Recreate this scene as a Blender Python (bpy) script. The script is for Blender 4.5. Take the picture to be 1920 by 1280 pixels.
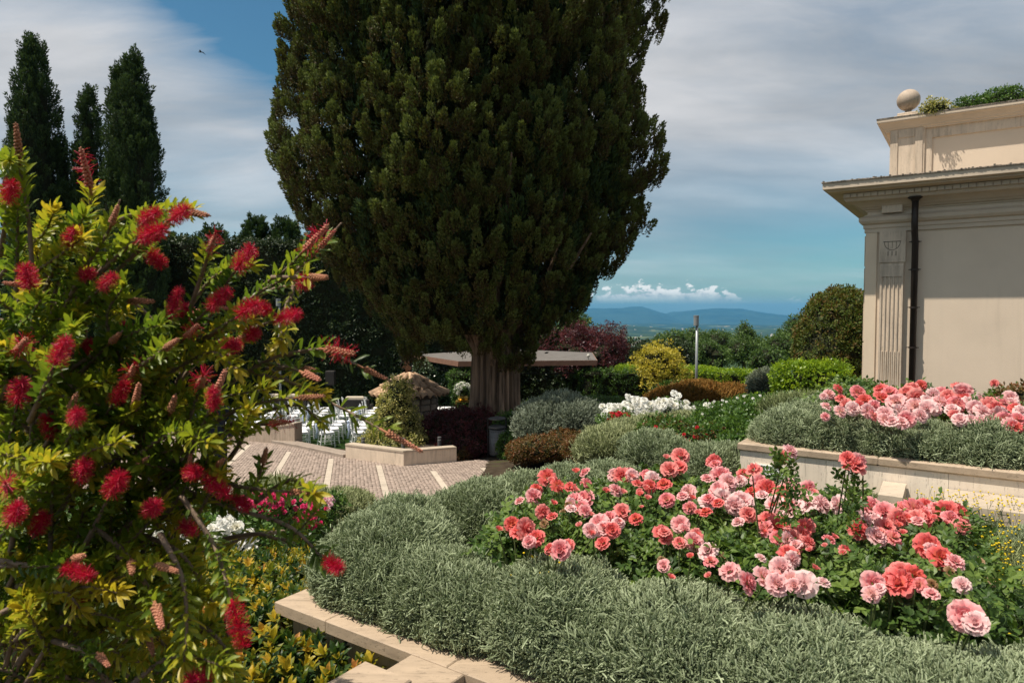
import bpy, math, random
import numpy as np
from mathutils import Vector, Matrix, Euler

# ------------------------------------------------------------------ clear
for o in list(bpy.data.objects):
    bpy.data.objects.remove(o)
SC = bpy.context.scene
COL = SC.collection
PI = math.pi
rad = math.radians

# ------------------------------------------------------------------ camera
FPX = 1280.0                       # focal length in pixels of the 1920 wide photograph (24 mm)
PITCH = math.atan(55.0 / FPX)
cam_data = bpy.data.cameras.new('camera')
cam_data.sensor_width = 36.0
cam_data.lens = 24.0
cam_data.clip_start = 0.05
cam_data.clip_end = 60000.0
cam_data.dof.use_dof = True
cam_data.dof.focus_distance = 5.0
cam_data.dof.aperture_fstop = 6.3
cam = bpy.data.objects.new('camera', cam_data)
cam.location = (0, 0, 0)
cam.rotation_euler = (PI / 2 - PITCH, 0, 0)
COL.objects.link(cam)
SC.camera = cam

# ------------------------------------------------------------------ sun and sky
SUN_AZ = rad(194.0)               # mathematical angle from +X: the sun stands to the left
SUN_EL = rad(66.0)
sun_dir = Vector((math.cos(SUN_AZ) * math.cos(SUN_EL), math.sin(SUN_AZ) * math.cos(SUN_EL), math.sin(SUN_EL)))
sd = bpy.data.lights.new('sun', 'SUN')
sd.energy = 4.6
sd.angle = rad(0.53)
sd.color = (1.0, 0.915, 0.785)
sun = bpy.data.objects.new('sun', sd)
sun.rotation_euler = (-sun_dir).to_track_quat('-Z', 'Y').to_euler()
sun.location = (-20, 0, 40)
COL.objects.link(sun)

SKY_STRENGTH = 0.1
world = bpy.data.worlds.new('World')
SC.world = world
world.use_nodes = True
wt = world.node_tree
wt.nodes.clear()


def N(t, typ, **kw):
    n = t.nodes.new(typ)
    for k, v in kw.items():
        if k.startswith('i_'):
            key = k[2:]
            key = int(key) if key.isdigit() else key.replace('__', ' ')
            n.inputs[key].default_value = v
        else:
            setattr(n, k, v)
    return n


def L(t, a, b):
    t.links.new(a, b)


def ramp(t, pts, interp='EASE'):
    r = t.nodes.new('ShaderNodeValToRGB')
    r.color_ramp.interpolation = interp
    e = r.color_ramp.elements
    while len(e) < len(pts):
        e.new(0.5)
    for el, (p, c) in zip(e, pts):
        el.position = p
        el.color = c if len(c) == 4 else (c[0], c[1], c[2], 1)
    return r


def math_node(t, op, a, b=None, c=None, clamp=False):
    n = t.nodes.new('ShaderNodeMath')
    n.operation = op
    n.use_clamp = clamp
    for i, v in enumerate((a, b, c)):
        if v is None:
            continue
        if isinstance(v, (int, float)):
            n.inputs[i].default_value = v
        else:
            t.links.new(v, n.inputs[i])
    return n.outputs[0]


def mixcol(t, fac, a, b, blend='MIX'):
    n = t.nodes.new('ShaderNodeMix')
    n.data_type = 'RGBA'
    n.blend_type = blend
    n.clamp_factor = True
    for s, v in ((n.inputs[0], fac), (n.inputs[6], a), (n.inputs[7], b)):
        if isinstance(v, (int, float)):
            s.default_value = v
        elif isinstance(v, (tuple, list)):
            s.default_value = (v[0], v[1], v[2], 1)
        else:
            t.links.new(v, s)
    return n.outputs[2]


def build_sky():
    t = wt
    out = N(t, 'ShaderNodeOutputWorld')
    bg = N(t, 'ShaderNodeBackground')
    bg.inputs['Strength'].default_value = SKY_STRENGTH
    sky = N(t, 'ShaderNodeTexSky', sky_type='NISHITA', sun_disc=False)
    sky.sun_elevation = SUN_EL
    sky.sun_rotation = PI / 2 - SUN_AZ
    sky.altitude = 200
    sky.air_density = 1.0
    sky.dust_density = 0.6
    sky.ozone_density = 2.2
    tc = N(t, 'ShaderNodeTexCoord')
    sep = N(t, 'ShaderNodeSeparateXYZ')
    L(t, tc.outputs['Generated'], sep.inputs[0])
    x, y, z = sep.outputs
    # the cloud deck: directions projected on a flat layer high above the garden
    den = math_node(t, 'ADD', math_node(t, 'MAXIMUM', z, 0.0), 0.22)
    comb = N(t, 'ShaderNodeCombineXYZ')
    L(t, math_node(t, 'DIVIDE', x, den), comb.inputs[0]); L(t, math_node(t, 'DIVIDE', y, den), comb.inputs[1])
    mp = N(t, 'ShaderNodeMapping')
    mp.inputs['Rotation'].default_value = (0, 0, rad(32))
    mp.inputs['Scale'].default_value = (0.8, 1.7, 1.0)
    L(t, comb.outputs[0], mp.inputs[0])
    big = N(t, 'ShaderNodeTexNoise', i_Scale=0.9, i_Detail=2.0, i_Roughness=0.5)
    L(t, mp.outputs[0], big.inputs['Vector'])
    fine = N(t, 'ShaderNodeTexNoise', i_Scale=2.0, i_Detail=9.0, i_Roughness=0.6, i_Distortion=0.6)
    L(t, mp.outputs[0], fine.inputs['Vector'])
    az = math_node(t, 'ARCTAN2', x, y)
    el = math_node(t, 'ARCSINE', z)
    nb_ = math_node(t, 'SUBTRACT', big.outputs[0], 0.5)
    nf_ = math_node(t, 'SUBTRACT', fine.outputs[0], 0.5)

    def gap(a0, e0, wa, we, tilt):
        """an opening in the veil, about a direction, ragged at its rim"""
        da = math_node(t, 'ADD', math_node(t, 'SUBTRACT', az, a0), math_node(t, 'MULTIPLY', nf_, 0.22))
        de = math_node(t, 'ADD', math_node(t, 'SUBTRACT', el, e0), math_node(t, 'MULTIPLY', nf_, -0.18))
        c_, s_ = math.cos(tilt), math.sin(tilt)
        p = math_node(t, 'MULTIPLY', math_node(t, 'ADD', math_node(t, 'MULTIPLY', da, c_), math_node(t, 'MULTIPLY', de, s_)), 1 / wa)
        q = math_node(t, 'MULTIPLY', math_node(t, 'SUBTRACT', math_node(t, 'MULTIPLY', de, c_), math_node(t, 'MULTIPLY', da, s_)), 1 / we)
        r2 = math_node(t, 'ADD', math_node(t, 'MULTIPLY', p, p), math_node(t, 'MULTIPLY', q, q))
        return math_node(t, 'POWER', 2.718, math_node(t, 'MULTIPLY', r2, -1.0))
    cov = math_node(t, 'ADD', 0.86, math_node(t, 'ADD', math_node(t, 'MULTIPLY', nb_, 1.1), math_node(t, 'MULTIPLY', nf_, 0.9)))
    for g_, k_ in ((gap(-0.38, 0.40, 0.27, 0.085, -0.40), 1.25), (gap(0.44, 0.1, 0.2, 0.06, -0.25), 0.55), (gap(0.62, 0.46, 0.3, 0.1, 0.2), 0.3), (gap(-1.6, 0.7, 0.5, 0.15, 0.3), 0.8), (gap(2.4, 0.6, 0.5, 0.15, 0.3), 0.8)):
        cov = math_node(t, 'SUBTRACT', cov, math_node(t, 'MULTIPLY', g_, k_))
    low = math_node(t, 'ADD', 0.36, math_node(t, 'MULTIPLY', math_node(t, 'SUBTRACT', z, 0.03), 2.8), clamp=True)
    fac = math_node(t, 'MULTIPLY', math_node(t, 'MULTIPLY', math_node(t, 'MINIMUM', math_node(t, 'MAXIMUM', cov, 0.0), 1.0), low), 0.93)
    cl = ramp(t, [(0.3, (2.5, 2.65, 2.85)), (0.46, (3.5, 3.6, 3.75)), (0.66, (5.6, 5.5, 5.5))], 'LINEAR')
    f2 = N(t, 'ShaderNodeTexNoise', i_Scale=1.2, i_Detail=6.0, i_Roughness=0.5)
    mp3 = N(t, 'ShaderNodeMapping'); mp3.inputs['Location'].default_value = (3.3, 1.7, 0)
    L(t, mp.outputs[0], mp3.inputs[0]); L(t, mp3.outputs[0], f2.inputs['Vector'])
    L(t, f2.outputs[0], cl.inputs[0])
    blue = mixcol(t, 1.0, sky.outputs[0], (0.37, 0.62, 0.63), 'MULTIPLY')
    base = mixcol(t, fac, blue, cl.outputs[0])
    # a low bank of cumulus over the mountains
    c2 = N(t, 'ShaderNodeCombineXYZ')
    L(t, az, c2.inputs[0]); L(t, math_node(t, 'MULTIPLY', el, 1.5), c2.inputs[1])
    cn = N(t, 'ShaderNodeTexNoise', i_Scale=62.0, i_Detail=9.0, i_Roughness=0.6)
    L(t, c2.outputs[0], cn.inputs['Vector'])
    c3_ = N(t, 'ShaderNodeCombineXYZ'); L(t, math_node(t, 'MULTIPLY', az, 1.0), c3_.inputs[0])
    cb = N(t, 'ShaderNodeTexNoise', i_Scale=7.0, i_Detail=2.0)
    L(t, c3_.outputs[0], cb.inputs['Vector'])

    def bump(a0, w, h):
        d = math_node(t, 'MULTIPLY', math_node(t, 'SUBTRACT', az, a0), 1 / w)
        return math_node(t, 'MULTIPLY', math_node(t, 'POWER', 2.718, math_node(t, 'MULTIPLY', math_node(t, 'MULTIPLY', d, d), -1.0)), h)
    top = math_node(t, 'ADD', bump(0.17, 0.085, 0.04), bump(0.295, 0.055, 0.034))
    top = math_node(t, 'ADD', top, bump(0.395, 0.018, 0.018))
    top = math_node(t, 'ADD', top, math_node(t, 'MULTIPLY', math_node(t, 'SUBTRACT', cb.outputs[0], 0.62), 0.05))
    hgt = math_node(t, 'ADD', top, math_node(t, 'MULTIPLY', math_node(t, 'SUBTRACT', cn.outputs[0], 0.5), 0.075))
    over = math_node(t, 'MULTIPLY', math_node(t, 'SUBTRACT', hgt, el), 230.0, clamp=True)
    under = math_node(t, 'MULTIPLY', math_node(t, 'SUBTRACT', el, math_node(t, 'ADD', 0.004, math_node(t, 'MULTIPLY', cn.outputs[0], 0.014))), 60.0, clamp=True)
    cmask = math_node(t, 'MULTIPLY', over, under)
    shade = math_node(t, 'MULTIPLY', math_node(t, 'SUBTRACT', math_node(t, 'ADD', cn.outputs[0], math_node(t, 'MULTIPLY', el, 6.0)), 0.5), 4.2, clamp=True)
    ccol = mixcol(t, shade, (3.4, 3.8, 4.2), (9.0, 8.6, 8.1))
    final = mixcol(t, math_node(t, 'MULTIPLY', cmask, 0.74), base, ccol)
    L(t, final, bg.inputs['Color'])
    L(t, bg.outputs[0], out.inputs[0])


build_sky()
vs = SC.view_settings
vs.view_transform = 'Standard'
vs.look = 'None'
vs.exposure = 0.5
vs.gamma = 1.0
SC.render.engine = 'CYCLES'
SC.cycles.max_bounces = 6
SC.cycles.diffuse_bounces = 3
SC.cycles.glossy_bounces = 2
SC.cycles.transmission_bounces = 3
SC.cycles.transparent_max_bounces = 8
SC.cycles.volume_bounces = 0
SC.cycles.use_denoising = True
SC.cycles.sample_clamp_indirect = 4.0

# ------------------------------------------------------------------ helpers
random.seed(7)
RG = np.random.default_rng(11)
FW = Vector((0, math.cos(PITCH), -math.sin(PITCH)))
UPV = Vector((0, math.sin(PITCH), math.cos(PITCH)))


def ray(px, py):
    return Vector((1, 0, 0)) * ((px - 960) / FPX) + UPV * ((640 - py) / FPX) + FW


def W(px, py, Y):
    """the point of the garden seen at a photograph pixel, Y metres ahead of the camera"""
    d = ray(px, py)
    return d * (Y / d.y)


def onz(px, py, z):
    d = ray(px, py)
    return d * (z / d.z)


def plaza_z(y):
    return -2.9 - 0.06 * (y - 10.5)


def onplaza(px, py):
    d = ray(px, py)
    # z = -2.27 - .06 y
    k = -2.27 / (d.z + 0.06 * d.y)
    return d * k


FAR = [(0, -1.35), (3, -1.75), (5, -2.05), (7, -2.4), (10.5, -2.95), (16, -3.28), (17.5, -3.5), (19.5, -4.2), (34, -4.4), (60, -8.5), (150, -20), (500, -45),
       (1000, -60), (2000, -90), (4000, -130), (8000, -172), (12000, -220), (22000, -300)]
RIGHT = [(0, -1.4), (3, -1.65), (5, -1.85), (10, -2.3), (14, -2.72), (20, -3.1), (26, -3.6), (34, -4.4)] + FAR[9:]
_fx, _fz = zip(*FAR)
_rx, _rz = zip(*RIGHT)


def ground_z(x, y):
    d = np.hypot(np.maximum(np.abs(x) - 12, 0) * 0.6, y)
    d = np.where(np.asarray(y) < 0, np.hypot(np.maximum(np.abs(x) - 12, 0) * 0.6, 0) + 0 * np.asarray(y), d)
    a = np.interp(d, _fx, _fz)
    b = np.interp(d, _rx, _rz)
    k = np.clip((np.asarray(x) + 1.0) / 3.0, 0, 1)
    return a * (1 - k) + b * k


def gz(x, y):
    return float(ground_z(np.array([x]), np.array([y]))[0])


def wmat(o):
    return o.matrix_basis.copy()


def put(o, parent=None):
    COL.objects.link(o)
    if parent is not None:
        o.parent = parent
        o.matrix_parent_inverse = parent.matrix_basis.inverted()
    return o


def tag(o, label=None, cat=None, group=None, kind=None):
    if label: o['label'] = label
    if cat: o['category'] = cat
    if group: o['group'] = group
    if kind: o['kind'] = kind
    return o


def thing(name, label, cat, loc, group=None):
    o = bpy.data.objects.new(name, None)
    o.empty_display_size = 0.1
    o.location = loc
    o.matrix_basis = Matrix.Translation(Vector(loc))
    COL.objects.link(o)
    return tag(o, label, cat, group)


class MB:
    """collects shapes into one mesh"""
    def __init__(self):
        self.v = []; self.f = []; self.t = []; self.n = 0

    def add(self, verts, faces, tint=0.5):
        verts = np.asarray(verts, dtype=float).reshape(-1, 3)
        k = self.n
        self.v.append(verts)
        self.n += len(verts)
        if np.isscalar(tint):
            tint = np.full(len(verts), tint)
        self.t.append(np.asarray(tint, dtype=float))
        for f in faces:
            self.f.append(tuple(int(i) + k for i in f))
        return self

    def box(self, c, s, M=None, tint=0.5, taper=1.0, bev=0.0):
        hx, hy, hz = s[0] / 2, s[1] / 2, s[2] / 2
        if bev <= 0:
            v = [(-hx, -hy, -hz), (hx, -hy, -hz), (hx, hy, -hz), (-hx, hy, -hz),
                 (-hx * taper, -hy * taper, hz), (hx * taper, -hy * taper, hz), (hx * taper, hy * taper, hz), (-hx * taper, hy * taper, hz)]
            f = [(0, 3, 2, 1), (4, 5, 6, 7), (0, 1, 5, 4), (1, 2, 6, 5), (2, 3, 7, 6), (3, 0, 4, 7)]
        else:
            b = min(bev, hx * .9, hy * .9, hz * .9)
            v = []
            for z, i in ((-hz, b), (-hz + b, 0), (hz - b, 0), (hz, b)):
                v += [(-hx + i, -hy + i, z), (hx - i, -hy + i, z), (hx - i, hy - i, z), (-hx + i, hy - i, z)]
            f = [(0, 3, 2, 1), (12, 13, 14, 15)]
            for r in range(3):
                for k in range(4):
                    f.append((r * 4 + k, r * 4 + (k + 1) % 4, r * 4 + 4 + (k + 1) % 4, r * 4 + 4 + k))
        v = np.array(v)
        if M is not None:
            v = v @ np.array(M.to_3x3()).T
        v = v + np.array(c)
        return self.add(v, f, tint)

    def tube(self, pts, radii, n=8, tint=0.5, cap=True):
        pts = [Vector(p) for p in pts]
        if np.isscalar(radii):
            radii = [radii] * len(pts)
        vs_, fs = [], []
        ref = None
        for i, p in enumerate(pts):
            d = (pts[min(i + 1, len(pts) - 1)] - pts[max(i - 1, 0)])
            if d.length < 1e-9: d = Vector((0, 0, 1))
            d.normalize()
            if ref is None:
                ref = d.orthogonal().normalized()
            a = (ref - d * ref.dot(d))
            a = a.normalized() if a.length > 1e-6 else d.orthogonal().normalized()
            ref = a
            b = d.cross(a)
            for k in range(n):
                an = 2 * PI * k / n
                vs_.append(p + (a * math.cos(an) + b * math.sin(an)) * radii[i])
        for i in range(len(pts) - 1):
            for k in range(n):
                fs.append((i * n + k, i * n + (k + 1) % n, (i + 1) * n + (k + 1) % n, (i + 1) * n + k))
        if cap:
            fs.append(tuple(range(n - 1, -1, -1)))
            fs.append(tuple(range((len(pts) - 1) * n, len(pts) * n)))
        return self.add([tuple(v) for v in vs_], fs, tint)

    def lathe(self, prof, c, n=24, tint=0.5, M=None):
        v, f = [], []
        for r, z in prof:
            for k in range(n):
                an = 2 * PI * k / n
                v.append((r * math.cos(an), r * math.sin(an), z))
        for i in range(len(prof) - 1):
            for k in range(n):
                f.append((i * n + k, i * n + (k + 1) % n, (i + 1) * n + (k + 1) % n, (i + 1) * n + k))
        f.append(tuple(range(n - 1, -1, -1)))
        f.append(tuple(range((len(prof) - 1) * n, len(prof) * n)))
        v = np.array(v)
        if M is not None:
            v = v @ np.array(M.to_3x3()).T
        return self.add(v + np.array(c), f, tint)

    def ell(self, c, r, nu=14, nv=9, tint=0.5, jit=0.0):
        v, f = [], []
        rg = np.random.default_rng(int(abs(c[0] * 1000 + c[1] * 77)) % 100000)
        for j in range(nv + 1):
            ph = PI * j / nv
            for i in range(nu):
                th = 2 * PI * i / nu
                k = 1 + jit * rg.normal()
                v.append((c[0] + r[0] * k * math.sin(ph) * math.cos(th), c[1] + r[1] * k * math.sin(ph) * math.sin(th), c[2] + r[2] * k * math.cos(ph)))
        for j in range(nv):
            for i in range(nu):
                f.append((j * nu + i, (j + 1) * nu + i, (j + 1) * nu + (i + 1) % nu, j * nu + (i + 1) % nu))
        return self.add(v, f, tint)

    def prism(self, poly, z0, z1, tint=0.5):
        """a flat outline (x, y) raised from z0 to z1"""
        n = len(poly)
        v = [(p[0], p[1], z0) for p in poly] + [(p[0], p[1], z1) for p in poly]
        f = [tuple(range(n - 1, -1, -1)), tuple(range(n, 2 * n))]
        for k in range(n):
            f.append((k, (k + 1) % n, n + (k + 1) % n, n + k))
        return self.add(v, f, tint)

    def mesh(self, name, mat, smooth=False):
        me = bpy.data.meshes.new(name)
        V = np.concatenate(self.v) if self.v else np.zeros((0, 3))
        me.from_pydata(V.tolist(), [], self.f)
        a = me.attributes.new('tint', 'FLOAT', 'POINT')
        a.data.foreach_set('value', np.concatenate(self.t).astype(np.float32))
        for m in (mat if isinstance(mat, (list, tuple)) else [mat]):
            me.materials.append(m)
        if smooth:
            me.polygons.foreach_set('use_smooth', [True] * len(me.polygons))
        me.update()
        return me

    def build(self, name, mat, parent=None, smooth=False, kind=None):
        o = bpy.data.objects.new(name, self.mesh(name, mat, smooth))
        put(o, parent)
        if kind: o['kind'] = kind
        return o


def raw_mesh(name, V, F, mat, tint=None, smooth=False):
    """V (n,3), F (m,k): one numpy face array"""
    me = bpy.data.meshes.new(name)
    F = np.asarray(F, dtype=np.int32)
    m, k = F.shape
    me.vertices.add(len(V)); me.loops.add(m * k); me.polygons.add(m)
    me.vertices.foreach_set('co', np.asarray(V, dtype=np.float32).ravel())
    me.loops.foreach_set('vertex_index', F.ravel())
    me.polygons.foreach_set('loop_start', np.arange(0, m * k, k, dtype=np.int32))
    if tint is not None:
        a = me.attributes.new('tint', 'FLOAT', 'POINT')
        a.data.foreach_set('value', np.asarray(tint, dtype=np.float32))
    me.materials.append(mat)
    if smooth:
        me.polygons.foreach_set('use_smooth', np.ones(m, dtype=bool))
    me.update(calc_edges=True)
    me.validate()
    return me


# ------------------------------------------------------------------ instancing of sprigs within one plant
def frames(D, spin):
    """rotation matrices whose z axis is D, turned by spin about it"""
    D = D / np.linalg.norm(D, axis=1, keepdims=True)
    ref = np.where(np.abs(D[:, 2:3]) < 0.95, np.array([[0, 0, 1.0]]), np.array([[1.0, 0, 0]]))
    X = np.cross(ref, D); X /= np.linalg.norm(X, axis=1, keepdims=True)
    Y = np.cross(D, X)
    c, s = np.cos(spin)[:, None], np.sin(spin)[:, None]
    X2 = X * c + Y * s
    Y2 = -X * s + Y * c
    return np.stack([X2, Y2, D], axis=2)


def eulers(M):
    ry = np.arcsin(np.clip(-M[:, 2, 0], -1, 1))
    rx = np.arctan2(M[:, 2, 1], M[:, 2, 2])
    rz = np.arctan2(M[:, 1, 0], M[:, 0, 0])
    return np.stack([rx, ry, rz], axis=1)


_groups = {}


def sprig_group(protos):
    key = tuple(p.name for p in protos)
    if key in _groups:
        return _groups[key]
    g = bpy.data.node_groups.new('foliage_' + protos[0].name, 'GeometryNodeTree')
    g.interface.new_socket('Geometry', in_out='INPUT', socket_type='NodeSocketGeometry')
    g.interface.new_socket('Geometry', in_out='OUTPUT', socket_type='NodeSocketGeometry')
    gi = g.nodes.new('NodeGroupInput'); go = g.nodes.new('NodeGroupOutput')
    join = g.nodes.new('GeometryNodeJoinGeometry')
    for p in protos:
        oi = g.nodes.new('GeometryNodeObjectInfo')
        oi.inputs[0].default_value = p
        oi.inputs['As Instance'].default_value = False
        g2i = g.nodes.new('GeometryNodeGeometryToInstance')
        g.links.new(oi.outputs['Geometry'], g2i.inputs[0])
        g.links.new(g2i.outputs[0], join.inputs[0])
    iop = g.nodes.new('GeometryNodeInstanceOnPoints')
    iop.inputs['Pick Instance'].default_value = True
    g.links.new(gi.outputs[0], iop.inputs['Points'])
    g.links.new(join.outputs[0], iop.inputs['Instance'])
    for nm, typ, sock in (('rot', 'FLOAT_VECTOR', 'Rotation'), ('scl', 'FLOAT_VECTOR', 'Scale'), ('pick', 'INT', 'Instance Index')):
        na = g.nodes.new('GeometryNodeInputNamedAttribute')
        na.data_type = typ
        na.inputs[0].default_value = nm
        src = [o for o in na.outputs if o.enabled and o.name == 'Attribute'][0]
        g.links.new(src, iop.inputs[sock])
    g.links.new(iop.outputs[0], go.inputs[0])
    _groups[key] = g
    return g


N_INST = 0


def scatter(name, parent, P, D, S, protos, spin=None, kind='stuff'):
    global N_INST
    P = np.asarray(P, dtype=np.float32)
    n = len(P)
    N_INST += n
    if spin is None:
        spin = RG.uniform(0, 2 * PI, n)
    me = bpy.data.meshes.new(name)
    me.vertices.add(n)
    me.vertices.foreach_set('co', P.ravel())
    a = me.attributes.new('rot', 'FLOAT_VECTOR', 'POINT')
    a.data.foreach_set('vector', eulers(frames(np.asarray(D, dtype=float), spin)).astype(np.float32).ravel())
    a = me.attributes.new('scl', 'FLOAT_VECTOR', 'POINT')
    S = np.asarray(S, dtype=np.float32)
    if S.ndim == 1:
        S = np.repeat(S[:, None], 3, axis=1)
    a.data.foreach_set('vector', S.ravel())
    a = me.attributes.new('pick', 'INT', 'POINT')
    a.data.foreach_set('value', RG.integers(0, len(protos), n).astype(np.int32))
    me.update()
    o = bpy.data.objects.new(name, me)
    put(o, parent)
    md = o.modifiers.new('foliage', 'NODES')
    md.node_group = sprig_group(protos)
    if kind: o['kind'] = kind
    return o


def sample_ells(ells, density, rg=RG, zmin=None, inset=0.0, jitter=0.02, view_cull=None):
    """points and normals on the outside of a union of ellipsoids"""
    E = np.array(ells, dtype=float)
    PP, NN = [], []
    for i, e in enumerate(E):
        c, r = e[:3], e[3:6]
        p_ = 1.6
        area = 4 * PI * (((r[0] * r[1]) ** p_ + (r[0] * r[2]) ** p_ + (r[1] * r[2]) ** p_) / 3) ** (1 / p_)
        n = max(4, int(area * density))
        d = rg.normal(size=(n, 3)); d /= np.linalg.norm(d, axis=1, keepdims=True)
        # even density on the stretched surface
        wgt = np.sqrt(((d / r) ** 2).sum(1)); wgt /= wgt.max()
        keep = rg.uniform(size=n) < np.clip(wgt + 0.15, 0, 1)
        d = d[keep]
        p = c + d * r * (1 - inset)
        nn = d / r; nn /= np.linalg.norm(nn, axis=1, keepdims=True)
        ok = np.ones(len(p), bool)
        near = np.where((np.abs(E[:, :3] - c) < (E[:, 3:6] + r)).all(1))[0]
        for j in near:
            if j == i: continue
            q = (p - E[j, :3]) / E[j, 3:6]
            ok &= (q ** 2).sum(1) > 0.93
        PP.append(p[ok]); NN.append(nn[ok])
    P = np.concatenate(PP); Nn = np.concatenate(NN)
    if zmin is not None:
        k = P[:, 2] > (zmin(P[:, 0], P[:, 1]) if callable(zmin) else zmin)
        P, Nn = P[k], Nn[k]
    P = P + rg.normal(size=P.shape) * jitter
    return P, Nn

# ------------------------------------------------------------------ materials
def new_mat(name):
    m = bpy.data.materials.new(name)
    m.use_nodes = True
    t = m.node_tree
    b = t.nodes['Principled BSDF']
    return m, t, b


def solid(name, col, rough=0.6, var=0.12, scale=6.0, bump=0.0, bscale=40.0, metal=0.0, spec=0.3, tint=0.0, detail=5.0, stretch=None, objrand=0.0):
    """a plain surface with mottling, fine relief and piece-to-piece variation"""
    m, t, b = new_mat(name)
    tc = N(t, 'ShaderNodeTexCoord')
    src = tc.outputs['Object']
    if stretch:
        mp = N(t, 'ShaderNodeMapping'); mp.inputs['Scale'].default_value = stretch
        L(t, src, mp.inputs[0]); src = mp.outputs[0]
    n = N(t, 'ShaderNodeTexNoise', i_Scale=scale, i_Detail=detail, i_Roughness=0.6)
    L(t, src, n.inputs['Vector'])
    r = ramp(t, [(0.28, tuple(c * (1 - var * 1.6) for c in col)), (0.5, col), (0.72, tuple(min(1, c * (1 + var)) for c in col))], 'LINEAR')
    L(t, n.outputs[0], r.inputs[0])
    c = r.outputs[0]
    if tint:
        at = N(t, 'ShaderNodeAttribute', attribute_name='tint')
        f = math_node(t, 'ADD', math_node(t, 'MULTIPLY', math_node(t, 'SUBTRACT', at.outputs['Fac'], 0.5), tint * 2), 1.0)
        hs = N(t, 'ShaderNodeHueSaturation'); L(t, c, hs.inputs['Color']); L(t, f, hs.inputs['Value'])
        c = hs.outputs[0]
    if objrand:
        oi = N(t, 'ShaderNodeObjectInfo')
        f = math_node(t, 'ADD', math_node(t, 'MULTIPLY', math_node(t, 'SUBTRACT', oi.outputs['Random'], 0.5), objrand * 2), 1.0)
        hs = N(t, 'ShaderNodeHueSaturation'); L(t, c, hs.inputs['Color']); L(t, f, hs.inputs['Value'])
        c = hs.outputs[0]
    L(t, c, b.inputs['Base Color'])
    b.inputs['Roughness'].default_value = rough
    b.inputs['Metallic'].default_value = metal
    b.inputs['Specular IOR Level'].default_value = spec
    if bump:
        n2 = N(t, 'ShaderNodeTexNoise', i_Scale=bscale, i_Detail=6.0, i_Roughness=0.65)
        L(t, src, n2.inputs['Vector'])
        bp = N(t, 'ShaderNodeBump', i_Strength=bump, i_Distance=0.02)
        L(t, n2.outputs[0], bp.inputs['Height'])
        L(t, bp.outputs[0], b.inputs['Normal'])
    return m


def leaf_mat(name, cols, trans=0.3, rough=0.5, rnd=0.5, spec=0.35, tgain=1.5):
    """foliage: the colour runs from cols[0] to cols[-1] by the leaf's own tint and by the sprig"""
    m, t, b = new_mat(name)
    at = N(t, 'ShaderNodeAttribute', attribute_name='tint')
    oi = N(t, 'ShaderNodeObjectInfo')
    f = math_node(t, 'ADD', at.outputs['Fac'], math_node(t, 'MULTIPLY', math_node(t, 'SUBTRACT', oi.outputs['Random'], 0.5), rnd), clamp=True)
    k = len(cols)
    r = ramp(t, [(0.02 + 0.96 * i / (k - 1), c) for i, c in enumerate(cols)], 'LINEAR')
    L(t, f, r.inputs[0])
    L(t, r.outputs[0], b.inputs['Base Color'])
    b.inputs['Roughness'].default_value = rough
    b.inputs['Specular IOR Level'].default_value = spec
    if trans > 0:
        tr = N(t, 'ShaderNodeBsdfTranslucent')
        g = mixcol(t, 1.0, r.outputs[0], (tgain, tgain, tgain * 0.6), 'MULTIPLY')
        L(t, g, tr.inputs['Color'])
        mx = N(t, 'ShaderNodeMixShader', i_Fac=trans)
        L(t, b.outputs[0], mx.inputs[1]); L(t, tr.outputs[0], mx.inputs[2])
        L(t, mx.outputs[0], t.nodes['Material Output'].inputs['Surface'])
    return m


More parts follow.
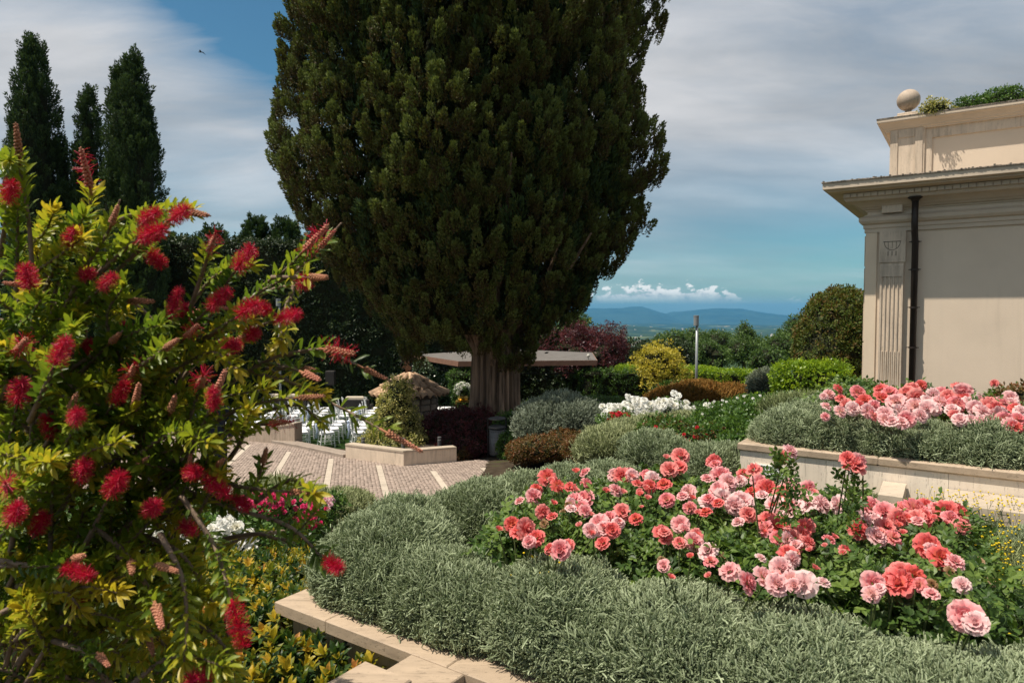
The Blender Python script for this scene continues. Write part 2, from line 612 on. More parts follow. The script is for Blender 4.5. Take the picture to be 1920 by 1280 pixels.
def travertine(name, col, vertical=False, var=0.16):
    """pale banded stone with small dark pits"""
    m, t, b = new_mat(name)
    tc = N(t, 'ShaderNodeTexCoord')
    mp = N(t, 'ShaderNodeMapping')
    mp.inputs['Scale'].default_value = (16, 16, 1.6) if vertical else (3, 3, 22)
    if not vertical:
        mp.inputs['Scale'].default_value = (2.2, 14, 14)
        mp.inputs['Rotation'].default_value = (0, 0, rad(34))
    L(t, tc.outputs['Object'], mp.inputs[0])
    n = N(t, 'ShaderNodeTexNoise', i_Scale=1.2, i_Detail=7.0, i_Roughness=0.62, i_Distortion=0.4)
    L(t, mp.outputs[0], n.inputs['Vector'])
    n0 = N(t, 'ShaderNodeTexNoise', i_Scale=3.0, i_Detail=4.0)
    L(t, tc.outputs['Object'], n0.inputs['Vector'])
    r = ramp(t, [(0.33, tuple(c * (1 - var * 2) for c in col)), (0.48, col), (0.64, tuple(min(1, c * (1 + var * .9)) for c in col))], 'LINEAR')
    L(t, math_node(t, 'ADD', math_node(t, 'MULTIPLY', n.outputs[0], 0.65), math_node(t, 'MULTIPLY', n0.outputs[0], 0.35)), r.inputs[0])
    pit = N(t, 'ShaderNodeTexNoise', i_Scale=9.0, i_Detail=3.0, i_Roughness=0.7)
    L(t, mp.outputs[0], pit.inputs['Vector'])
    pr = ramp(t, [(0.6, (0, 0, 0)), (0.66, (1, 1, 1))], 'LINEAR')
    L(t, pit.outputs[0], pr.inputs[0])
    oi = N(t, 'ShaderNodeObjectInfo')
    hs = N(t, 'ShaderNodeHueSaturation')
    L(t, math_node(t, 'ADD', 0.93, math_node(t, 'MULTIPLY', oi.outputs['Random'], 0.14)), hs.inputs['Value'])
    L(t, r.outputs[0], hs.inputs['Color'])
    c = mixcol(t, math_node(t, 'MULTIPLY', pr.outputs[0], 0.55), hs.outputs[0], tuple(x * 0.42 for x in col))
    L(t, c, b.inputs['Base Color'])
    b.inputs['Roughness'].default_value = 0.62
    b.inputs['Specular IOR Level'].default_value = 0.25
    bp = N(t, 'ShaderNodeBump', i_Strength=0.35, i_Distance=0.006)
    L(t, math_node(t, 'SUBTRACT', math_node(t, 'MULTIPLY', n.outputs[0], 0.4), pr.outputs[0]), bp.inputs['Height'])
    L(t, bp.outputs[0], b.inputs['Normal'])
    return m


M = {}
M['soil'] = solid('soil', (0.055, 0.042, 0.03), 0.95, 0.35, 3.0, 0.8, 60)
M['stucco'] = solid('cream stucco', (0.7, 0.575, 0.45), 0.85, 0.05, 1.3, 0.12, 90, spec=0.15)
M['stucco_pale'] = solid('pale stucco', (0.74, 0.6, 0.45), 0.8, 0.04, 1.5, 0.1, 90, spec=0.15)
M['cornice'] = solid('cornice stone', (0.6, 0.495, 0.385), 0.75, 0.07, 2.5, 0.15, 70, spec=0.2)
M['trav_v'] = travertine('travertine upright', (0.6, 0.49, 0.38), True)
M['trav_h'] = travertine('travertine slab', (0.37, 0.285, 0.205), False, 0.26)
M['trav_old'] = travertine('weathered travertine', (0.4, 0.32, 0.25), True, 0.22)
M['trav_pale'] = travertine('pale travertine', (0.46, 0.385, 0.3), False, 0.1)
M['trav_wall'] = travertine('planter travertine', (0.78, 0.67, 0.55), True, 0.1)
M['moss'] = solid('weathered top edge', (0.2, 0.17, 0.14), 0.95, 0.6, 26.0, 0.9, 60, detail=8)
M['pipe'] = solid('dark brown pipe', (0.035, 0.026, 0.022), 0.45, 0.15, 5, metal=0.2)
M['iron'] = solid('dark iron', (0.03, 0.028, 0.027), 0.55, 0.2, 8, metal=0.4)
M['lampgrey'] = solid('grey lamp paint', (0.3, 0.32, 0.33), 0.45, 0.06, 5, metal=0.3)
M['bollard'] = solid('bollard grey', (0.11, 0.11, 0.11), 0.5, 0.1, 6, metal=0.3)
M['bollard_lens'] = solid('frosted lens', (0.5, 0.49, 0.44), 0.35, 0.05, 6)
M['bin'] = solid('brushed bin metal', (0.11, 0.11, 0.11), 0.5, 0.1, 6, metal=0.3, stretch=(1, 1, 12))  # metal darkened: the cypress's shadow on the bin is put into its colour
M['white'] = solid('white paint', (0.8, 0.8, 0.8), 0.4, 0.03, 4)
M['cushion'] = solid('white cushion', (0.84, 0.84, 0.86), 0.85, 0.03, 9, 0.2, 30)
M['ribbon'] = solid('pale blue ribbon', (0.55, 0.63, 0.82), 0.7, 0.06, 9)
M['gold'] = solid('gold metal', (0.75, 0.5, 0.14), 0.3, 0.06, 5, metal=0.9)
M['wicker'] = solid('dark wicker', (0.025, 0.022, 0.02), 0.7, 0.3, 60, 0.6, 120)
M['beige'] = solid('beige cushion', (0.5, 0.43, 0.34), 0.9, 0.06, 8, 0.2, 40)
M['terracotta'] = solid('old terracotta', (0.5, 0.33, 0.21), 0.9, 0.28, 9, 0.5, 40, objrand=0.28)
M['rubble'] = solid('field stone', (0.2, 0.16, 0.125), 0.95, 0.25, 8, 0.7, 30, objrand=0.35)
M['mortar'] = solid('old mortar', (0.14, 0.12, 0.1), 0.95, 0.2, 12, 0.6, 50)
M['rust'] = solid('rusty iron', (0.11, 0.055, 0.03), 0.85, 0.35, 14, 0.5, 50)
M['roofgrey'] = solid('grey roof felt', (0.13, 0.12, 0.11), 0.9, 0.12, 3, 0.3, 60)
M['fascia'] = solid('brown fascia', (0.22, 0.12, 0.085), 0.55, 0.1, 4)
M['bark'] = solid('cypress bark', (0.19, 0.13, 0.09), 0.95, 0.55, 3.0, 0.9, 12, stretch=(4, 4, 0.35), detail=8, tint=0.8)
M['twig'] = solid('grey brown twig', (0.2, 0.14, 0.1), 0.85, 0.3, 20, 0.4, 80)
M['stem'] = solid('green stem', (0.07, 0.09, 0.03), 0.6, 0.2, 15)
M['dark_bark'] = solid('dark bark', (0.07, 0.05, 0.04), 0.95, 0.3, 6, 0.7, 20)
M['cobble'] = solid('porphyry cobble', (0.3, 0.236, 0.197), 0.75, 0.2, 14, 0.4, 60, tint=0.22, spec=0.3)
M['grout'] = solid('sandy joint', (0.25, 0.2, 0.165), 0.95, 0.15, 10, 0.5, 80)
M['kerb'] = travertine('kerb stone', (0.3, 0.245, 0.2), False, 0.2)
M['strip'] = travertine('paving strip', (0.5, 0.43, 0.35), False, 0.1)
M['suit'] = solid('navy suit cloth', (0.012, 0.016, 0.03), 0.8, 0.15, 30)
M['suit_dark'] = solid('charcoal suit cloth', (0.02, 0.021, 0.026), 0.8, 0.15, 30)
M['shirt'] = solid('white shirt', (0.78, 0.78, 0.8), 0.8, 0.03, 20)
M['skin'] = solid('skin', (0.5, 0.3, 0.22), 0.55, 0.06, 12)
M['hair'] = solid('dark hair', (0.03, 0.02, 0.014), 0.6, 0.2, 30)
M['shoe'] = solid('black shoe', (0.012, 0.011, 0.01), 0.35, 0.1, 10)
M['mountain'] = solid('wooded mountain', (0.045, 0.07, 0.05), 0.95, 0.25, 0.0012, spec=0.0)
M['bird'] = solid('dark feathers', (0.02, 0.02, 0.022), 0.7, 0.1, 10)
M['house'] = solid('far house wall', (0.62, 0.55, 0.46), 0.9, 0.1, 1)
M['core'] = solid('dark plant core', (0.028, 0.03, 0.017), 0.95, 0.35, 14, 0.9, 40, spec=0.05)  # solid filling of plants; shade inside the foliage is put into this colour
M['core_grey'] = solid('dark grey plant core', (0.07, 0.075, 0.055), 0.95, 0.35, 20, 0.9, 60, spec=0.05)  # core of the grey plants, darkened likewise for the shade within



def weather(m, amount=0.25, col=(0.3, 0.25, 0.2)):
    """rain streaks and blotches of dirt over a wall"""
    t = m.node_tree; b = t.nodes['Principled BSDF']
    src = b.inputs['Base Color'].links[0].from_socket
    tc = N(t, 'ShaderNodeTexCoord'); mp = N(t, 'ShaderNodeMapping'); mp.inputs['Scale'].default_value = (9, 9, 0.5)
    L(t, tc.outputs['Object'], mp.inputs[0])
    n = N(t, 'ShaderNodeTexNoise', i_Scale=1.6, i_Detail=6.0, i_Roughness=0.65); L(t, mp.outputs[0], n.inputs['Vector'])
    n2 = N(t, 'ShaderNodeTexNoise', i_Scale=0.9, i_Detail=4.0); L(t, tc.outputs['Object'], n2.inputs['Vector'])
    r = ramp(t, [(0.5, (0, 0, 0)), (0.75, (1, 1, 1))], 'LINEAR'); L(t, n.outputs[0], r.inputs[0])
    r2 = ramp(t, [(0.42, (0, 0, 0)), (0.7, (1, 1, 1))], 'LINEAR'); L(t, n2.outputs[0], r2.inputs[0])
    f = math_node(t, 'MULTIPLY', math_node(t, 'MULTIPLY', r.outputs[0], r2.outputs[0]), amount)
    L(t, mixcol(t, f, src, col), b.inputs['Base Color'])


for k_ in ('stucco', 'stucco_pale', 'cornice'):
    weather(M[k_], 0.32)
for k_ in ('trav_h', 'trav_pale', 'trav_wall', 'strip', 'kerb'):
    weather(M[k_], 0.45, (0.16, 0.12, 0.09))

# foliage
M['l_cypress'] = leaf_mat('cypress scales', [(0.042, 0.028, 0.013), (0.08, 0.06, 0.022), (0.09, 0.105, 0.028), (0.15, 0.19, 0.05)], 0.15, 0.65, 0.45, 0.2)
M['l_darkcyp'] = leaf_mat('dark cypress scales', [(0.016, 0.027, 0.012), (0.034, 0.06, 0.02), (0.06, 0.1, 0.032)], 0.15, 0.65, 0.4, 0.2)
M['l_santolina'] = leaf_mat('grey santolina', [(0.13, 0.16, 0.08), (0.31, 0.37, 0.22), (0.48, 0.54, 0.36)], 0.25, 0.8, 0.35, 0.1, 1.2)
M['l_santolina_green'] = leaf_mat('green santolina', [(0.11, 0.14, 0.05), (0.23, 0.27, 0.12), (0.36, 0.4, 0.2)], 0.2, 0.8, 0.3, 0.1, 1.2)
M['l_santolina_pale'] = leaf_mat('pale santolina', [(0.2, 0.23, 0.11), (0.34, 0.38, 0.19), (0.46, 0.48, 0.28)], 0.2, 0.8, 0.3, 0.1, 1.2)
M['l_rose'] = leaf_mat('rose leaves', [(0.028, 0.06, 0.014), (0.07, 0.13, 0.025), (0.15, 0.22, 0.045)], 0.3, 0.45, 0.6, 0.3)
M['l_hedge_dark'] = leaf_mat('shaded laurel', [(0.01, 0.018, 0.008), (0.024, 0.042, 0.014), (0.045, 0.07, 0.022)], 0.15, 0.5, 0.5, 0.3)  # leaves darkened: the tall hedge's own shadow is put into their colour
M['l_leyland'] = leaf_mat('leyland sprays', [(0.014, 0.028, 0.01), (0.03, 0.06, 0.018), (0.055, 0.095, 0.026)], 0.2, 0.6, 0.5, 0.2)
M['l_tree'] = leaf_mat('broad leaves', [(0.026, 0.05, 0.012), (0.06, 0.11, 0.024), (0.11, 0.175, 0.04)], 0.25, 0.5, 0.6, 0.3)
M['l_plum'] = leaf_mat('plum leaves', [(0.03, 0.009, 0.013), (0.07, 0.018, 0.025), (0.15, 0.036, 0.042)], 0.3, 0.45, 0.6, 0.35)
M['l_berberis'] = leaf_mat('purple barberry', [(0.025, 0.008, 0.01), (0.06, 0.015, 0.018), (0.13, 0.03, 0.034)], 0.2, 0.5, 0.6, 0.3)
M['l_yellow'] = leaf_mat('golden leaves', [(0.18, 0.18, 0.02), (0.42, 0.36, 0.04), (0.62, 0.5, 0.08)], 0.3, 0.5, 0.6, 0.3)
M['l_lime'] = leaf_mat('lime hedge leaves', [(0.06, 0.12, 0.012), (0.17, 0.28, 0.02), (0.32, 0.42, 0.03)], 0.35, 0.42, 0.5, 0.4)
M['l_green'] = leaf_mat('mid green leaves', [(0.02, 0.05, 0.012), (0.05, 0.11, 0.02), (0.1, 0.18, 0.03)], 0.3, 0.42, 0.6, 0.4)
M['l_dome'] = leaf_mat('dome tree leaves', [(0.035, 0.06, 0.012), (0.075, 0.11, 0.02), (0.11, 0.13, 0.024), (0.15, 0.09, 0.03)], 0.25, 0.55, 0.8, 0.2)
M['l_rust'] = leaf_mat('russet heath', [(0.12, 0.1, 0.022), (0.27, 0.15, 0.035), (0.4, 0.19, 0.05)], 0.25, 0.7, 0.5, 0.2)
M['l_redbrown'] = leaf_mat('red brown leaves', [(0.07, 0.075, 0.018), (0.13, 0.085, 0.024), (0.2, 0.07, 0.03)], 0.25, 0.5, 0.7, 0.3)
M['l_teucrium'] = leaf_mat('grey teucrium', [(0.08, 0.095, 0.065), (0.17, 0.2, 0.145), (0.29, 0.33, 0.25)], 0.15, 0.7, 0.5, 0.15)
M['l_varieg'] = leaf_mat('variegated leaves', [(0.07, 0.1, 0.02), (0.26, 0.26, 0.06), (0.52, 0.46, 0.18)], 0.25, 0.45, 0.7, 0.4)
M['l_euonymus'] = leaf_mat('golden euonymus', [(0.016, 0.04, 0.01), (0.05, 0.1, 0.016), (0.22, 0.21, 0.02), (0.5, 0.36, 0.03), (0.42, 0.19, 0.05)], 0.3, 0.45, 0.55, 0.3)
M['l_jasmine'] = leaf_mat('climbing jasmine', [(0.02, 0.05, 0.02), (0.06, 0.12, 0.05), (0.3, 0.36, 0.26)], 0.2, 0.3, 0.8, 0.6)
M['l_bottle'] = leaf_mat('bottlebrush leaves', [(0.04, 0.08, 0.012), (0.11, 0.175, 0.02), (0.24, 0.28, 0.025), (0.46, 0.36, 0.035)], 0.4, 0.4, 0.25, 0.4)
M['grass'] = leaf_mat('lawn grass', [(0.025, 0.06, 0.012), (0.045, 0.1, 0.018), (0.08, 0.15, 0.03)], 0.3, 0.5, 0.5, 0.3)
M['lawn'] = solid('lawn turf', (0.03, 0.065, 0.015), 0.9, 0.3, 5.0, 0.8, 80)
M['yellowbutton'] = leaf_mat('yellow button', [(0.35, 0.26, 0.01), (0.6, 0.45, 0.015), (0.75, 0.55, 0.03)], 0.1, 0.8, 0.4, 0.1)


def petal_mat(name, inner, outer, edge, rnd=0.6, trans=0.4):
    m, t, b = new_mat(name)
    at = N(t, 'ShaderNodeAttribute', attribute_name='tint')
    oi = N(t, 'ShaderNodeObjectInfo')
    f = math_node(t, 'ADD', at.outputs['Fac'], math_node(t, 'MULTIPLY', math_node(t, 'SUBTRACT', oi.outputs['Random'], 0.5), rnd), clamp=True)
    r = ramp(t, [(0.0, inner), (0.45, outer), (1.0, edge)], 'LINEAR')
    L(t, f, r.inputs[0])
    tc = N(t, 'ShaderNodeTexCoord')
    n = N(t, 'ShaderNodeTexNoise', i_Scale=45.0, i_Detail=3.0)
    L(t, tc.outputs['Object'], n.inputs['Vector'])
    c = mixcol(t, math_node(t, 'MULTIPLY', n.outputs[0], 0.3), r.outputs[0], outer)
    L(t, c, b.inputs['Base Color'])
    b.inputs['Roughness'].default_value = 0.8
    b.inputs['Specular IOR Level'].default_value = 0.1
    tr = N(t, 'ShaderNodeBsdfTranslucent'); L(t, c, tr.inputs['Color'])
    mx = N(t, 'ShaderNodeMixShader', i_Fac=trans)
    L(t, b.outputs[0], mx.inputs[1]); L(t, tr.outputs[0], mx.inputs[2])
    L(t, mx.outputs[0], t.nodes['Material Output'].inputs['Surface'])
    return m


M['p_coral'] = petal_mat('coral petals', (0.74, 0.24, 0.1), (0.76, 0.14, 0.14), (0.83, 0.36, 0.33))
M['p_pink'] = petal_mat('pink petals', (0.8, 0.36, 0.24), (0.8, 0.26, 0.29), (0.87, 0.54, 0.53))
M['p_pale'] = petal_mat('pale pink petals', (0.83, 0.47, 0.38), (0.84, 0.48, 0.49), (0.88, 0.69, 0.67))
M['p_white'] = petal_mat('white petals', (0.84, 0.8, 0.62), (0.85, 0.84, 0.78), (0.9, 0.89, 0.86))
M['p_fuchsia'] = petal_mat('fuchsia petals', (0.6, 0.03, 0.1), (0.66, 0.02, 0.13), (0.74, 0.12, 0.26))
M['p_softpink'] = petal_mat('soft pink petals', (0.75, 0.3, 0.38), (0.78, 0.4, 0.48), (0.84, 0.6, 0.64))
M['p_red'] = petal_mat('crimson petals', (0.45, 0.01, 0.02), (0.5, 0.012, 0.03), (0.6, 0.05, 0.06))
M['p_brown'] = petal_mat('withered petals', (0.2, 0.1, 0.04), (0.32, 0.18, 0.09), (0.5, 0.35, 0.22))
M['stamen'] = leaf_mat('red stamens', [(0.36, 0.001, 0.015), (0.48, 0.003, 0.03), (0.58, 0.02, 0.1), (0.6, 0.3, 0.05)], 0.35, 0.5, 0.3, 0.3, 1.0)
M['seed'] = leaf_mat('seed capsules', [(0.2, 0.085, 0.04), (0.38, 0.17, 0.09), (0.55, 0.22, 0.15)], 0.0, 0.6, 0.5, 0.25)

# ------------------------------------------------------------------ sprigs that plants are grown from (never linked to the scene themselves)
def proto(name, mb, mat, smooth=False):
    return bpy.data.objects.new(name, mb.mesh(name, mat, smooth))


def blade(mb, p, d, ln, wd, side=None, tint=0.5, fold=0.0, curve=0.0, four=False):
    """a leaf: pointed, two or four faces"""
    p = np.array(p, float); d = np.array(d, float); d /= np.linalg.norm(d)
    if side is None:
        side = np.cross(d, RG.normal(size=3))
    else:
        side = np.cross(d, np.array(side, float))
    s = side / max(np.linalg.norm(side), 1e-6)
    nrm = np.cross(s, d)
    if not four:
        m = p + d * ln * 0.5 + nrm * curve * ln
        mb.add([p, m + s * wd / 2 , p + d * ln, m - s * wd / 2], [(0, 1, 2, 3)], tint)
    else:
        a = p + d * ln * 0.35 + nrm * curve * ln * 0.7
        b_ = p + d * ln * 0.7 + nrm * curve * ln * 0.8
        e = p + d * ln
        mb.add([p, a + s * wd * .48 + nrm * fold * wd, b_ + s * wd * .38 + nrm * fold * wd, e, b_ - s * wd * .38 + nrm * fold * wd, a - s * wd * .48 + nrm * fold * wd, a, b_],
               [(0, 1, 6), (0, 6, 5), (1, 2, 7, 6), (6, 7, 4, 5), (2, 3, 7), (7, 3, 4)], tint)


def rdir(up=0.0):
    d = RG.normal(size=3); d /= np.linalg.norm(d)
    d[2] += up
    return d / np.linalg.norm(d)


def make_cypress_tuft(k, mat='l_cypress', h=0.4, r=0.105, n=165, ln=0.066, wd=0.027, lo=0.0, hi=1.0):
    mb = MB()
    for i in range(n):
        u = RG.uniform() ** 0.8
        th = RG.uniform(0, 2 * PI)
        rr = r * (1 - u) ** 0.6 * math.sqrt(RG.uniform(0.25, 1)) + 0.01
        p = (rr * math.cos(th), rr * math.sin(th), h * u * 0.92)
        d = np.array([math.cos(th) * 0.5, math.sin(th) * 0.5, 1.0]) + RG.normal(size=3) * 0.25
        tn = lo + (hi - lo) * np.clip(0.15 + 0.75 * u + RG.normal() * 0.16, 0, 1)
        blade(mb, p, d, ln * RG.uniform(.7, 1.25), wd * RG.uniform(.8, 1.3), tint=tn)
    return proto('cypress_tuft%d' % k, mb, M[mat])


def make_santolina(k, mat, h=0.06, n=5, leaf=0.010, per=12, spread=0.02, wid=0.004):
    """a bunch of slender upright shoots beset with tiny leaves"""
    mb = MB()
    for j in range(n):
        b = np.array([RG.normal() * spread, RG.normal() * spread, RG.uniform(-.01, .006)])
        d = np.array([RG.normal() * 0.42, RG.normal() * 0.42, 1.0]); d /= np.linalg.norm(d)
        hh = h * RG.uniform(0.6, 1.2)
        base = RG.uniform(0.0, 0.55)
        e = b + d * hh
        m_ = b + d * hh * .55 + RG.normal(size=3) * hh * .05
        nv = 3
        ring = []
        x = np.cross(d, [1, 0, .1]); x /= np.linalg.norm(x); y = np.cross(d, x)
        vs_, tn = [], []
        for p_, r_, t_ in ((b - d * hh * .35, wid * .55, .0), (m_, wid * .62, .35), (b + d * hh * .92, wid * .5, .8), (e, wid * .12, 1.0)):
            for q in range(nv):
                an = 2 * PI * q / nv
                vs_.append(p_ + (x * math.cos(an) + y * math.sin(an)) * r_); tn.append(np.clip(base + .5 * t_, 0, 1))
        fs = [(i * nv + q, i * nv + (q + 1) % nv, (i + 1) * nv + (q + 1) % nv, (i + 1) * nv + q) for i in range(3) for q in range(nv)]
        mb.add(vs_, fs, np.array(tn))
        for i in range(per):
            u = 0.2 + 0.75 * i / max(per - 1, 1)
            th = i * 2.4 + j
            o = x * math.cos(th) + y * math.sin(th)
            blade(mb, b + d * hh * u, o * 0.75 + d * 0.8, leaf, leaf * 0.45, tint=np.clip(base + .5 * u, 0, 1))
    return proto('santolina_sprig%d' % k, mb, M[mat])


def make_leafy(k, mat, n=14, size=0.05, r=0.07, wid=0.5, up=0.5, four=False, lo=0.0, hi=1.0):
    """a rounded clump of broad leaves about the tip of a twig"""
    mb = MB()
    for i in range(n):
        d = rdir(up)
        p = d * r * RG.uniform(0.25, 1.0)
        dd = d + RG.normal(size=3) * 0.4
        blade(mb, p, dd, size * RG.uniform(.7, 1.2), size * wid * RG.uniform(.85, 1.15), side=(0, 0, 1) + RG.normal(size=3) * 0.5,
              tint=lo + (hi - lo) * np.clip(0.45 + 0.25 * d[2] + RG.normal() * .15, 0, 1), four=four, fold=0.12)
    return proto('leaf_clump%d' % k, mb, M[mat])


def make_spray(k, mat, h=0.35, n=60, ln=0.05, wd=0.014, flat=0.4, droop=0.0):
    """a feathery conifer spray"""
    mb = MB()
    for i in range(n):
        u = RG.uniform()
        s = RG.choice([-1, 1])
        w = (1 - u) * 0.3 * h
        q = RG.uniform()
        p = np.array([s * w * q, RG.normal() * flat * 0.1 * h, h * u * .85 + w * q * .8])
        d = np.array([s * 0.6 + RG.normal() * .25, RG.normal() * flat, 1.0 - droop * q])
        blade(mb, p, d, ln * RG.uniform(.7, 1.3), wd, tint=np.clip(0.25 + .5 * u + RG.normal() * .15, 0, 1))
    return proto('conifer_spray%d' % k, mb, M[mat])


def make_rosette(k, mat, n=9, size=0.05):
    mb = MB()
    top = RG.uniform(0.15, .85)
    for w in range(3):
        for i in range(n // 3 + w):
            th = 2 * PI * (i + .5 * w) / (n // 3 + w) + RG.normal() * .2
            tilt = [1.6, 0.75, 0.15][w]
            d = np.array([math.cos(th), math.sin(th), tilt])
            blade(mb, np.array([0, 0, -0.012 * w]), d, size * RG.uniform(.75, 1.1), size * 0.42, side=(0, 0, 1), tint=np.clip([top, top * .75, .22][w] + RG.normal() * .08, 0, 1), four=True, fold=0.14, curve=0.08)
    return proto('rosette%d' % k, mb, M[mat])


def make_rose_sprig(k, mat='l_rose', size=0.032):
    """compound rose leaves: a stalk with five leaflets"""
    mb = MB()
    for j in range(4):
        th = RG.uniform(0, 2 * PI)
        d = np.array([math.cos(th), math.sin(th), RG.uniform(0.1, .9)]); d /= np.linalg.norm(d)
        up = np.array([0, 0, 1.0])
        s = np.cross(d, up); s /= np.linalg.norm(s)
        base = RG.uniform(.15, .85)
        ln = size * 2.2
        for u, q in ((0.45, 1), (0.45, -1), (.8, 1), (.8, -1), (1.0, 0)):
            dd = d * (0.55 if q else 1) + s * q * 0.85 + up * RG.normal() * .25
            blade(mb, d * ln * u, dd, size * RG.uniform(.85, 1.15), size * .62, side=up + RG.normal(size=3) * .3, tint=np.clip(base + RG.normal() * .1, 0, 1), four=True, fold=0.12, curve=.04)
        blade(mb, (0, 0, 0), d, ln, 0.003, side=up, tint=0.3)
    return proto('rose_sprig%d' % k, mb, M[mat])


def make_bloom(k, R=0.045, whorls=5, seed=0, ragged=0.12, open_=1.0, res=4):
    """a many-petalled rose: whorls of cupped petals, tint runs from heart to rim"""
    rg = np.random.default_rng(seed)
    mb = MB()
    for w in range(whorls):
        n = 4 + w + (1 if w > 2 else 0)
        q = w / (whorls - 1)
        tilt = rad(8 + 74 * q * open_)          # from upright to lying flat
        ln = R * (0.5 + 0.55 * q)
        wd = R * (0.55 + 0.5 * q)
        for i in range(n):
            th = 2 * PI * i / n + w * 0.7 + rg.normal() * .12
            tl = tilt + rg.normal() * .13
            o = np.array([math.cos(th), math.sin(th), 0]); s = np.array([-math.sin(th), math.cos(th), 0]); z = np.array([0, 0, 1.0])
            vs_, tn, fs = [], [], []
            for a in range(res + 1):
                u = a / res
                bend = tl + (u - 0.35) * (0.75 * q + .1) - (1 - q) * u * .9
                r_ = ln * u
                pos = o * (0.006 * q * 3 + r_ * math.sin(tl + (bend - tl) * .5)) + z * (r_ * math.cos(tl + (bend - tl) * .5) - 0.012 * q)
                for b in range(res + 1):
                    v = b / res * 2 - 1
                    hw = wd * 0.5 * (math.sin(min(1, u * .93 + .12) * PI * .62) ** .8)
                    cup = (v * v) * 0.33 * wd * (1.05 - .75 * q)
                    ruf = ragged * R * u * u * math.sin(v * 4.5 + i * 2.1 + w) + rg.normal() * R * .018
                    pp = pos + s * v * hw - o * cup * math.cos(tl) * .6 + z * (cup * .6 * math.sin(tl) + ruf)
                    vs_.append(pp); tn.append(np.clip(0.15 + .5 * q * .6 + .5 * u * u + rg.normal() * .04, 0, 1))
            for a in range(res):
                for b in range(res):
                    x = a * (res + 1) + b
                    fs.append((x, x + 1, x + res + 2, x + res + 1))
            mb.add(vs_, fs, np.array(tn))
    return mb


BLOOMS = [make_bloom(0, seed=1), make_bloom(1, seed=2, whorls=5, open_=0.85), make_bloom(2, seed=3, ragged=.2), make_bloom(3, seed=4, whorls=4, open_=1.05, ragged=.16)]
BUD = make_bloom(9, R=0.03, whorls=3, seed=9, open_=0.25, ragged=.05)
BLOOM_ME = {}
for c in ('p_coral', 'p_pink', 'p_pale'):
    for i, b in enumerate(BLOOMS):
        BLOOM_ME[c, i] = b.mesh('rose_bloom', M[c], True)
BUD_ME = BUD.mesh('rose_bud', M['p_coral'], True)
SMALL = [make_bloom(4, seed=21, whorls=4, res=2, R=.04), make_bloom(5, seed=22, whorls=4, res=2, R=.04, ragged=.2)]
for c in ('p_white', 'p_fuchsia', 'p_softpink', 'p_red', 'p_pink', 'p_pale', 'p_coral', 'p_brown'):
    for i, b in enumerate(SMALL):
        BLOOM_ME['s' + c, i] = b.mesh('small_bloom', M[c], True)

PR = {}
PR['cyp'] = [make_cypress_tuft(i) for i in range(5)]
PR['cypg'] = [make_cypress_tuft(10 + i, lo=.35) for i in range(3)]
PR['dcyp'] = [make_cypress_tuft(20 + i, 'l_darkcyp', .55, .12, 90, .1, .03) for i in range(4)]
PR['sant'] = [make_santolina(i, 'l_santolina', h=.027, n=14, leaf=.0046, per=5, spread=.02, wid=.0034) for i in range(6)]
PR['sant_far'] = [make_santolina(10 + i, 'l_santolina', h=.04, n=12, leaf=.008, per=4, spread=.03, wid=.006) for i in range(4)]
PR['santg'] = [make_santolina(20 + i, 'l_santolina_green', h=.075, n=8, leaf=.008, per=6, spread=.025, wid=.0035) for i in range(4)]
PR['santp'] = [make_santolina(30 + i, 'l_santolina_pale', h=.05, n=12, leaf=.01, per=4, spread=.034, wid=.0065) for i in range(4)]
PR['teuc'] = [make_santolina(40 + i, 'l_teucrium', h=.13, n=7, leaf=.026, per=8, spread=.05, wid=.01) for i in range(4)]
PR['rust'] = [make_santolina(50 + i, 'l_rust', h=.13, n=9, leaf=.022, per=6, spread=.06, wid=.012) for i in range(4)]
PR['redb'] = [make_leafy(60 + i, 'l_redbrown', 14, .04, .05) for i in range(3)]
PR['rose'] = [make_rose_sprig(i) for i in range(5)]
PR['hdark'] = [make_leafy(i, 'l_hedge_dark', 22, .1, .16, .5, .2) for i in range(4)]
PR['ley'] = [make_spray(i, 'l_leyland', .5, 80, .09, .03) for i in range(4)]
PR['tree'] = [make_leafy(10 + i, 'l_tree', 26, .2, .34, .6, .3) for i in range(4)]
PR['tree_near'] = [make_leafy(15 + i, 'l_tree', 22, .09, .16, .55, .3) for i in range(4)]
PR['plum'] = [make_leafy(20 + i, 'l_plum', 20, .085, .16, .5, .6) for i in range(4)]
PR['berb'] = [make_leafy(25 + i, 'l_berberis', 18, .04, .07, .5, .5) for i in range(4)]
PR['yel'] = [make_leafy(30 + i, 'l_yellow', 18, .07, .1, .5, .4) for i in range(4)]
PR['lime'] = [make_leafy(35 + i, 'l_lime', 18, .065, .09, .55, .5) for i in range(4)]
PR['green'] = [make_leafy(40 + i, 'l_green', 18, .05, .07, .5, .5) for i in range(4)]
PR['dome'] = [make_leafy(45 + i, 'l_dome', 18, .055, .075, .5, .4) for i in range(4)]
PR['var'] = [make_leafy(50 + i, 'l_varieg', 16, .05, .07, .5, .4) for i in range(4)]
PR['jas'] = [make_leafy(55 + i, 'l_jasmine', 16, .09, .12, .5, .4) for i in range(4)]
PR['euo'] = [make_rosette(i, 'l_euonymus') for i in range(8)]


def make_grass(k):
    mb = MB()
    for i in range(14):
        d = rdir(1.6)
        blade(mb, (RG.normal() * .05, RG.normal() * .05, 0), d, RG.uniform(.03, .06), .007, tint=RG.uniform(.1, .9))
    return proto('grass_tuft%d' % k, mb, M['grass'])


PR['grass'] = [make_grass(i) for i in range(3)]


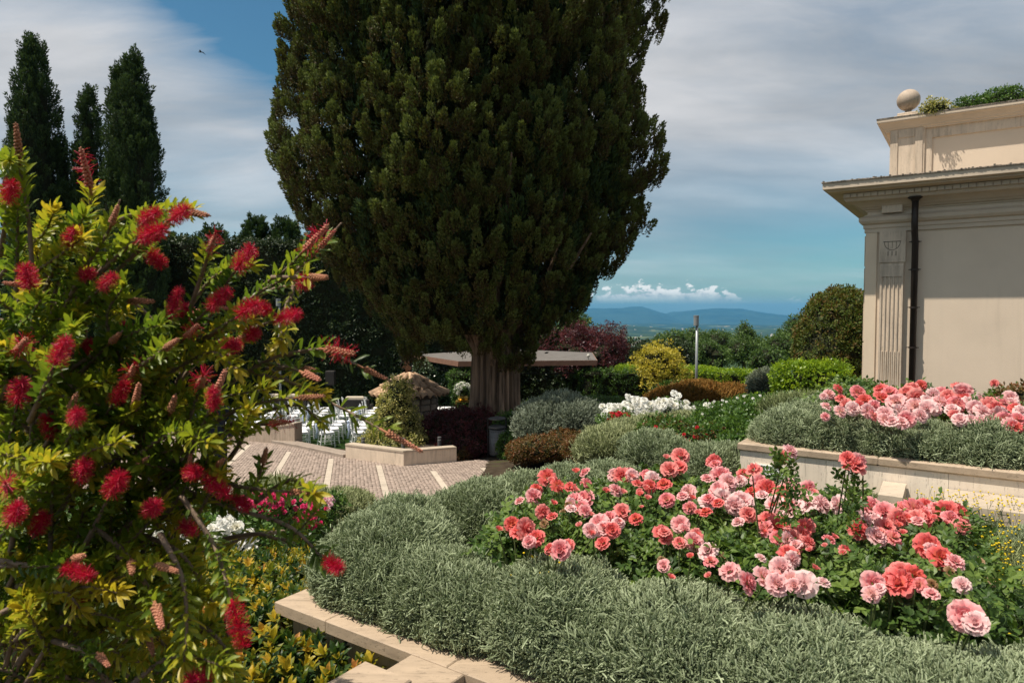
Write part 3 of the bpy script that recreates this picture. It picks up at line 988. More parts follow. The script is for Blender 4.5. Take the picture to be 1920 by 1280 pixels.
def make_button(k):
    mb = MB()
    h = RG.uniform(.09, .16)
    d = np.array([RG.normal() * .15, RG.normal() * .15, 1]); d /= np.linalg.norm(d)
    e = d * h
    mb.tube([(0, 0, 0), tuple(e)], .0012, 3, tint=0.0, cap=False)
    nv = mb.n
    mb.ell(tuple(e), (.0065, .0065, .005), 6, 4, tint=.7)
    ob = proto('yellow_button%d' % k, mb, [M['l_santolina_green'], M['yellowbutton']])
    idx = [0 if max(p.vertices) < nv else 1 for p in ob.data.polygons]
    ob.data.polygons.foreach_set('material_index', idx)
    return ob


PR['button'] = [make_button(i) for i in range(4)]


def shrub(name, label, cat, ells, protos, density, scale=(0.8, 1.2), up=0.5, loc=None, group=None, zmin=None, core=True, coremat='core', jitter=0.02, inset=0.05, corek=0.86, parent=None, wild=0.35):
    """a plant of one body: foliage over a union of rounded masses, a solid core inside, coloured dark as shade"""
    E = np.array(ells, float)
    if parent is None:
        if loc is None:
            c = E[:, :2].mean(0)
            loc = (c[0], c[1], float((E[:, 2] - E[:, 5]).min()))
        root = thing(name, label, cat, loc, group)
    else:
        root = parent
    P, Nn = sample_ells(ells, density, zmin=zmin, inset=inset, jitter=jitter)
    D = Nn + np.array([0, 0, up]) + RG.normal(size=P.shape) * wild
    S = RG.uniform(scale[0], scale[1], len(P))
    scatter('foliage', root, P, D, S, protos)
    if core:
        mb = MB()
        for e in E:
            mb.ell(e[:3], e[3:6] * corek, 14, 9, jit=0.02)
        mb.build('shade_core', M[coremat], root, kind='stuff')
    return root

# ================================================================== the setting
U = Vector((0.827, -0.563, 0)).normalized()       # along the building front, to the right and nearer

NF = Vector((U.y, -U.x, 0))                        # out of the building front, towards the viewer
FRM = Matrix((tuple(U), tuple(-NF), (0, 0, 1))).transposed()   # local x along U, local y into the building, z up


def fr(o, a, b, z):
    """a along the front, b out of it, z height, from point o"""
    return Vector((o[0], o[1], 0)) + U * a + NF * b + Vector((0, 0, z))


def fbox(mb, o, a0, a1, b0, b1, z0, z1, tint=0.5, bev=0.0):
    c = fr(o, (a0 + a1) / 2, (b0 + b1) / 2, (z0 + z1) / 2)
    return mb.box(tuple(c), (abs(a1 - a0), abs(b1 - b0), z1 - z0), FRM, tint, bev=bev)


# ---- ground: one sheet out to the horizon
def ground_material():
    m, t, b = new_mat('ground cover and fields')
    tc = N(t, 'ShaderNodeTexCoord')
    ge = N(t, 'ShaderNodeNewGeometry')
    ln = N(t, 'ShaderNodeVectorMath', operation='LENGTH')
    L(t, ge.outputs['Position'], ln.inputs[0])
    near = N(t, 'ShaderNodeTexNoise', i_Scale=4.0, i_Detail=6.0)
    L(t, tc.outputs['Object'], near.inputs['Vector'])
    nr = ramp(t, [(0.3, (0.03, 0.023, 0.016)), (0.55, (0.06, 0.046, 0.032)), (0.75, (0.05, 0.055, 0.022))], 'LINEAR')
    L(t, near.outputs[0], nr.inputs[0])
    vo = N(t, 'ShaderNodeTexVoronoi', i_Scale=0.006)
    nz = N(t, 'ShaderNodeTexNoise', i_Scale=0.004, i_Detail=8.0, i_Roughness=0.65)
    ad = N(t, 'ShaderNodeVectorMath', operation='ADD')
    L(t, tc.outputs['Object'], vo.inputs['Vector'])
    L(t, tc.outputs['Object'], nz.inputs['Vector'])
    vr = N(t, 'ShaderNodeSeparateColor')
    L(t, vo.outputs['Color'], vr.inputs[0])
    fr_ = ramp(t, [(0.0, (0.035, 0.06, 0.022)), (0.45, (0.07, 0.1, 0.035)), (0.8, (0.12, 0.14, 0.055)), (0.93, (0.3, 0.25, 0.13))], 'CONSTANT')
    L(t, vr.outputs[0], fr_.inputs[0])
    wr = ramp(t, [(0.42, (0, 0, 0)), (0.5, (1, 1, 1))], 'LINEAR')
    L(t, nz.outputs[0], wr.inputs[0])
    far = mixcol(t, wr.outputs[0], fr_.outputs[0], (0.024, 0.042, 0.018))
    k = math_node(t, 'MULTIPLY', math_node(t, 'SUBTRACT', ln.outputs['Value'], 28.0), 0.06, clamp=True)
    L(t, mixcol(t, k, nr.outputs[0], far), b.inputs['Base Color'])
    b.inputs['Roughness'].default_value = 0.95
    b.inputs['Specular IOR Level'].default_value = 0.05
    return m


def fbm(x, y, seed=0, octs=5):
    rg = np.random.default_rng(seed)
    r = 0
    a = 1.0
    f = 1.0
    for k in range(octs):
        for j in range(3):
            an = rg.uniform(0, 2 * PI); ph = rg.uniform(0, 2 * PI)
            r = r + a / 3 * np.sin((x * math.cos(an) + y * math.sin(an)) * f + ph)
        a *= 0.52; f *= 2.03
    return r


rr = np.concatenate([[0.0], np.linspace(0.6, 36, 90), np.geomspace(38, 26000, 110)])
na = 220
aa = np.linspace(0, 2 * PI, na, endpoint=False)
RR, AA = np.meshgrid(rr, aa, indexing='ij')
gx = RR * np.cos(AA); gy = RR * np.sin(AA)
gzv = ground_z(gx, gy)
k = np.clip((RR - 600) / 2500, 0, 1)
gzv = gzv + k * (fbm(gx * 0.0016, gy * 0.0016, 3) * 26 * np.clip(RR / 5000, 0.2, 1.2))
GV = np.stack([gx.ravel(), gy.ravel(), gzv.ravel() - 0.02], 1)
ii, jj = np.meshgrid(np.arange(len(rr) - 1), np.arange(na), indexing='ij')
GF = np.stack([ii * na + jj, (ii + 1) * na + jj, (ii + 1) * na + (jj + 1) % na, ii * na + (jj + 1) % na], -1).reshape(-1, 4)
o = bpy.data.objects.new('ground', raw_mesh('ground', GV, GF, ground_material(), smooth=True))
put(o); tag(o, kind='structure')

# ---- mountains
ridge_px = [(300, 590), (700, 584), (1000, 588), (1071, 583), (1090, 579), (1115, 576), (1140, 577.5), (1165, 576.5), (1181, 574), (1202, 573.5), (1215, 577), (1234, 584), (1248, 588), (1262, 583.7), (1290, 582), (1321, 578), (1352, 576.5), (1384, 577), (1402, 580.6), (1431, 586), (1456, 592), (1471, 594), (1490, 596), (1560, 590), (1700, 582), (1900, 586), (2300, 580)]
rpx, rpy = zip(*ridge_px)
cols = np.linspace(-400, 2700, 560)
ridge = np.interp(cols, rpx, rpy)
ridge = ridge + 0.5 * fbm(cols * 0.13, cols * 0, 5, 4)
YM = 15000.0
rows = np.linspace(-1, 1, 36)
mv = []
for t_ in rows:
    y_ = YM + t_ * 4200
    top = (585 - ridge) * YM / FPX
    x_ = (cols - 960) / FPX * YM * (1 + 0.0 * t_)
    base = -330.0
    prof = (1 - abs(t_)) ** 1.15
    spur = fbm(cols * 0.09 + t_ * 1.4, cols * 0.02 + t_ * 5, 8, 5) * 55 * (1 - prof) * prof * 4 * 0.8
    z_ = base + (top - base) * prof + spur
    mv.append(np.stack([x_, np.full_like(x_, y_), z_], 1))
mv = np.concatenate(mv)
nc = len(cols)
ii, jj = np.meshgrid(np.arange(len(rows) - 1), np.arange(nc - 1), indexing='ij')
mf = np.stack([ii * nc + jj, ii * nc + jj + 1, (ii + 1) * nc + jj + 1, (ii + 1) * nc + jj], -1).reshape(-1, 4)
o = bpy.data.objects.new('mountains', raw_mesh('mountains', mv, mf, M['mountain'], smooth=True))
put(o); tag(o, kind='structure')

# ---- far village: specks of houses in the valley
mb = MB()
rg = np.random.default_rng(5)
for i in range(120):
    d = rg.uniform(1500, 6500)
    px = rg.uniform(1000, 1560)
    x = (px - 960) / FPX * d
    z = gz(x, d) + float(np.clip((d - 600) / 2500, 0, 1) * fbm(np.array([x * 0.0016]), np.array([d * 0.0016]), 3)[0] * 26 * np.clip(d / 5000, 0.2, 1.2))
    s = rg.uniform(7, 13)
    mb.box((x, d, z + s * .3), (s, s * .8, s * .75), Matrix.Rotation(rg.uniform(0, 3), 3, 'Z'))
    q = Matrix.Rotation(rg.uniform(0, 3), 3, 'Z')
o = mb.build('far_village', M['house'])
tag(o, 'scattered pale houses of the valley below the blue mountains', 'village', kind='stuff')

# ---- plaza: cobbles between pale strips
SD = Vector((-0.239, 1.0))           # the strips' direction on the plan
plz = thing('plaza', None, None, (-3, 12, plaza_z(12)))
tag(plz, kind='structure')
plz['kind'] = 'structure'
far_edge = [onplaza(px, py) for px, py in ((60, 800), (250, 812), (400, 822), (470, 823), (560, 838), (648, 857), (755, 872), (856, 864), (930, 860), (1050, 851), (1180, 846))]
far_x = [p.x for p in far_edge]; far_y = [p.y for p in far_edge]
near_y = 8.6


def plaza_far(x):
    return np.interp(x, far_x, far_y)


xs = np.linspace(far_x[0], far_x[-1], 60)
vv = []
for x in xs:
    yf = float(plaza_far(x)) + 0.05
    vv.append((x, near_y, plaza_z(near_y) - .012)); vv.append((x, yf, plaza_z(yf) - .012))
me = raw_mesh('joint_bed', np.array(vv), np.array([(2 * i, 2 * i + 2, 2 * i + 3, 2 * i + 1) for i in range(len(xs) - 1)]), M['grout'])
put(bpy.data.objects.new('joint_bed', me), plz)
# strips
tops = [(300, 812), (380, 822), (467, 834), (542, 847), (621, 860), (710, 872), (812, 883), (905, 877)]
strip_x0 = []
for i, (px, py) in enumerate(tops):
    p = onplaza(px, py)
    y1 = p.y
    x_at = lambda y: p.x - 0.239 * (y - p.y)
    strip_x0.append(x_at(0))
    w = 0.055
    mb = MB()
    ys = np.linspace(near_y, y1, 5)
    for ya, yb in zip(ys[:-1], ys[1:]):
        g = 0.004
        poly = [(x_at(ya + g) - w, ya + g), (x_at(ya + g) + w, ya + g), (x_at(yb - g) + w, yb - g), (x_at(yb - g) - w, yb - g)]
        v = [(q[0], q[1], plaza_z(q[1]) - .03) for q in poly] + [(q[0], q[1], plaza_z(q[1]) + .006) for q in poly]
        mb.add(v, [(0, 3, 2, 1), (4, 5, 6, 7), (0, 1, 5, 4), (1, 2, 6, 5), (2, 3, 7, 6), (3, 0, 4, 7)])
    mb.build('paving_strip', M['strip'], plz)
# cobbles laid in arcs between the strips
strip_x0 = np.array(sorted(strip_x0))
rg = np.random.default_rng(4)
CV, CT = [], []
lane_edges = list(strip_x0)
while lane_edges[0] > -11: lane_edges.insert(0, lane_edges[0] - 1.0)
while lane_edges[-1] < 6.5: lane_edges.append(lane_edges[-1] + 1.0)
for a, b in zip(lane_edges[:-1], lane_edges[1:]):
    wd_ = b - a
    ncb = max(6, int(wd_ / 0.064))
    for i in range(ncb):
        t_ = (i + .5) / ncb
        arc = 0.3 * (1 - (2 * t_ - 1) ** 2)
        y = near_y + rg.uniform(0, .1)
        while y < 18.2:
            s = 0.062 * rg.uniform(.9, 1.1)
            yy = y + arc
            x = a + wd_ * t_ - 0.239 * yy
            if not (i in (0, ncb - 1) and False):
                CV.append((x + rg.normal() * .004, yy, wd_ / ncb * rg.uniform(.88, .98), s * .93, rg.normal() * .12, rg.normal() * .003))
                CT.append(rg.uniform())
            y += s
CV = np.array(CV); CT = np.array(CT)
ok = (CV[:, 1] < plaza_far(CV[:, 0]) - .05) & (CV[:, 0] > far_x[0] + .1) & (CV[:, 0] < far_x[-1] - .1)
for sx, (px, py) in zip([onplaza(*t_).x + 0.239 * onplaza(*t_).y for t_ in tops], tops):
    y1 = onplaza(px, py).y
    dxs = np.abs(CV[:, 0] - (sx - 0.239 * CV[:, 1]))
    ok &= ~((dxs < 0.055 + CV[:, 2] * .42) & (CV[:, 1] < y1 + .03))
CV, CT = CV[ok], CT[ok]
unit = np.array([(-.5, -.5, -1), (.5, -.5, -1), (.5, .5, -1), (-.5, .5, -1), (-.5, -.5, .3), (.5, -.5, .3), (.5, .5, .3), (-.5, .5, .3), (-.41, -.41, 1), (.41, -.41, 1), (.41, .41, 1), (-.41, .41, 1)])
uf = np.array([(8, 9, 10, 11), (0, 1, 5, 4), (1, 2, 6, 5), (2, 3, 7, 6), (3, 0, 4, 7), (4, 5, 9, 8), (5, 6, 10, 9), (6, 7, 11, 10), (7, 4, 8, 11)])
n = len(CV)
c, s = np.cos(CV[:, 4]), np.sin(CV[:, 4])
lx = unit[None, :, 0] * CV[:, 2:3]; ly = unit[None, :, 1] * CV[:, 3:4]
px_ = CV[:, 0:1] + lx * c[:, None] - ly * s[:, None]
py_ = CV[:, 1:2] + lx * s[:, None] + ly * c[:, None]
pz_ = -2.9 - .06 * (py_ - 10.5) + CV[:, 5:6] + unit[None, :, 2] * 0.009 - .004
V_ = np.stack([px_, py_, pz_], -1).reshape(-1, 3)
F_ = (uf[None] + (np.arange(n) * 12)[:, None, None]).reshape(-1, 4)
o = bpy.data.objects.new('cobbles', raw_mesh('cobbles', V_, F_, M['cobble'], np.repeat(CT, 12)))
put(o, plz); o['kind'] = 'stuff'
# kerb stones along the lawn edge
ks = [onplaza(px, py) for px, py in ((350, 818), (420, 822), (475, 824), (560, 839), (652, 859))]
kpts = []
for p, q in zip(ks[:-1], ks[1:]):
    m_ = max(2, int((q - p).length / .6))
    for i in range(m_):
        kpts.append(p.lerp(q, i / m_))
kpts.append(ks[-1])
for p, q in zip(kpts[:-1], kpts[1:]):
    d = (q - p); ang = math.atan2(d.y, d.x)
    c_ = (p + q) / 2
    mb = MB(); mb.box((0, 0, 0), (d.xy.length - .008, .3, .22), bev=.012)
    o = bpy.data.objects.new('kerb_stone', mb.mesh('kerb_stone', M['kerb']))
    o.matrix_basis = Matrix.Translation((c_.x, c_.y + .16, c_.z - .035)) @ Matrix.Rotation(ang, 4, 'Z') @ Matrix.Rotation(-math.atan2(d.z, d.xy.length), 4, 'Y')
    put(o, plz)

# ---- lawn
LZ = -4.2
lv = [(-20, 17.3, LZ), (-7.6, 17.6, LZ), (-3.4, 15.6, LZ), (-2.2, 17.4, LZ), (-1.2, 27, LZ - .02), (-1, 29, LZ - .02), (-20, 29, LZ)]
mb = MB(); mb.add(lv, [tuple(range(7))])
# the ground under the lawn's near edge drops behind the kerb; bring the turf well down there
lo = mb.build('lawn', M['lawn']); tag(lo, kind='structure')
rg = np.random.default_rng(8)
P = np.stack([rg.uniform(-8.5, -2.4, 9000), rg.uniform(15.9, 24, 9000), np.full(9000, LZ)], 1)
P = P[(P[:, 1] > 17.4 - (P[:, 0] + 7.6) * .43)]
g = scatter('grass', None, P, np.tile([0, 0, 1.0], (len(P), 1)), rg.uniform(.8, 1.3, len(P)), PR['grass'])
tag(g, 'mown green lawn grass under the white chairs', 'grass', kind='stuff')

# ---- haze
hb = MB()
hb.box((0, 9000, -85), (44000, 22000, 620))
hz, ht, hbsdf = new_mat('valley haze')
ht.nodes.remove(hbsdf)
pv = N(ht, 'ShaderNodeVolumePrincipled')
pv.inputs['Color'].default_value = (0.1, 0.43, 0.82, 1)
pv.inputs['Density'].default_value = 6.0e-5
pv.inputs['Anisotropy'].default_value = 0.0
L(ht, pv.outputs[0], ht.nodes['Material Output'].inputs['Volume'])
HAZE = True
if HAZE:
    ho = hb.build('haze', hz); tag(ho, 'pale blue air between the garden and the mountains', 'haze', kind='stuff')

# ================================================================== the building
BC = Vector((5.17, 10.0))            # foot of the corner
bld = thing('villa_building', 'cream stucco villa with deep stone cornice and roof parapet at the corner', 'building', (BC.x, BC.y, -2.2))
FLEN = 7.0; FDEP = 7.0


def zat(py, d=10.0, px=1680):
    return W(px, py, d).z


z_corn_bot = zat(412); z_corn_top = zat(338, 9.86)
mb = MB(); fbox(mb, BC, 0, FLEN, -FDEP, 0, -2.3, zat(398) + .3)
mb.build('wall', M['stucco'], bld)
# plain raised corner strip
mb = MB(); fbox(mb, BC, -.012, .135, -.3, .02, -2.3, zat(437)); mb.build('corner_strip', M['stucco_pale'], bld)


def run_profile(name, prof, mat, o_, a_len=FLEN, dep=FDEP, parent=bld):
    """a moulding profile (offset out, z) carried along the front and mitred round the corner"""
    mb = MB()
    n = len(prof)
    v = []
    for off, z in prof:
        v.append(tuple(fr(o_, a_len, off, z)))
    for off, z in prof:
        v.append(tuple(fr(o_, -off, off, z)))
    for off, z in prof:
        v.append(tuple(fr(o_, -off, -dep, z)))
    f = []
    for s_ in range(2):
        for i in range(n - 1):
            f.append((s_ * n + i, s_ * n + i + 1, (s_ + 1) * n + i + 1, (s_ + 1) * n + i))
    f.append(tuple(range(n - 1, -1, -1)))
    f.append(tuple(range(2 * n, 3 * n)))
    mb.add(v, f)
    return mb.build(name, mat, parent)


# architrave band
a0 = zat(437); a1 = zat(403)
run_profile('architrave', [(0, a0), (.03, a0), (.03, a0 + .055), (.045, a0 + .06), (.045, a0 + .11), (.075, a0 + .125), (.1, a0 + .16), (.1, a0 + .2), (.085, a0 + .215), (.04, a0 + .235), (.03, a0 + .25), (0, a0 + .25)], M['cornice'], BC)
# cornice
zb = zat(398)
corn = run_profile('cornice', [(0, zb), (.02, zb), (.03, zb + .02), (.06, zb + .03), (.08, zb + .05), (.10, zb + .06), (.13, zb + .085), (.19, zb + .12), (.25, zb + .135), (.27, zb + .16), (.27, zb + .175), (.285, zb + .18),
                    (.285, zb + .245), (.36, zb + .255), (.44, zb + .262), (.46, zb + .27), (.46, zb + .285), (.5, zb + .29), (.52, zb + .3), (.52, zb + .385), (.0, zb + .43)], M['cornice'], BC)
# dentils: a row of small blocks
i = 0
a = -.27
while a < 2.6:
    mb = MB(); fbox(mb, BC, a, a + .078, .27, .318, zb + .186, zb + .24)
    mb.build('dentil', M['cornice'], corn)
    a += .088
mb = MB()
rg = np.random.default_rng(3)
for k in range(190):
    a = -.52 + k * .018 + rg.normal() * .006
    h = abs(rg.normal()) * .010 + .006
    mb.box(tuple(fr(BC, a, .515 - abs(rg.normal()) * .004, zb + .386 + h / 2)), (.022, .05, h), FRM)
run_profile('top_slab', [(.0, zb + .434), (.5, zb + .388), (.535, zb + .389), (.535, zb + .402), (.0, zb + .452)], M['trav_old'], BC)
mb.build('weathered_edge', M['moss'], corn)
# parapet
PO = fr(BC, .25, -.25, 0)
zpt = zat(245)
mb = MB(); fbox(mb, PO, 0, FLEN - .3, -FDEP + .6, 0, zb + .3, zpt); mb.build('parapet', M['stucco'], bld)
pz0 = zb + .40
mb = MB(); fbox(mb, PO, 0, .43, -.43, .05, pz0, zpt); pp = mb.build('parapet_pier', M['trav_v'], bld)
mb = MB()
for (x0, x1, z0, z1) in ((.0, .1, pz0, zpt), (.31, .41, pz0, zpt), (.1, .31, zpt - .12, zpt)):
    fbox(mb, PO, x0 + .004, x1 - .004, .05, .064, z0, z1 - .004)
mb.build('pier_frame', M['trav_v'], pp)
mb = MB(); fbox(mb, PO, .43, FLEN - .3, 0, .022, zpt - .16, zpt - .003); fbox(mb, PO, .43, .52, 0, .024, pz0, zpt - .16)
mb.build('parapet_frame', M['trav_v'], bld)
run_profile('parapet_cornice', [(0, zpt - .02), (.055, zpt - .02), (.06, zpt), (.075, zpt + .01), (.085, zpt + .03), (.13, zpt + .08), (.16, zpt + .1), (.165, zpt + .112), (.165, zpt + .15), (-.3, zpt + .17)], M['cornice'], PO, FLEN - .3, FDEP - .6)
mb = MB(); fbox(mb, PO, -.17, FLEN - .3, -.1, .17, zpt + .1505, zpt + .168); mb.build('parapet_weathering', M['moss'], bld)
# stone ball on its foot
bc_ = fr(PO, .2, -.2, 0)
ball = thing('ball_finial', 'round travertine ball on a stepped foot at the parapet corner', 'finial', (bc_.x, bc_.y, zpt + .168))
mb = MB()
mb.box((bc_.x, bc_.y, zpt + .195), (.34, .34, .055), FRM, bev=.008)
mb.box((bc_.x, bc_.y, zpt + .245), (.26, .26, .045), FRM, bev=.008)
mb.build('stepped_foot', M['trav_v'], ball)
mb = MB()
mb.lathe([(.09, 0), (.075, .015), (.045, .03), (.04, .055), (.07, .075)], (bc_.x, bc_.y, zpt + .268), 20)
mb.build('neck', M['trav_old'], ball, True)
mb = MB(); mb.ell((bc_.x, bc_.y, zpt + .268 + .2), (.153, .153, .153), 32, 20); mb.build('stone_ball', M['trav_old'], ball, True)

# fluted pilaster
p0, p1 = .175, .49
zc = a0 - .002
mb = MB(); fbox(mb, BC, p0 + .01, p1 - .01, 0, .05, -2.3, zc); pil = mb.build('pilaster', M['trav_v'], bld)
mb = MB(); fbox(mb, BC, p0 - .005, p1 + .01, .05, .068, zat(494), zc); plq = mb.build('carved_plaque', M['trav_v'], pil)
# carved half round and drops on the plaque
pc = (p0 + p1) / 2
mb = MB()
zm = zat(456)
for k in range(13):
    an = PI + PI * k / 12; an2 = PI + PI * (k + 1) / 12
    if k < 12:
        mb.tube([tuple(fr(BC, pc + .1 * math.cos(an), .069, zm + .12 * math.sin(an))), tuple(fr(BC, pc + .1 * math.cos(an2), .069, zm + .12 * math.sin(an2)))], .004, 5)
mb.tube([tuple(fr(BC, pc - .11, .069, zm)), tuple(fr(BC, pc + .11, .069, zm))], .005, 5)
for q in (-.05, 0, .05):
    mb.tube([tuple(fr(BC, pc + q, .069, zm)), tuple(fr(BC, pc + q, .069, zm - .1))], .003, 5)
    mb.tube([tuple(fr(BC, pc + q, .069, zm - .135)), tuple(fr(BC, pc + q, .069, zm - .2))], .0045, 5)
mb.build('carving', M['mortar'], plq)
# flutes: ridges standing between hollow channels
zf1, zf0, zmid = zat(520), -2.2, zat(657)
mb = MB()
for x0 in np.linspace(p0 + .022, p1 - .034, 6):
    fbox(mb, BC, x0, x0 + .014, .05, .066, zf0, zf1 - .005)
fbox(mb, BC, p0 + .012, p1 - .012, .05, .067, zf1, zat(500))
fbox(mb, BC, p0 + .012, p0 + .022, .05, .067, zf0, zf1)
fbox(mb, BC, p1 - .022, p1 - .012, .05, .067, zf0, zf1)
mb.build('fluting', M['trav_v'], pil)
mb = MB()
xs_ = np.linspace(p0 + .022, p1 - .034, 6)
for x0, x1 in zip(xs_[:-1], xs_[1:]):
    c0 = (x0 + .014 + x1) / 2
    mb.tube([tuple(fr(BC, c0, .05, zf0)), tuple(fr(BC, c0, .05, zmid))], .0135, 8)
mb.build('flute_filling', M['trav_v'], pil)
# bracket block under the cornice
mb = MB(); fbox(mb, BC, p0 + .02, p1 - .04, .0, .1, a0 + .262, zat(388)); fbox(mb, BC, p0 + .005, p1 - .025, 0, .125, zat(388) + .001, zat(382))
mb.build('bracket_block', M['trav_v'], bld)
# stone edge past the corner
mb = MB()
zz = -2.3
for z1 in (zat(640), zat(545), zat(500) - .0, zat(440)):
    fbox(mb, BC, -.03, -.0125, -.28, -.02, zz, z1 - .02); zz = z1 + .004
mb.build('edge_stone', M['trav_v'], bld)
# rain pipe with hopper and brackets
rp = thing('rain_pipe', 'dark brown downpipe with a small hopper running down the cream wall', 'downpipe', tuple(fr(BC, .61, .08, -2.2)))
mb = MB()
mb.tube([tuple(fr(BC, .61, .19, zat(384))), tuple(fr(BC, .61, .19, zat(430))), tuple(fr(BC, .61, .15, zat(442))), tuple(fr(BC, .615, .075, zat(462))), tuple(fr(BC, .615, .075, -2.2))], .042, 14)
mb.build('pipe', M['pipe'], rp, True)
mb = MB(); mb.lathe([(.045, 0), (.06, .03), (.1, .05), (.1, .062)], tuple(fr(BC, .61, .19, zat(384) - .03)), 16); mb.build('hopper', M['pipe'], rp)
for py in (460, 510, 578, 650):
    mb = MB(); mb.lathe([(.043, 0), (.052, 0), (.052, .022), (.043, .022)], tuple(fr(BC, .615, .075, zat(py))), 14); fbox(mb, BC, .54, .69, .06, .075, zat(py) + .006, zat(py) + .018)
    mb.build('pipe_clamp', M['pipe'], rp)
# greenery on the roof
for nm, lab, px, py, r, pr in (('roof_shrub', 'round clipped green shrub highest on the roof parapet', 1880, 196, .27, 'green'), ('roof_shrub', 'low clipped green shrub beside the round one on the roof parapet', 1822, 208, .17, 'green'), ('roof_shrub', 'small yellowish dry shrub on the parapet next to the stone ball', 1753, 216, .14, 'var')):
    c = W(px, py, 9.7)
    shrub(nm, lab, 'shrub', [(c.x, c.y, zpt + .16 + r * .42, r * 1.25, r, r * .75), (c.x + .1, c.y + .05, zpt + .16 + r * .3, r, r, r * .6)], PR[pr], 420, (.5, .85), loc=(c.x, c.y, zpt + .168), group='shrubs on the roof', zmin=zpt + .16)

# ================================================================== raised planter in front of the building
PC = onz(1388, 829, -0.85)           # its front corner, cap level
PZ = -0.85
PO2 = Vector((PC.x, PC.y))
rpl = thing('raised_planter', 'long travertine planter box under the building, planted with roses', 'planter', (PC.x, PC.y, -1.9))
PL, PD = 5.2, 2.6
slabs = [0, .52, 1.15, 1.62, 2.3, 3.0, 3.8, 4.6, PL]
for a, b in zip(slabs[:-1], slabs[1:]):
    mb = MB(); fbox(mb, PO2, a + .0008, b - .0008, -.06, 0, -2.1, PZ - .052); mb.build('facing_slab', M['trav_wall'], rpl)
for a, b in zip((0, .8, 1.7, 2.6, 3.5, 4.4), (.8, 1.7, 2.6, 3.5, 4.4, PL)):
    mb = MB(); fbox(mb, PO2, a + .001 - (.015 if a == 0 else 0), b - .001, -.2, .015, PZ - .05, PZ, bev=.008); mb.build('cap_stone', M['trav_h'], rpl)
for a, b in ((.06, 1.2), (1.2, PD)):
    mb = MB(); fbox(mb, PO2, 0, .06, -b, -a, -2.1, PZ - .052); mb.build('facing_slab', M['trav_wall'], rpl)
    mb = MB(); fbox(mb, PO2, -.015, .2, -b, -a - .145, PZ - .05, PZ, bev=.008); mb.build('cap_stone', M['trav_h'], rpl)
mb = MB(); fbox(mb, PO2, .19, PL, -PD, -.19, PZ - .3, PZ - .06); mb.build('soil', M['soil'], rpl)
# vent grille
gp = None
d_ = ray(1441, 881)
den = d_.dot(NF); kk = Vector((PC.x, PC.y, 0)).dot(NF) / den
gpt = d_ * kk
ga = (Vector((gpt.x, gpt.y, 0)) - Vector((PC.x, PC.y, 0))).dot(U)
vg = thing('vent_grille', 'small white louvred vent in the travertine planter side', 'vent', tuple(fr(PO2, ga, .005, gpt.z)))
mb = MB()
for (x0, x1, z0, z1) in ((-.1, .1, -.032, -.026), (-.1, .1, .026, .032), (-.1, -.094, -.026, .026), (.094, .1, -.026, .026)):
    fbox(mb, PO2, ga + x0, ga + x1, .001, .012, gpt.z + z0, gpt.z + z1)
mb.build('grille_frame', M['white'], vg)
for k in range(6):
    mb = MB(); mb.box(tuple(fr(PO2, ga, .006, gpt.z - .021 + k * .0084)), (.186, .008, .003), FRM @ Matrix.Rotation(rad(35), 3, 'X')); mb.build('louvre_slat', M['white'], vg)
mb = MB(); fbox(mb, PO2, ga - .094, ga + .094, .0005, .0015, gpt.z - .026, gpt.z + .026); mb.build('grille_back', M['bollard'], vg)
# stone blocks against the planter
for lab, pxa, pxb, pyt in (('low pale travertine block with sloped end against the planter, the shorter one', 1638, 1696, 908), ('long pale travertine block with sloped end against the planter side', 1762, 2080, 893)):
    zt = -0.985
    pa = onz(pxa + 14, pyt, zt); pb = onz(pxb, pyt + (pxb - pxa) * .115, zt)
    aa_ = (Vector((pa.x, pa.y, 0)) - Vector((PC.x, PC.y, 0))).dot(U)
    ab_ = (Vector((pb.x, pb.y, 0)) - Vector((PC.x, PC.y, 0))).dot(U)
    mb = MB()
    v = [fr(PO2, aa_ - .12, .01, -1.75), fr(PO2, ab_, .01, -1.75), fr(PO2, ab_, .3, -1.75), fr(PO2, aa_ - .12, .3, -1.75), fr(PO2, aa_, .01, zt), fr(PO2, ab_, .01, zt), fr(PO2, ab_, .24, zt - .03), fr(PO2, aa_, .24, zt - .03)]
    mb.add([tuple(q) for q in v], [(0, 1, 2, 3), (4, 7, 6, 5), (0, 4, 5, 1), (3, 2, 6, 7), (0, 3, 7, 4), (1, 5, 6, 2)])
    o = mb.build('stone_block', M['trav_pale'])
    tag(o, lab, 'stone block', 'travertine blocks by the planter')

# ================================================================== near bed: coping and walls
CZ = -1.27
CC = onz(515, 1127, CZ)
CO = Vector((CC.x, CC.y))
nb = thing('rose_bed_wall', 'low travertine bed wall with flat coping under the near grey hedge', 'garden wall', (CC.x, CC.y, -1.9))
cuts = [0, .33, .98, 1.64, 2.3, 3.0, 3.7, 4.4]
for a, b in zip(cuts[:-1], cuts[1:]):
    mb = MB(); fbox(mb, CO, a + (.0015 if a else 0), b - .0015, -.36, 0, CZ - .055, CZ, bev=.004); mb.build('coping_slab', M['trav_h'], nb)
    mb = MB(); fbox(mb, CO, a + (.002 if a else .06), b - .002, -.12, -.05, -2.3, CZ - .057); mb.build('wall_slab', M['trav_v'], nb)
for a, b in ((.361, 1.0), (1.0, 1.7), (1.7, 2.4)):
    mb = MB(); fbox(mb, CO, 0, .3, -b + .0015, -a - .0015, CZ - .055, CZ, bev=.004); mb.build('coping_slab', M['trav_h'], nb)
    mb = MB(); fbox(mb, CO, .05, .12, -b + .002, -a - .002, -2.4, CZ - .057); mb.build('wall_slab', M['trav_v'], nb)
mb = MB(); fbox(mb, CO, .13, 4.6, -2.6, -.13, -2.2, CZ - .12); mb.build('soil', M['soil'], nb)
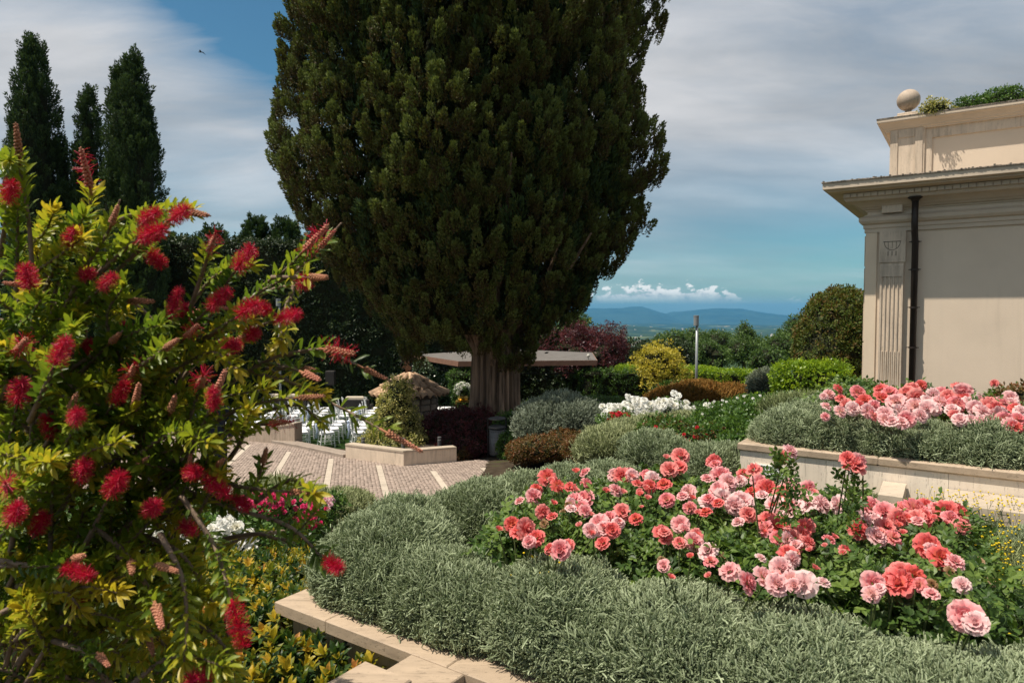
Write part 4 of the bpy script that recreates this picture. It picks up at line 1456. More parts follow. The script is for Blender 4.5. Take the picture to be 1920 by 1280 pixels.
# cross walls coming forward from the coping
Bp = onz(772, 1224, CZ)
ab = (Bp - CC).dot(U)
cw = thing('cross_wall', 'low travertine cross wall meeting the coping below the grey hedge', 'garden wall', tuple(fr(CO, ab + .12, .3, -2.2)))
mb = MB(); fbox(mb, CO, ab, ab + .25, .002, .8, CZ - .056, CZ - .002, bev=.004); mb.build('coping_slab', M['trav_h'], cw)
mb = MB(); fbox(mb, CO, ab + .05, ab + .2, .002, .8, -2.2, CZ - .058); mb.build('wall_slab', M['trav_v'], cw)
Ap = onz(685, 1237, -1.2)
aA = (Ap - CC).dot(U); bA = (Vector((Ap.x, Ap.y, 0)) - Vector((CC.x, CC.y, 0))).dot(NF)
ug = thing('upper_slab', 'thick travertine slab lying on the cross wall at the bottom edge', 'stone slab', tuple(fr(CO, aA + .1, bA + .2, CZ)))
mb = MB(); fbox(mb, CO, aA, aA + .215, bA, bA + .9, -1.262, -1.2, bev=.005); mb.build('slab', M['trav_h'], ug)
mb = MB(); fbox(mb, CO, aA + .02, aA + .19, bA + .03, bA + .9, -2.1, -1.264); mb.build('support', M['trav_v'], ug)
mb = MB(); fbox(mb, CO, ab + .26, ab + 2.2, .05, .1, -2.2, -1.36)
mb.build('wall_face', M['trav_v'], cw)

# ================================================================== trees
def sample_boxface(o, ux, uy, nrm, w, h, dens, rg=RG):
    n = int(w * h * dens)
    a = rg.uniform(0, w, n); b = rg.uniform(0, h, n)
    P = np.array(o)[None] + np.outer(a, ux) + np.outer(b, uy)
    return P, np.tile(nrm, (n, 1))


def hedge(name, label, p, q, depth, z0, z1, protos, dens, scale=(.8, 1.2), lump=0.1, cat='hedge', coremat='core', up=.3, group=None, seed=0):
    """a clipped hedge between plan points p and q, depth to the back"""
    p = np.array([p[0], p[1], 0.0]); q = np.array([q[0], q[1], 0.0])
    ux = (q - p); w = np.linalg.norm(ux); ux /= w
    ny = np.array([ux[1], -ux[0], 0.0])            # front normal
    if ny[1] > 0: ny = -ny
    root = thing(name, label, cat, tuple((p + q) / 2 - ny * depth / 2 + np.array([0, 0, z0])), group)
    h = z1 - z0
    Z = np.array([0, 0, 1.0])
    parts = [sample_boxface(p + Z * z0, ux, Z, ny, w, h, dens), sample_boxface(p + Z * z1, ux, -ny, Z, w, depth, dens * 1.2),
             sample_boxface(p + Z * z0, -ny, Z, -ux, depth, h, dens), sample_boxface(q + Z * z0, -ny, Z, ux, depth, h, dens)]
    P = np.concatenate([x[0] for x in parts]); D = np.concatenate([x[1] for x in parts])
    a = (P - p) @ ux
    wob = fbm(a * 2.2, P[:, 2] * 2.2, 31 + seed, 4) * lump
    P = P + D * wob[:, None] + RG.normal(size=P.shape) * lump * .4
    scatter('foliage', root, P, D + Z * up + RG.normal(size=P.shape) * .4, RG.uniform(*scale, len(P)), protos)
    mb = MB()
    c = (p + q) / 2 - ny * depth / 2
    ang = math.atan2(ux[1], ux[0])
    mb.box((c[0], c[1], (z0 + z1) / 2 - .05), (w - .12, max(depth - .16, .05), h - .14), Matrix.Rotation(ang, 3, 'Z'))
    mb.build('shade_core', M[coremat], root)
    return root


# ---- the great cypress
TY = 16.5
prof_px = [(-210, 850, 960), (-170, 770, 1040), (-120, 680, 1110), (-60, 600, 1180), (0, 548, 1228), (100, 524, 1210), (200, 542, 1200), (300, 540, 1232), (380, 556, 1205), (420, 590, 1200), (470, 606, 1185), (500, 634, 1145), (550, 655, 1100), (600, 700, 1055), (640, 765, 1010), (672, 805, 965)]
pz_l = []
for y_, l_, r_ in prof_px:
    z_ = (585 - y_) * TY / FPX
    pz_l.append((z_, (l_ - 960) / FPX * TY, (r_ - 960) / FPX * TY))
pz_l = np.array(sorted(pz_l))
TRX = (925 - 960) / FPX * TY
tree = thing('great_cypress', 'huge broad cypress with fluted trunk in the middle of the garden', 'tree', (TRX, TY, gz(TRX, TY)))
# trunk: fluted, with deep furrows
mb = MB()
hh = np.linspace(0, 1, 26)
nt = 160
rgt = np.random.default_rng(6)
edges_ = np.sort(rgt.uniform(0, nt, 17)); FLT = np.zeros(nt); FL2 = np.zeros(nt)
for q_ in range(17):
    e0, e1 = edges_[q_], edges_[(q_ + 1) % 17] + (nt if q_ == 16 else 0)
    am = rgt.uniform(.02, .13)
    for q2 in range(int(e0), int(e1) + 1):
        w_ = np.clip((q2 - e0) / max(e1 - e0, 1e-3), 0, 1)
        FLT[q2 % nt] = am * (math.sin(PI * w_) ** .6) * 1.3 - .06; FL2[q2 % nt] = rgt.uniform(.0, .02)
v, f, tn = [], [], []
zb0 = gz(TRX, TY) - .1
for j, u in enumerate(hh):
    z_ = zb0 + u * 5.2
    rad_ = 0.58 * (1 - .12 * u) + .22 * max(0, 1 - u * 3.2) ** 2
    for i in range(nt):
        th = 2 * PI * i / nt
        fl = float(FLT[i] + FL2[i] * math.sin(u * 4 + th) + .012 * math.sin(th * 37 + u * 9))
        v.append((TRX + (rad_ + fl) * math.cos(th) + .1 * u, TY + (rad_ * .9 + fl) * math.sin(th), z_)); tn.append(.45 + fl * 5)  # tint paints shade into the furrows and lightens the ridges
for j in range(len(hh) - 1):
    for i in range(nt):
        f.append((j * nt + i, j * nt + (i + 1) % nt, (j + 1) * nt + (i + 1) % nt, (j + 1) * nt + i))
mb.add(v, f, np.clip(np.array(tn), 0, 1))
mb.build('trunk', M['bark'], tree, True)
mb = MB()
rg = np.random.default_rng(17)
for k in range(34):
    th = rg.uniform(0, 2 * PI); z1 = rg.uniform(.5, 8)
    rr_ = np.interp(z1, pz_l[:, 0], (pz_l[:, 2] - pz_l[:, 1]) / 2) * rg.uniform(.45, .8)
    pts = [(TRX + .3 * math.cos(th), TY + .3 * math.sin(th), -1.4 + rg.uniform(0, 2))]
    e = np.array([TRX + .2 + rr_ * math.cos(th), TY + rr_ * math.sin(th), z1])
    s_ = np.array(pts[0])
    for u in (.35, .7, 1):
        pts.append(tuple(s_ + (e - s_) * np.array([u ** .8, u ** .8, u ** 1.3])))
    mb.tube(pts, [.12, .08, .05, .02], 6)
mb.build('limbs', M['bark'], tree)
clumps = []
for k in range(640):
    z_ = rg.uniform(pz_l[0, 0] + .75, pz_l[-1, 0])
    th = rg.uniform(0, 2 * PI)
    if math.sin(th) > .35 and rg.uniform() < .55: continue
    l_ = np.interp(z_, pz_l[:, 0], pz_l[:, 1]); r_ = np.interp(z_, pz_l[:, 0], pz_l[:, 2])
    cx_ = (l_ + r_) / 2; R_ = (r_ - l_) / 2
    if rg.uniform() > .25 + R_ / 4.6: continue
    cr = rg.uniform(.3, .56); cz = rg.uniform(.55, 1.15)
    R_ *= 1 + .05 * math.sin(th * 5 + z_ * 1.1) + .035 * math.sin(th * 9 - z_ * 2.3)
    rr_ = max(0, R_ - cr * .8 - .46) * rg.uniform(.88, 1.06)
    if rg.uniform() < .2: rr_ *= .84
    clumps.append((cx_ + rr_ * math.cos(th), TY + rr_ * .84 * math.sin(th), z_, cr, cr, cz))
inner = []
for k in range(320):
    z_ = rg.uniform(pz_l[0, 0] + 1.0, pz_l[-1, 0] - 1)
    th = rg.uniform(0, 2 * PI)
    l_ = np.interp(z_, pz_l[:, 0], pz_l[:, 1]); r_ = np.interp(z_, pz_l[:, 0], pz_l[:, 2])
    rr_ = (r_ - l_) / 2 * rg.uniform(.55, .78)
    inner.append(((l_ + r_) / 2 + rr_ * math.cos(th), TY + rr_ * .84 * math.sin(th), z_, .5, .5, .9))
Pi, Ni = sample_ells(inner, 7, rg=rg, jitter=.05)
scatter('inner_sprays', tree, Pi, Ni * .4 + np.array([0, 0, 1.0]) + rg.normal(size=Pi.shape) * .2, rg.uniform(.9, 1.4, len(Pi)), PR['dcyp'])
P, Nn = sample_ells(clumps, 19, rg=rg, jitter=.04)
l_ = np.interp(P[:, 2], pz_l[:, 0], pz_l[:, 1]); r_ = np.interp(P[:, 2], pz_l[:, 0], pz_l[:, 2])
outv = np.stack([P[:, 0] - (l_ + r_) / 2, P[:, 1] - TY, np.zeros(len(P))], 1)
outn = outv / np.maximum(np.linalg.norm(outv, axis=1, keepdims=True), .1)
kk_ = (Nn * outn).sum(1) > -.35
P, Nn, outn = P[kk_], Nn[kk_], outn[kk_]
D = Nn * .3 + outn * .25 + np.array([0, 0, 1.0]) + rg.normal(size=P.shape) * .16
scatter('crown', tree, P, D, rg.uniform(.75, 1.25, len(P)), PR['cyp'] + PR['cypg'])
mb = MB()
zz_ = np.linspace(pz_l[0, 0] + .6, pz_l[-1, 0] - 1, 18)
v, f = [], []
for j, z_ in enumerate(zz_):
    l_ = np.interp(z_, pz_l[:, 0], pz_l[:, 1]); r_ = np.interp(z_, pz_l[:, 0], pz_l[:, 2])
    for i in range(28):
        th = 2 * PI * i / 28
        k_ = .42 + .06 * rg.normal()
        v.append(((l_ + r_) / 2 + (r_ - l_) / 2 * k_ * math.cos(th), TY + (r_ - l_) / 2 * k_ * math.sin(th), z_))
for j in range(17):
    for i in range(28):
        f.append((j * 28 + i, j * 28 + (i + 1) % 28, (j + 1) * 28 + (i + 1) % 28, (j + 1) * 28 + i))
mb.add(v, f); mb.build('shade_core', M['core'], tree)


# ---- tall dark cypresses on the left
def spire(label, tops, Y, z0, seed, group='dark cypress spires on the left'):
    """tops: list of (px, py_top, half width in px at the foot)"""
    rg = np.random.default_rng(seed)
    c0 = W(tops[0][0], 585, Y)
    root = thing('cypress_tree', label, 'tree', (c0.x, Y, z0), group)
    PP, DD, SS = [], [], []
    mb = MB()
    for px, py, hw, yy in tops:
        top = W(px, py, Y + yy)
        wr = hw / FPX * Y
        H = top.z - z0
        n = int(H * wr * 85)
        u = rg.uniform(0, 1, n) ** .8
        th = rg.uniform(0, 2 * PI, n)
        prof = wr * np.clip((1 - u) * 5.5, 0, 1) ** .75 * (.72 + .28 * np.clip((1 - u) * 1.6, 0, 1)) * (1 + .16 * np.sin(u * 23 + th * 3 + seed) + .1 * rg.normal(size=n))
        lean = (rg.normal() * .12) * u ** 4
        x = top.x + prof * np.cos(th) + lean; y = Y + yy + prof * np.sin(th); z = z0 + u * H
        PP.append(np.stack([x, y, z - .25], 1))
        DD.append(np.stack([np.cos(th) * .3, np.sin(th) * .3, np.ones(n)], 1) + rg.normal(size=(n, 3)) * .16)
        SS.append(rg.uniform(.7, 1.3, n))
        mb.lathe([(wr * .75, z0), (wr * .75, z0 + H * .6), (wr * .5, z0 + H * .85), (.03, z0 + H * .97)], (top.x, Y + yy, 0), 14)
    scatter('crown', root, np.concatenate(PP), np.concatenate(DD), np.concatenate(SS), PR['dcyp'])
    mb.build('shade_core', M['core'], root)
    mb = MB(); mb.tube([(c0.x, Y, z0 - .1), (c0.x, Y, z0 + 3)], [.25, .15], 10); mb.build('trunk', M['dark_bark'], root)


spire('tallest dark cypress spire, at the left edge of the picture', [(62, 78, 38, 0), (44, 190, 28, .3)], 27, -4.2, 1)
spire('thin low cypress spire between the tallest one and the middle one', [(118, 252, 14, 0)], 27.6, -4.2, 5)
spire('middle dark cypress spire, shorter than its two neighbours', [(162, 172, 23, 0), (152, 280, 20, .2)], 27.3, -4.2, 2)
spire('double topped dark cypress spire nearest the great cypress', [(248, 100, 32, 0), (222, 130, 28, .3), (266, 180, 26, -.2), (208, 270, 22, 0)], 26.5, -4.2, 3)

# ---- the tall dark hedge behind the lawn and the conifers over it
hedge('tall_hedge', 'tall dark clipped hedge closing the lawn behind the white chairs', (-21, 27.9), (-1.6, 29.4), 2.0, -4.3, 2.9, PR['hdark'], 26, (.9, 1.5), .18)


def leyland(label, px, py, Y, wpx, z0, seed):
    rg = np.random.default_rng(seed)
    top = W(px, py, Y); wr = wpx / FPX * Y
    root = thing('leyland_conifer', label, 'tree', (top.x, Y, z0), 'conifers behind the tall hedge')
    n = 700
    u = rg.uniform(0.25, 1, n); th = rg.uniform(0, 2 * PI, n)
    H = top.z - z0
    pr = wr * np.clip((1 - u) * 3.4, 0.04, 1) ** .8 * (1 + .25 * rg.normal(size=n))
    P = np.stack([top.x + pr * np.cos(th), Y + pr * np.sin(th), z0 + u * H - .35], 1)
    D = np.stack([np.cos(th) * .6, np.sin(th) * .6, np.ones(n)], 1) + rg.normal(size=(n, 3)) * .2
    scatter('crown', root, P, D, rg.uniform(.7, 1.5, n), PR['ley'])
    mb = MB(); mb.tube([(top.x, Y, z0), (top.x, Y, top.z - .5)], [.2, .04], 8); mb.build('trunk', M['dark_bark'], root)


for lab, px, py, w_ in (('feathery green conifer top just left of the great cypress', 536, 408, 44), ('feathery green conifer top, second from the great cypress', 480, 408, 40), ('feathery conifer top over the bottlebrush seed spikes', 400, 425, 46), ('low feathery conifer top beside the double cypress spire', 335, 442, 40), ('feathery conifer tucked against the great cypress crown', 590, 440, 36)):
    leyland(lab, px, py, 31, w_, -4.3, px)


# ---- broad-leaved trees
def broad_tree(label, px, py_top, Y, wpx, py_bot, z0, protos, seed, name='tree', dens=9, scale=(.8, 1.3), flat=1.0, group=None, cat='tree', nclump=16, trunk=True, up=.4, wild=.45, bark='dark_bark', crs=(.26, .42), jit=.12, core=.62):
    rg = np.random.default_rng(seed)
    top = W(px, py_top, Y); bot = W(px, py_bot, Y)
    R_ = wpx / 2 / FPX * Y; H = (top.z - bot.z) / 2
    c = np.array([top.x, Y, (top.z + bot.z) / 2])
    ells = []
    for k in range(nclump):
        d = rg.normal(size=3); d /= np.linalg.norm(d)
        if d[2] < -.5: d[2] *= -.6
        rr_ = rg.uniform(*crs)
        ells.append((c[0] + d[0] * R_ * (1 - rr_), c[1] + d[1] * R_ * (1 - rr_), c[2] + d[2] * H * (1 - rr_), R_ * rr_, R_ * rr_, H * rr_ * 1.05))
    root = thing(name, label, cat, (c[0], Y, z0), group)
    P, Nn = sample_ells(ells, dens, rg=rg, jitter=jit)
    D = Nn + np.array([0, 0, up]) + rg.normal(size=P.shape) * wild
    scatter('crown', root, P, D, rg.uniform(*scale, len(P)), protos)
    mb = MB()
    for e in ells:
        mb.ell(e[:3], np.array(e[3:6]) * core, 10, 7, jit=.05)
    mb.build('shade_core', M['core'], root, kind='stuff')
    if trunk:
        mb = MB()
        mb.tube([(c[0], Y, z0 - .1), (c[0] + R_ * .05, Y, (z0 + bot.z) / 2), (c[0], Y, c[2])], [R_ * .09 + .03, R_ * .07 + .02, .03], 8)
        for k in range(5):
            e = ells[k]
            mb.tube([(c[0], Y, bot.z * .7 + c[2] * .3), tuple((np.array(e[:3]) + c) / 2), tuple(e[:3])], [R_ * .04 + .015, R_ * .03 + .01, .01], 6)
        mb.build('trunk', M[bark], root)
    return root


mid = [('round dark green tree left of the lamp post, lowest of the far row', 1258, 622, 52, 74, 700), ('small dark flat topped tree behind the lamp post', 1300, 618, 66, 60, 660),
       ('broad round green tree right of the lamp post', 1350, 612, 60, 74, 695), ('dense green tree in front of the pointed one', 1322, 640, 50, 90, 705), ('pointed conifer standing out above the far tree row', 1398, 606, 66, 38, 680),
       ('large leafy tree below the pointed conifer', 1395, 628, 54, 70, 705), ('lighter green tree between the pointed conifer and the dome tree', 1452, 622, 58, 86, 702), ('pale green low tree beside the gap in the hedge', 1440, 650, 48, 70, 706),
       ('tall green tree rising behind the dome tree', 1497, 592, 62, 76, 690), ('small round tree low over the hedge gap', 1420, 632, 70, 40, 690), ('dark green tree hidden between lamp post and golden shrub', 1235, 640, 58, 60, 705)]
for i, (lab, px, pt, Y, w_, pb) in enumerate(mid):
    broad_tree(lab, px, pt, Y, w_, pb, gz((px - 960) / FPX * Y, Y), PR['tree'], 100 + i, dens=8, scale=(.55, 1.0), group='trees beyond the garden hedge', nclump=11 if 'pointed' not in lab else 9, crs=(.3, .52), jit=.08, core=.8)
broad_tree('green tree showing between the great cypress and the plum tree', 1062, 575, 34, 100, 680, -4.5, PR['tree_near'], 140, dens=12, scale=(1, 1.6))
broad_tree('green tree behind the pavilion roof beside the cypress trunk', 1000, 620, 36, 130, 700, -4.6, PR['tree_near'], 141, dens=9, scale=(1, 1.6))
# purple plum: many upright plumes
plum = broad_tree('dark purple leaved plum tree behind the pavilion', 1098, 622, 29.5, 170, 712, -4.3, PR['plum'], 150, name='plum_tree', dens=20, scale=(.9, 1.4), nclump=24, up=.8)
rg = np.random.default_rng(151)
PP = []
for k in range(46):
    px = rg.uniform(1010, 1178); py = 598 + abs(px - 1110) * .22 + rg.uniform(0, 25)
    t_ = W(px, py, 29.5 + rg.uniform(-1, 1))
    for j in range(16):
        PP.append((t_.x + rg.normal() * .05, t_.y + rg.normal() * .05, t_.z - j * .075))
PP = np.array(PP)
scatter('plumes', plum, PP, np.tile([0, 0, 1.0], (len(PP), 1)) + rg.normal(size=PP.shape) * .25, rg.uniform(.6, 1.0, len(PP)), PR['plum'])

# ---- garden hedges and shrubs on the right, far to near
hedge('lime_hedge', 'bright lime green clipped hedge running behind the lamp post', W(1150, 700, 27)[:2], W(1424, 700, 24.5)[:2], .9, -3.9, W(1350, 697, 25).z, PR['lime'], 90, (.8, 1.3), .08, seed=1)
hedge('green_hedge', 'bright green clipped hedge next to the dome tree', W(1452, 700, 12.6)[:2], W(1570, 700, 12.0)[:2], .9, -2.7, W(1500, 695, 12.3).z, PR['lime'], 150, (.7, 1.1), .09, seed=2)
shrub('dome_tree', 'tall dome clipped evergreen with bronze tips beside the building', 'tree', [(W(1570, 640, 13.6).x, 13.6, W(1570, 635, 13.6).z - .25, .8, .9, 1.25), (W(1582, 640, 13.8).x, 13.9, W(1570, 600, 13.8).z - .1, .72, .8, .78), (W(1545, 640, 13.6).x, 13.5, W(1550, 665, 13.6).z, .55, .7, .72), (W(1630, 640, 13.6).x, 13.7, W(1600, 650, 13.6).z, .8, .8, .95)], PR['dome'], 150, (.7, 1.2), loc=(W(1575, 640, 13.6).x, 13.6, gz(6, 13.6)), jitter=.03)
mb = MB()
pf = W(1575, 640, 13.6)
mb.tube([(pf.x, 13.6, gz(6, 13.6) - .1), (pf.x, 13.6, -.8)], [.12, .08], 8)
rootd = [o for o in bpy.data.objects if o.name == 'dome_tree'][0]
mb.build('trunk', M['dark_bark'], rootd)
broad_tree('golden yellow variegated shrub left of the lamp post', 1236, 645, 23.5, 98, 745, gz(4, 23.5), PR['yel'], 160, name='golden_shrub', cat='shrub', dens=50, scale=(.8, 1.3), nclump=26, crs=(.24, .4), jit=.09, core=.45)
shrub('heath_mound', 'russet orange brown heath mound at the foot of the lamp post', 'shrub', [(W(1310, 750, 21).x, 21, W(1310, 746, 21).z - .2, 1.25, .9, .6), (W(1370, 750, 21).x, 21.2, W(1370, 750, 21).z - .2, 1.0, .8, .55), (W(1270, 750, 21).x, 21.3, W(1275, 752, 21).z - .2, .9, .8, .5)], PR['rust'], 170, (1.0, 1.7), up=.8, zmin=-3.6)
shrub('green_shrub', 'low mid green shrub between golden shrub and heath mound', 'shrub', [(W(1268, 740, 22.5).x, 22.6, W(1268, 738, 22.5).z - .2, .9, .7, .6)], PR['green'], 120, (1.0, 1.6))
shrub('glossy_shrub', 'glossy green shrub dotted with tiny white flowers', 'shrub', [(W(px, py, Y).x, Y, W(px, py + 30, Y).z, r_, r_ * .9, h_) for px, py, Y, r_, h_ in ((1375, 800, 7.0, .34, .22), (1345, 815, 7.2, .3, .18), (1400, 785, 7.4, .38, .26), (1440, 770, 7.8, .42, .26), (1370, 770, 8.0, .42, .24), (1395, 825, 6.6, .28, .2), (1490, 765, 7.8, .45, .26), (1410, 755, 8.6, .45, .26), (1460, 750, 9.0, .5, .25))], PR['green'], 420, (.6, 1.0))
shrub('leafy_mound', 'yellow green leafy mound in the hedge gap', 'shrub', [(W(1432, 745, 11.8).x, 11.8, W(1432, 756, 11.8).z - .12, .5, .5, .2), (W(1480, 752, 11).x, 11, W(1480, 764, 11).z - .12, .7, .5, .2)], PR['lime'], 220, (.6, 1.0))
shrub('grey_gap_shrub', 'grey shrub seen through the gap between the two hedges', 'shrub', [(W(1436, 715, 19).x, 19, W(1436, 722, 19).z, .42, .4, .38)], PR['teuc'], 160, (.8, 1.3), coremat='core_grey')
shrub('teucrium_bush', 'large silver grey bush between the cypress trunk and the white roses', 'shrub', [(W(1030, 790, 13.4).x, 13.5, W(1030, 795, 13.4).z, .62, .6, .42), (W(1080, 785, 13.4).x, 13.3, W(1080, 790, 13.4).z, .55, .6, .36), (W(1010, 800, 13).x, 13.2, W(1000, 805, 13).z, .4, .5, .3), (W(1055, 775, 13.6).x, 13.8, W(1055, 782, 13.6).z, .5, .5, .38), (W(1110, 800, 13).x, 13.1, W(1110, 805, 13).z, .35, .4, .28)], PR['teuc'], 240, (.7, 1.4), up=.9, coremat='core_grey', zmin=-2.9)
shrub('red_leaf_groundcover', 'low red brown leafy ground cover in front of the silver bush', 'ground cover', [(W(1020, 835, 12.4).x, 12.4, W(1020, 838, 12.4).z, .55, .4, .2), (W(1060, 825, 12.6).x, 12.6, W(1065, 828, 12.6).z, .5, .4, .2), (W(985, 845, 12.6).x, 12.8, W(985, 850, 12.6).z, .35, .35, .2)], PR['redb'], 420, (.7, 1.2))
shrub('orange_leaf_shrub', 'small orange brown shrub at the path end', 'shrub', [(W(1086, 838, 10.6).x, 10.6, W(1086, 842, 10.6).z, .26, .3, .17)], PR['redb'], 700, (.5, .9))
shrub('dark_green_groundcover', 'dark green leafy patch beside the litter bin', 'ground cover', [(W(970, 840, 14.2).x, 14.3, W(975, 840, 14.2).z, .4, .4, .35), (W(955, 820, 15).x, 15.3, W(955, 815, 15).z, .4, .4, .45)], PR['green'], 170, (.7, 1.2))
# pale and grey santolina mounds stepping back
for nm, lab, ells, pr, sc_ in (
    ('santolina_mound', 'pale yellow green cushion mound beyond the path end', [(1150, 825, 8.2, .42, .2), (1185, 808, 8.8, .4, .18), (1125, 835, 8.4, .3, .18)], 'santp', (.8, 1.2)),
    ('santolina_mound', 'grey cushion mound behind the big front roses', [(1225, 838, 6.6, .3, .2), (1260, 850, 6.4, .22, .16)], 'sant_far', (.7, 1.1)),
    ('santolina_mound', 'small grey cushion mound left of the planter corner', [(1335, 862, 5.6, .2, .15), (1310, 858, 6, .18, .13), (1365, 855, 5.7, .16, .13)], 'sant_far', (.6, 1.0)),
    ('santolina_mound', 'soft green grey mound under the white roses', [(1230, 800, 9.2, .42, .18), (1290, 795, 9.4, .4, .18), (1180, 815, 8.9, .3, .14)], 'santp', (.8, 1.2)),
    ('santolina_mound', 'grey green mound under the glossy shrub', [(1300, 790, 10, .5, .2)], 'sant_far', (.9, 1.3))):
    E_ = []
    for px, py, Y, r_, h_ in ells:
        c = W(px, py, Y); E_.append((c.x, Y, c.z - h_ * .3, r_, r_ * .9, h_))
    shrub(nm, lab, 'shrub', E_, PR[pr], 1500 if Y < 7 else 950, sc_, up=.8, coremat='core_grey', group='cushion mounds behind the roses')
shrub('red_flower_shrub', 'loose green shrub with small red flowers behind the grey mounds', 'shrub', [(W(1290, 825, 7.2).x, 7.2, W(1290, 828, 7.2).z, .42, .35, .2), (W(1350, 830, 7).x, 7.0, W(1350, 832, 7).z, .35, .35, .2), (W(1250, 812, 7.6).x, 7.7, W(1250, 815, 7.6).z, .3, .3, .17)], PR['redb'] + PR['green'], 520, (.55, .9))
# filler greenery so no bare soil shows between
shrub('back_bed_greenery', 'mixed low greenery filling the back bed under the golden shrub', 'ground cover', [(W(1150, 770, 17).x, 17, -2.75, 1.4, 1.0, .4), (W(1240, 770, 15).x, 15, -2.6, 1.3, .9, .35), (W(1340, 780, 12).x, 12, -2.35, 1.2, .8, .35), (W(1480, 770, 11).x, 11.2, -2.2, 1.3, .8, .38), (W(1120, 750, 20).x, 20, -3.0, 1.6, 1, .5)], PR['green'], 90, (.8, 1.3))
shrub('planter_edge_greenery', 'thin yellow green shrub line along the planter end', 'shrub', [(W(1490, 750, 7.2).x, 7.3, W(1490, 756, 7.2).z - .1, .3, .3, .13), (W(1530, 745, 7.0).x, 7.1, W(1530, 752, 7.0).z - .1, .35, .3, .13)], PR['santg'], 500, (.9, 1.3), up=.9)

# ================================================================== pavilion
ez = (585 - 677) * 22.2 / FPX
octv = [(-1.7, 21.9), (2.78, 22.4), (3.12, 26.6), (-.8, 28.6), (-3.62, 25.4)]
NV = len(octv)
PCN = Vector((sum(v[0] for v in octv) / NV, sum(v[1] for v in octv) / NV))
pav = thing('pavilion', 'low many sided garden pavilion with flat grey roof and brown fascia behind the cypress', 'pavilion', (PCN.x, PCN.y, -4.3))
mb = MB()
apex = ez + .24
v = [(x, y, ez + .02) for x, y in octv] + [(PCN.x, PCN.y, apex)]
for k in range(NV):
    mb2 = MB()
    a, b = octv[k], octv[(k + 1) % NV]
    mb2.add([(a[0], a[1], ez + .02), (b[0], b[1], ez + .02), (PCN.x, PCN.y, apex), (a[0], a[1], ez - .02), (b[0], b[1], ez - .02), (PCN.x, PCN.y, apex - .05)], [(0, 1, 2), (5, 4, 3), (0, 3, 4, 1)])
    mb2.build('roof_panel', M['roofgrey'], pav)
    d = Vector((b[0] - a[0], b[1] - a[1])); ang = math.atan2(d.y, d.x)
    mb2 = MB(); mb2.box(((a[0] + b[0]) / 2, (a[1] + b[1]) / 2, ez - .07), (d.length - .01, .06, .16), Matrix.Rotation(ang, 3, 'Z')); mb2.build('fascia', M['fascia'], pav)
    # iron lattice band
    mb2 = MB()
    q = .93
    ax, ay = PCN.x + (a[0] - PCN.x) * q, PCN.y + (a[1] - PCN.y) * q
    bx_, by_ = PCN.x + (b[0] - PCN.x) * q, PCN.y + (b[1] - PCN.y) * q
    mb2.tube([(ax, ay, ez - .22), (bx_, by_, ez - .22)], .018, 5); mb2.tube([(ax, ay, ez - .42), (bx_, by_, ez - .42)], .018, 5)
    for j in range(18):
        u0, u1 = j / 18, (j + 1) / 18
        mb2.tube([(ax + (bx_ - ax) * u0, ay + (by_ - ay) * u0, ez - .22), (ax + (bx_ - ax) * u1, ay + (by_ - ay) * u1, ez - .42)], .008, 4, cap=False)
        mb2.tube([(ax + (bx_ - ax) * u0, ay + (by_ - ay) * u0, ez - .42), (ax + (bx_ - ax) * u1, ay + (by_ - ay) * u1, ez - .22)], .008, 4, cap=False)
    mb2.build('lattice_band', M['iron'], pav)
    mb2 = MB(); mb2.tube([(ax, ay, -4.35), (ax, ay, ez)], .06, 8); mb2.build('post', M['iron'], pav)
for px, py, Y in ((790, 660, 24.6), (1103, 668, 22.6)):
    c = W(px, py, Y)
    mb = MB(); mb.tube([(c.x, c.y, ez), (c.x, c.y, ez + .1)], .02, 6); mb.ell((c.x, c.y, ez + .15), (.06, .06, .06), 12, 8); mb.build('roof_spotlight', M['bollard_lens'], pav, True)
# climbers on the posts
for k, (lab, pr) in enumerate((('ivy climbing the pavilion post nearest the trunk', 'green'), ('ivy climbing the pavilion post under the roof corner at the plum tree', 'green'))):
    x, y = octv[k]
    x, y = PCN.x + (x - PCN.x) * .94, PCN.y + (y - PCN.y) * .94
    shrub('climbing_ivy', lab, 'climber', [(x, y, -3.9, .45, .35, .55), (x + .05, y, -3.2, .38, .3, .6), (x - .05, y, -2.5, .35, .3, .55), (x, y, -2.05, .5, .3, .2)], PR['green'], 70, (.8, 1.4), loc=(x, y, -4.3), group='ivy on the pavilion posts')
shrub('jasmine_climber', 'glossy pale leaved climber under the pavilion roof left of the trunk', 'climber', [(W(800, 700, 24).x, 24.2, W(800, 693, 24).z, .5, .3, .3), (W(845, 700, 24).x, 24.2, W(845, 695, 24).z, .6, .3, .28), (W(870, 720, 24).x, 24.4, W(870, 725, 24).z, .5, .3, .5), (W(790, 740, 24).x, 24.6, W(800, 740, 24).z, .7, .3, .6), (W(850, 750, 24.6).x, 24.8, -3.6, .8, .3, .6)], PR['jas'], 60, (.7, 1.2), loc=(W(820, 700, 24).x, 24.3, -4.3))
hedge('back_hedge', 'dark hedge added behind the pavilion as backing for the shade under its roof', (-3.5, 33.5), (8.5, 32.5), 1.2, -4.5, -1.6, PR['hdark'], 26, (.9, 1.4), .15, seed=4)  # added as a dark backing for the shaded zone under the roof
hedge('ivy_screen', 'ivy covered screen under the pavilion roof between trunk and plum tree', (2.2, 24.4), (5.6, 25.2), .4, -4.3, -2.15, PR['green'], 60, (.8, 1.4), .12, seed=5)
shrub('yellow_green_shrub', 'small yellow green shrub at the foot of the cypress trunk', 'shrub', [(W(1000, 765, 19).x, 19, W(1000, 768, 19).z, .3, .3, .25), (W(1020, 765, 19.4).x, 19.4, W(1022, 768, 19).z, .3, .3, .25)], PR['lime'], 130, (.7, 1.1))

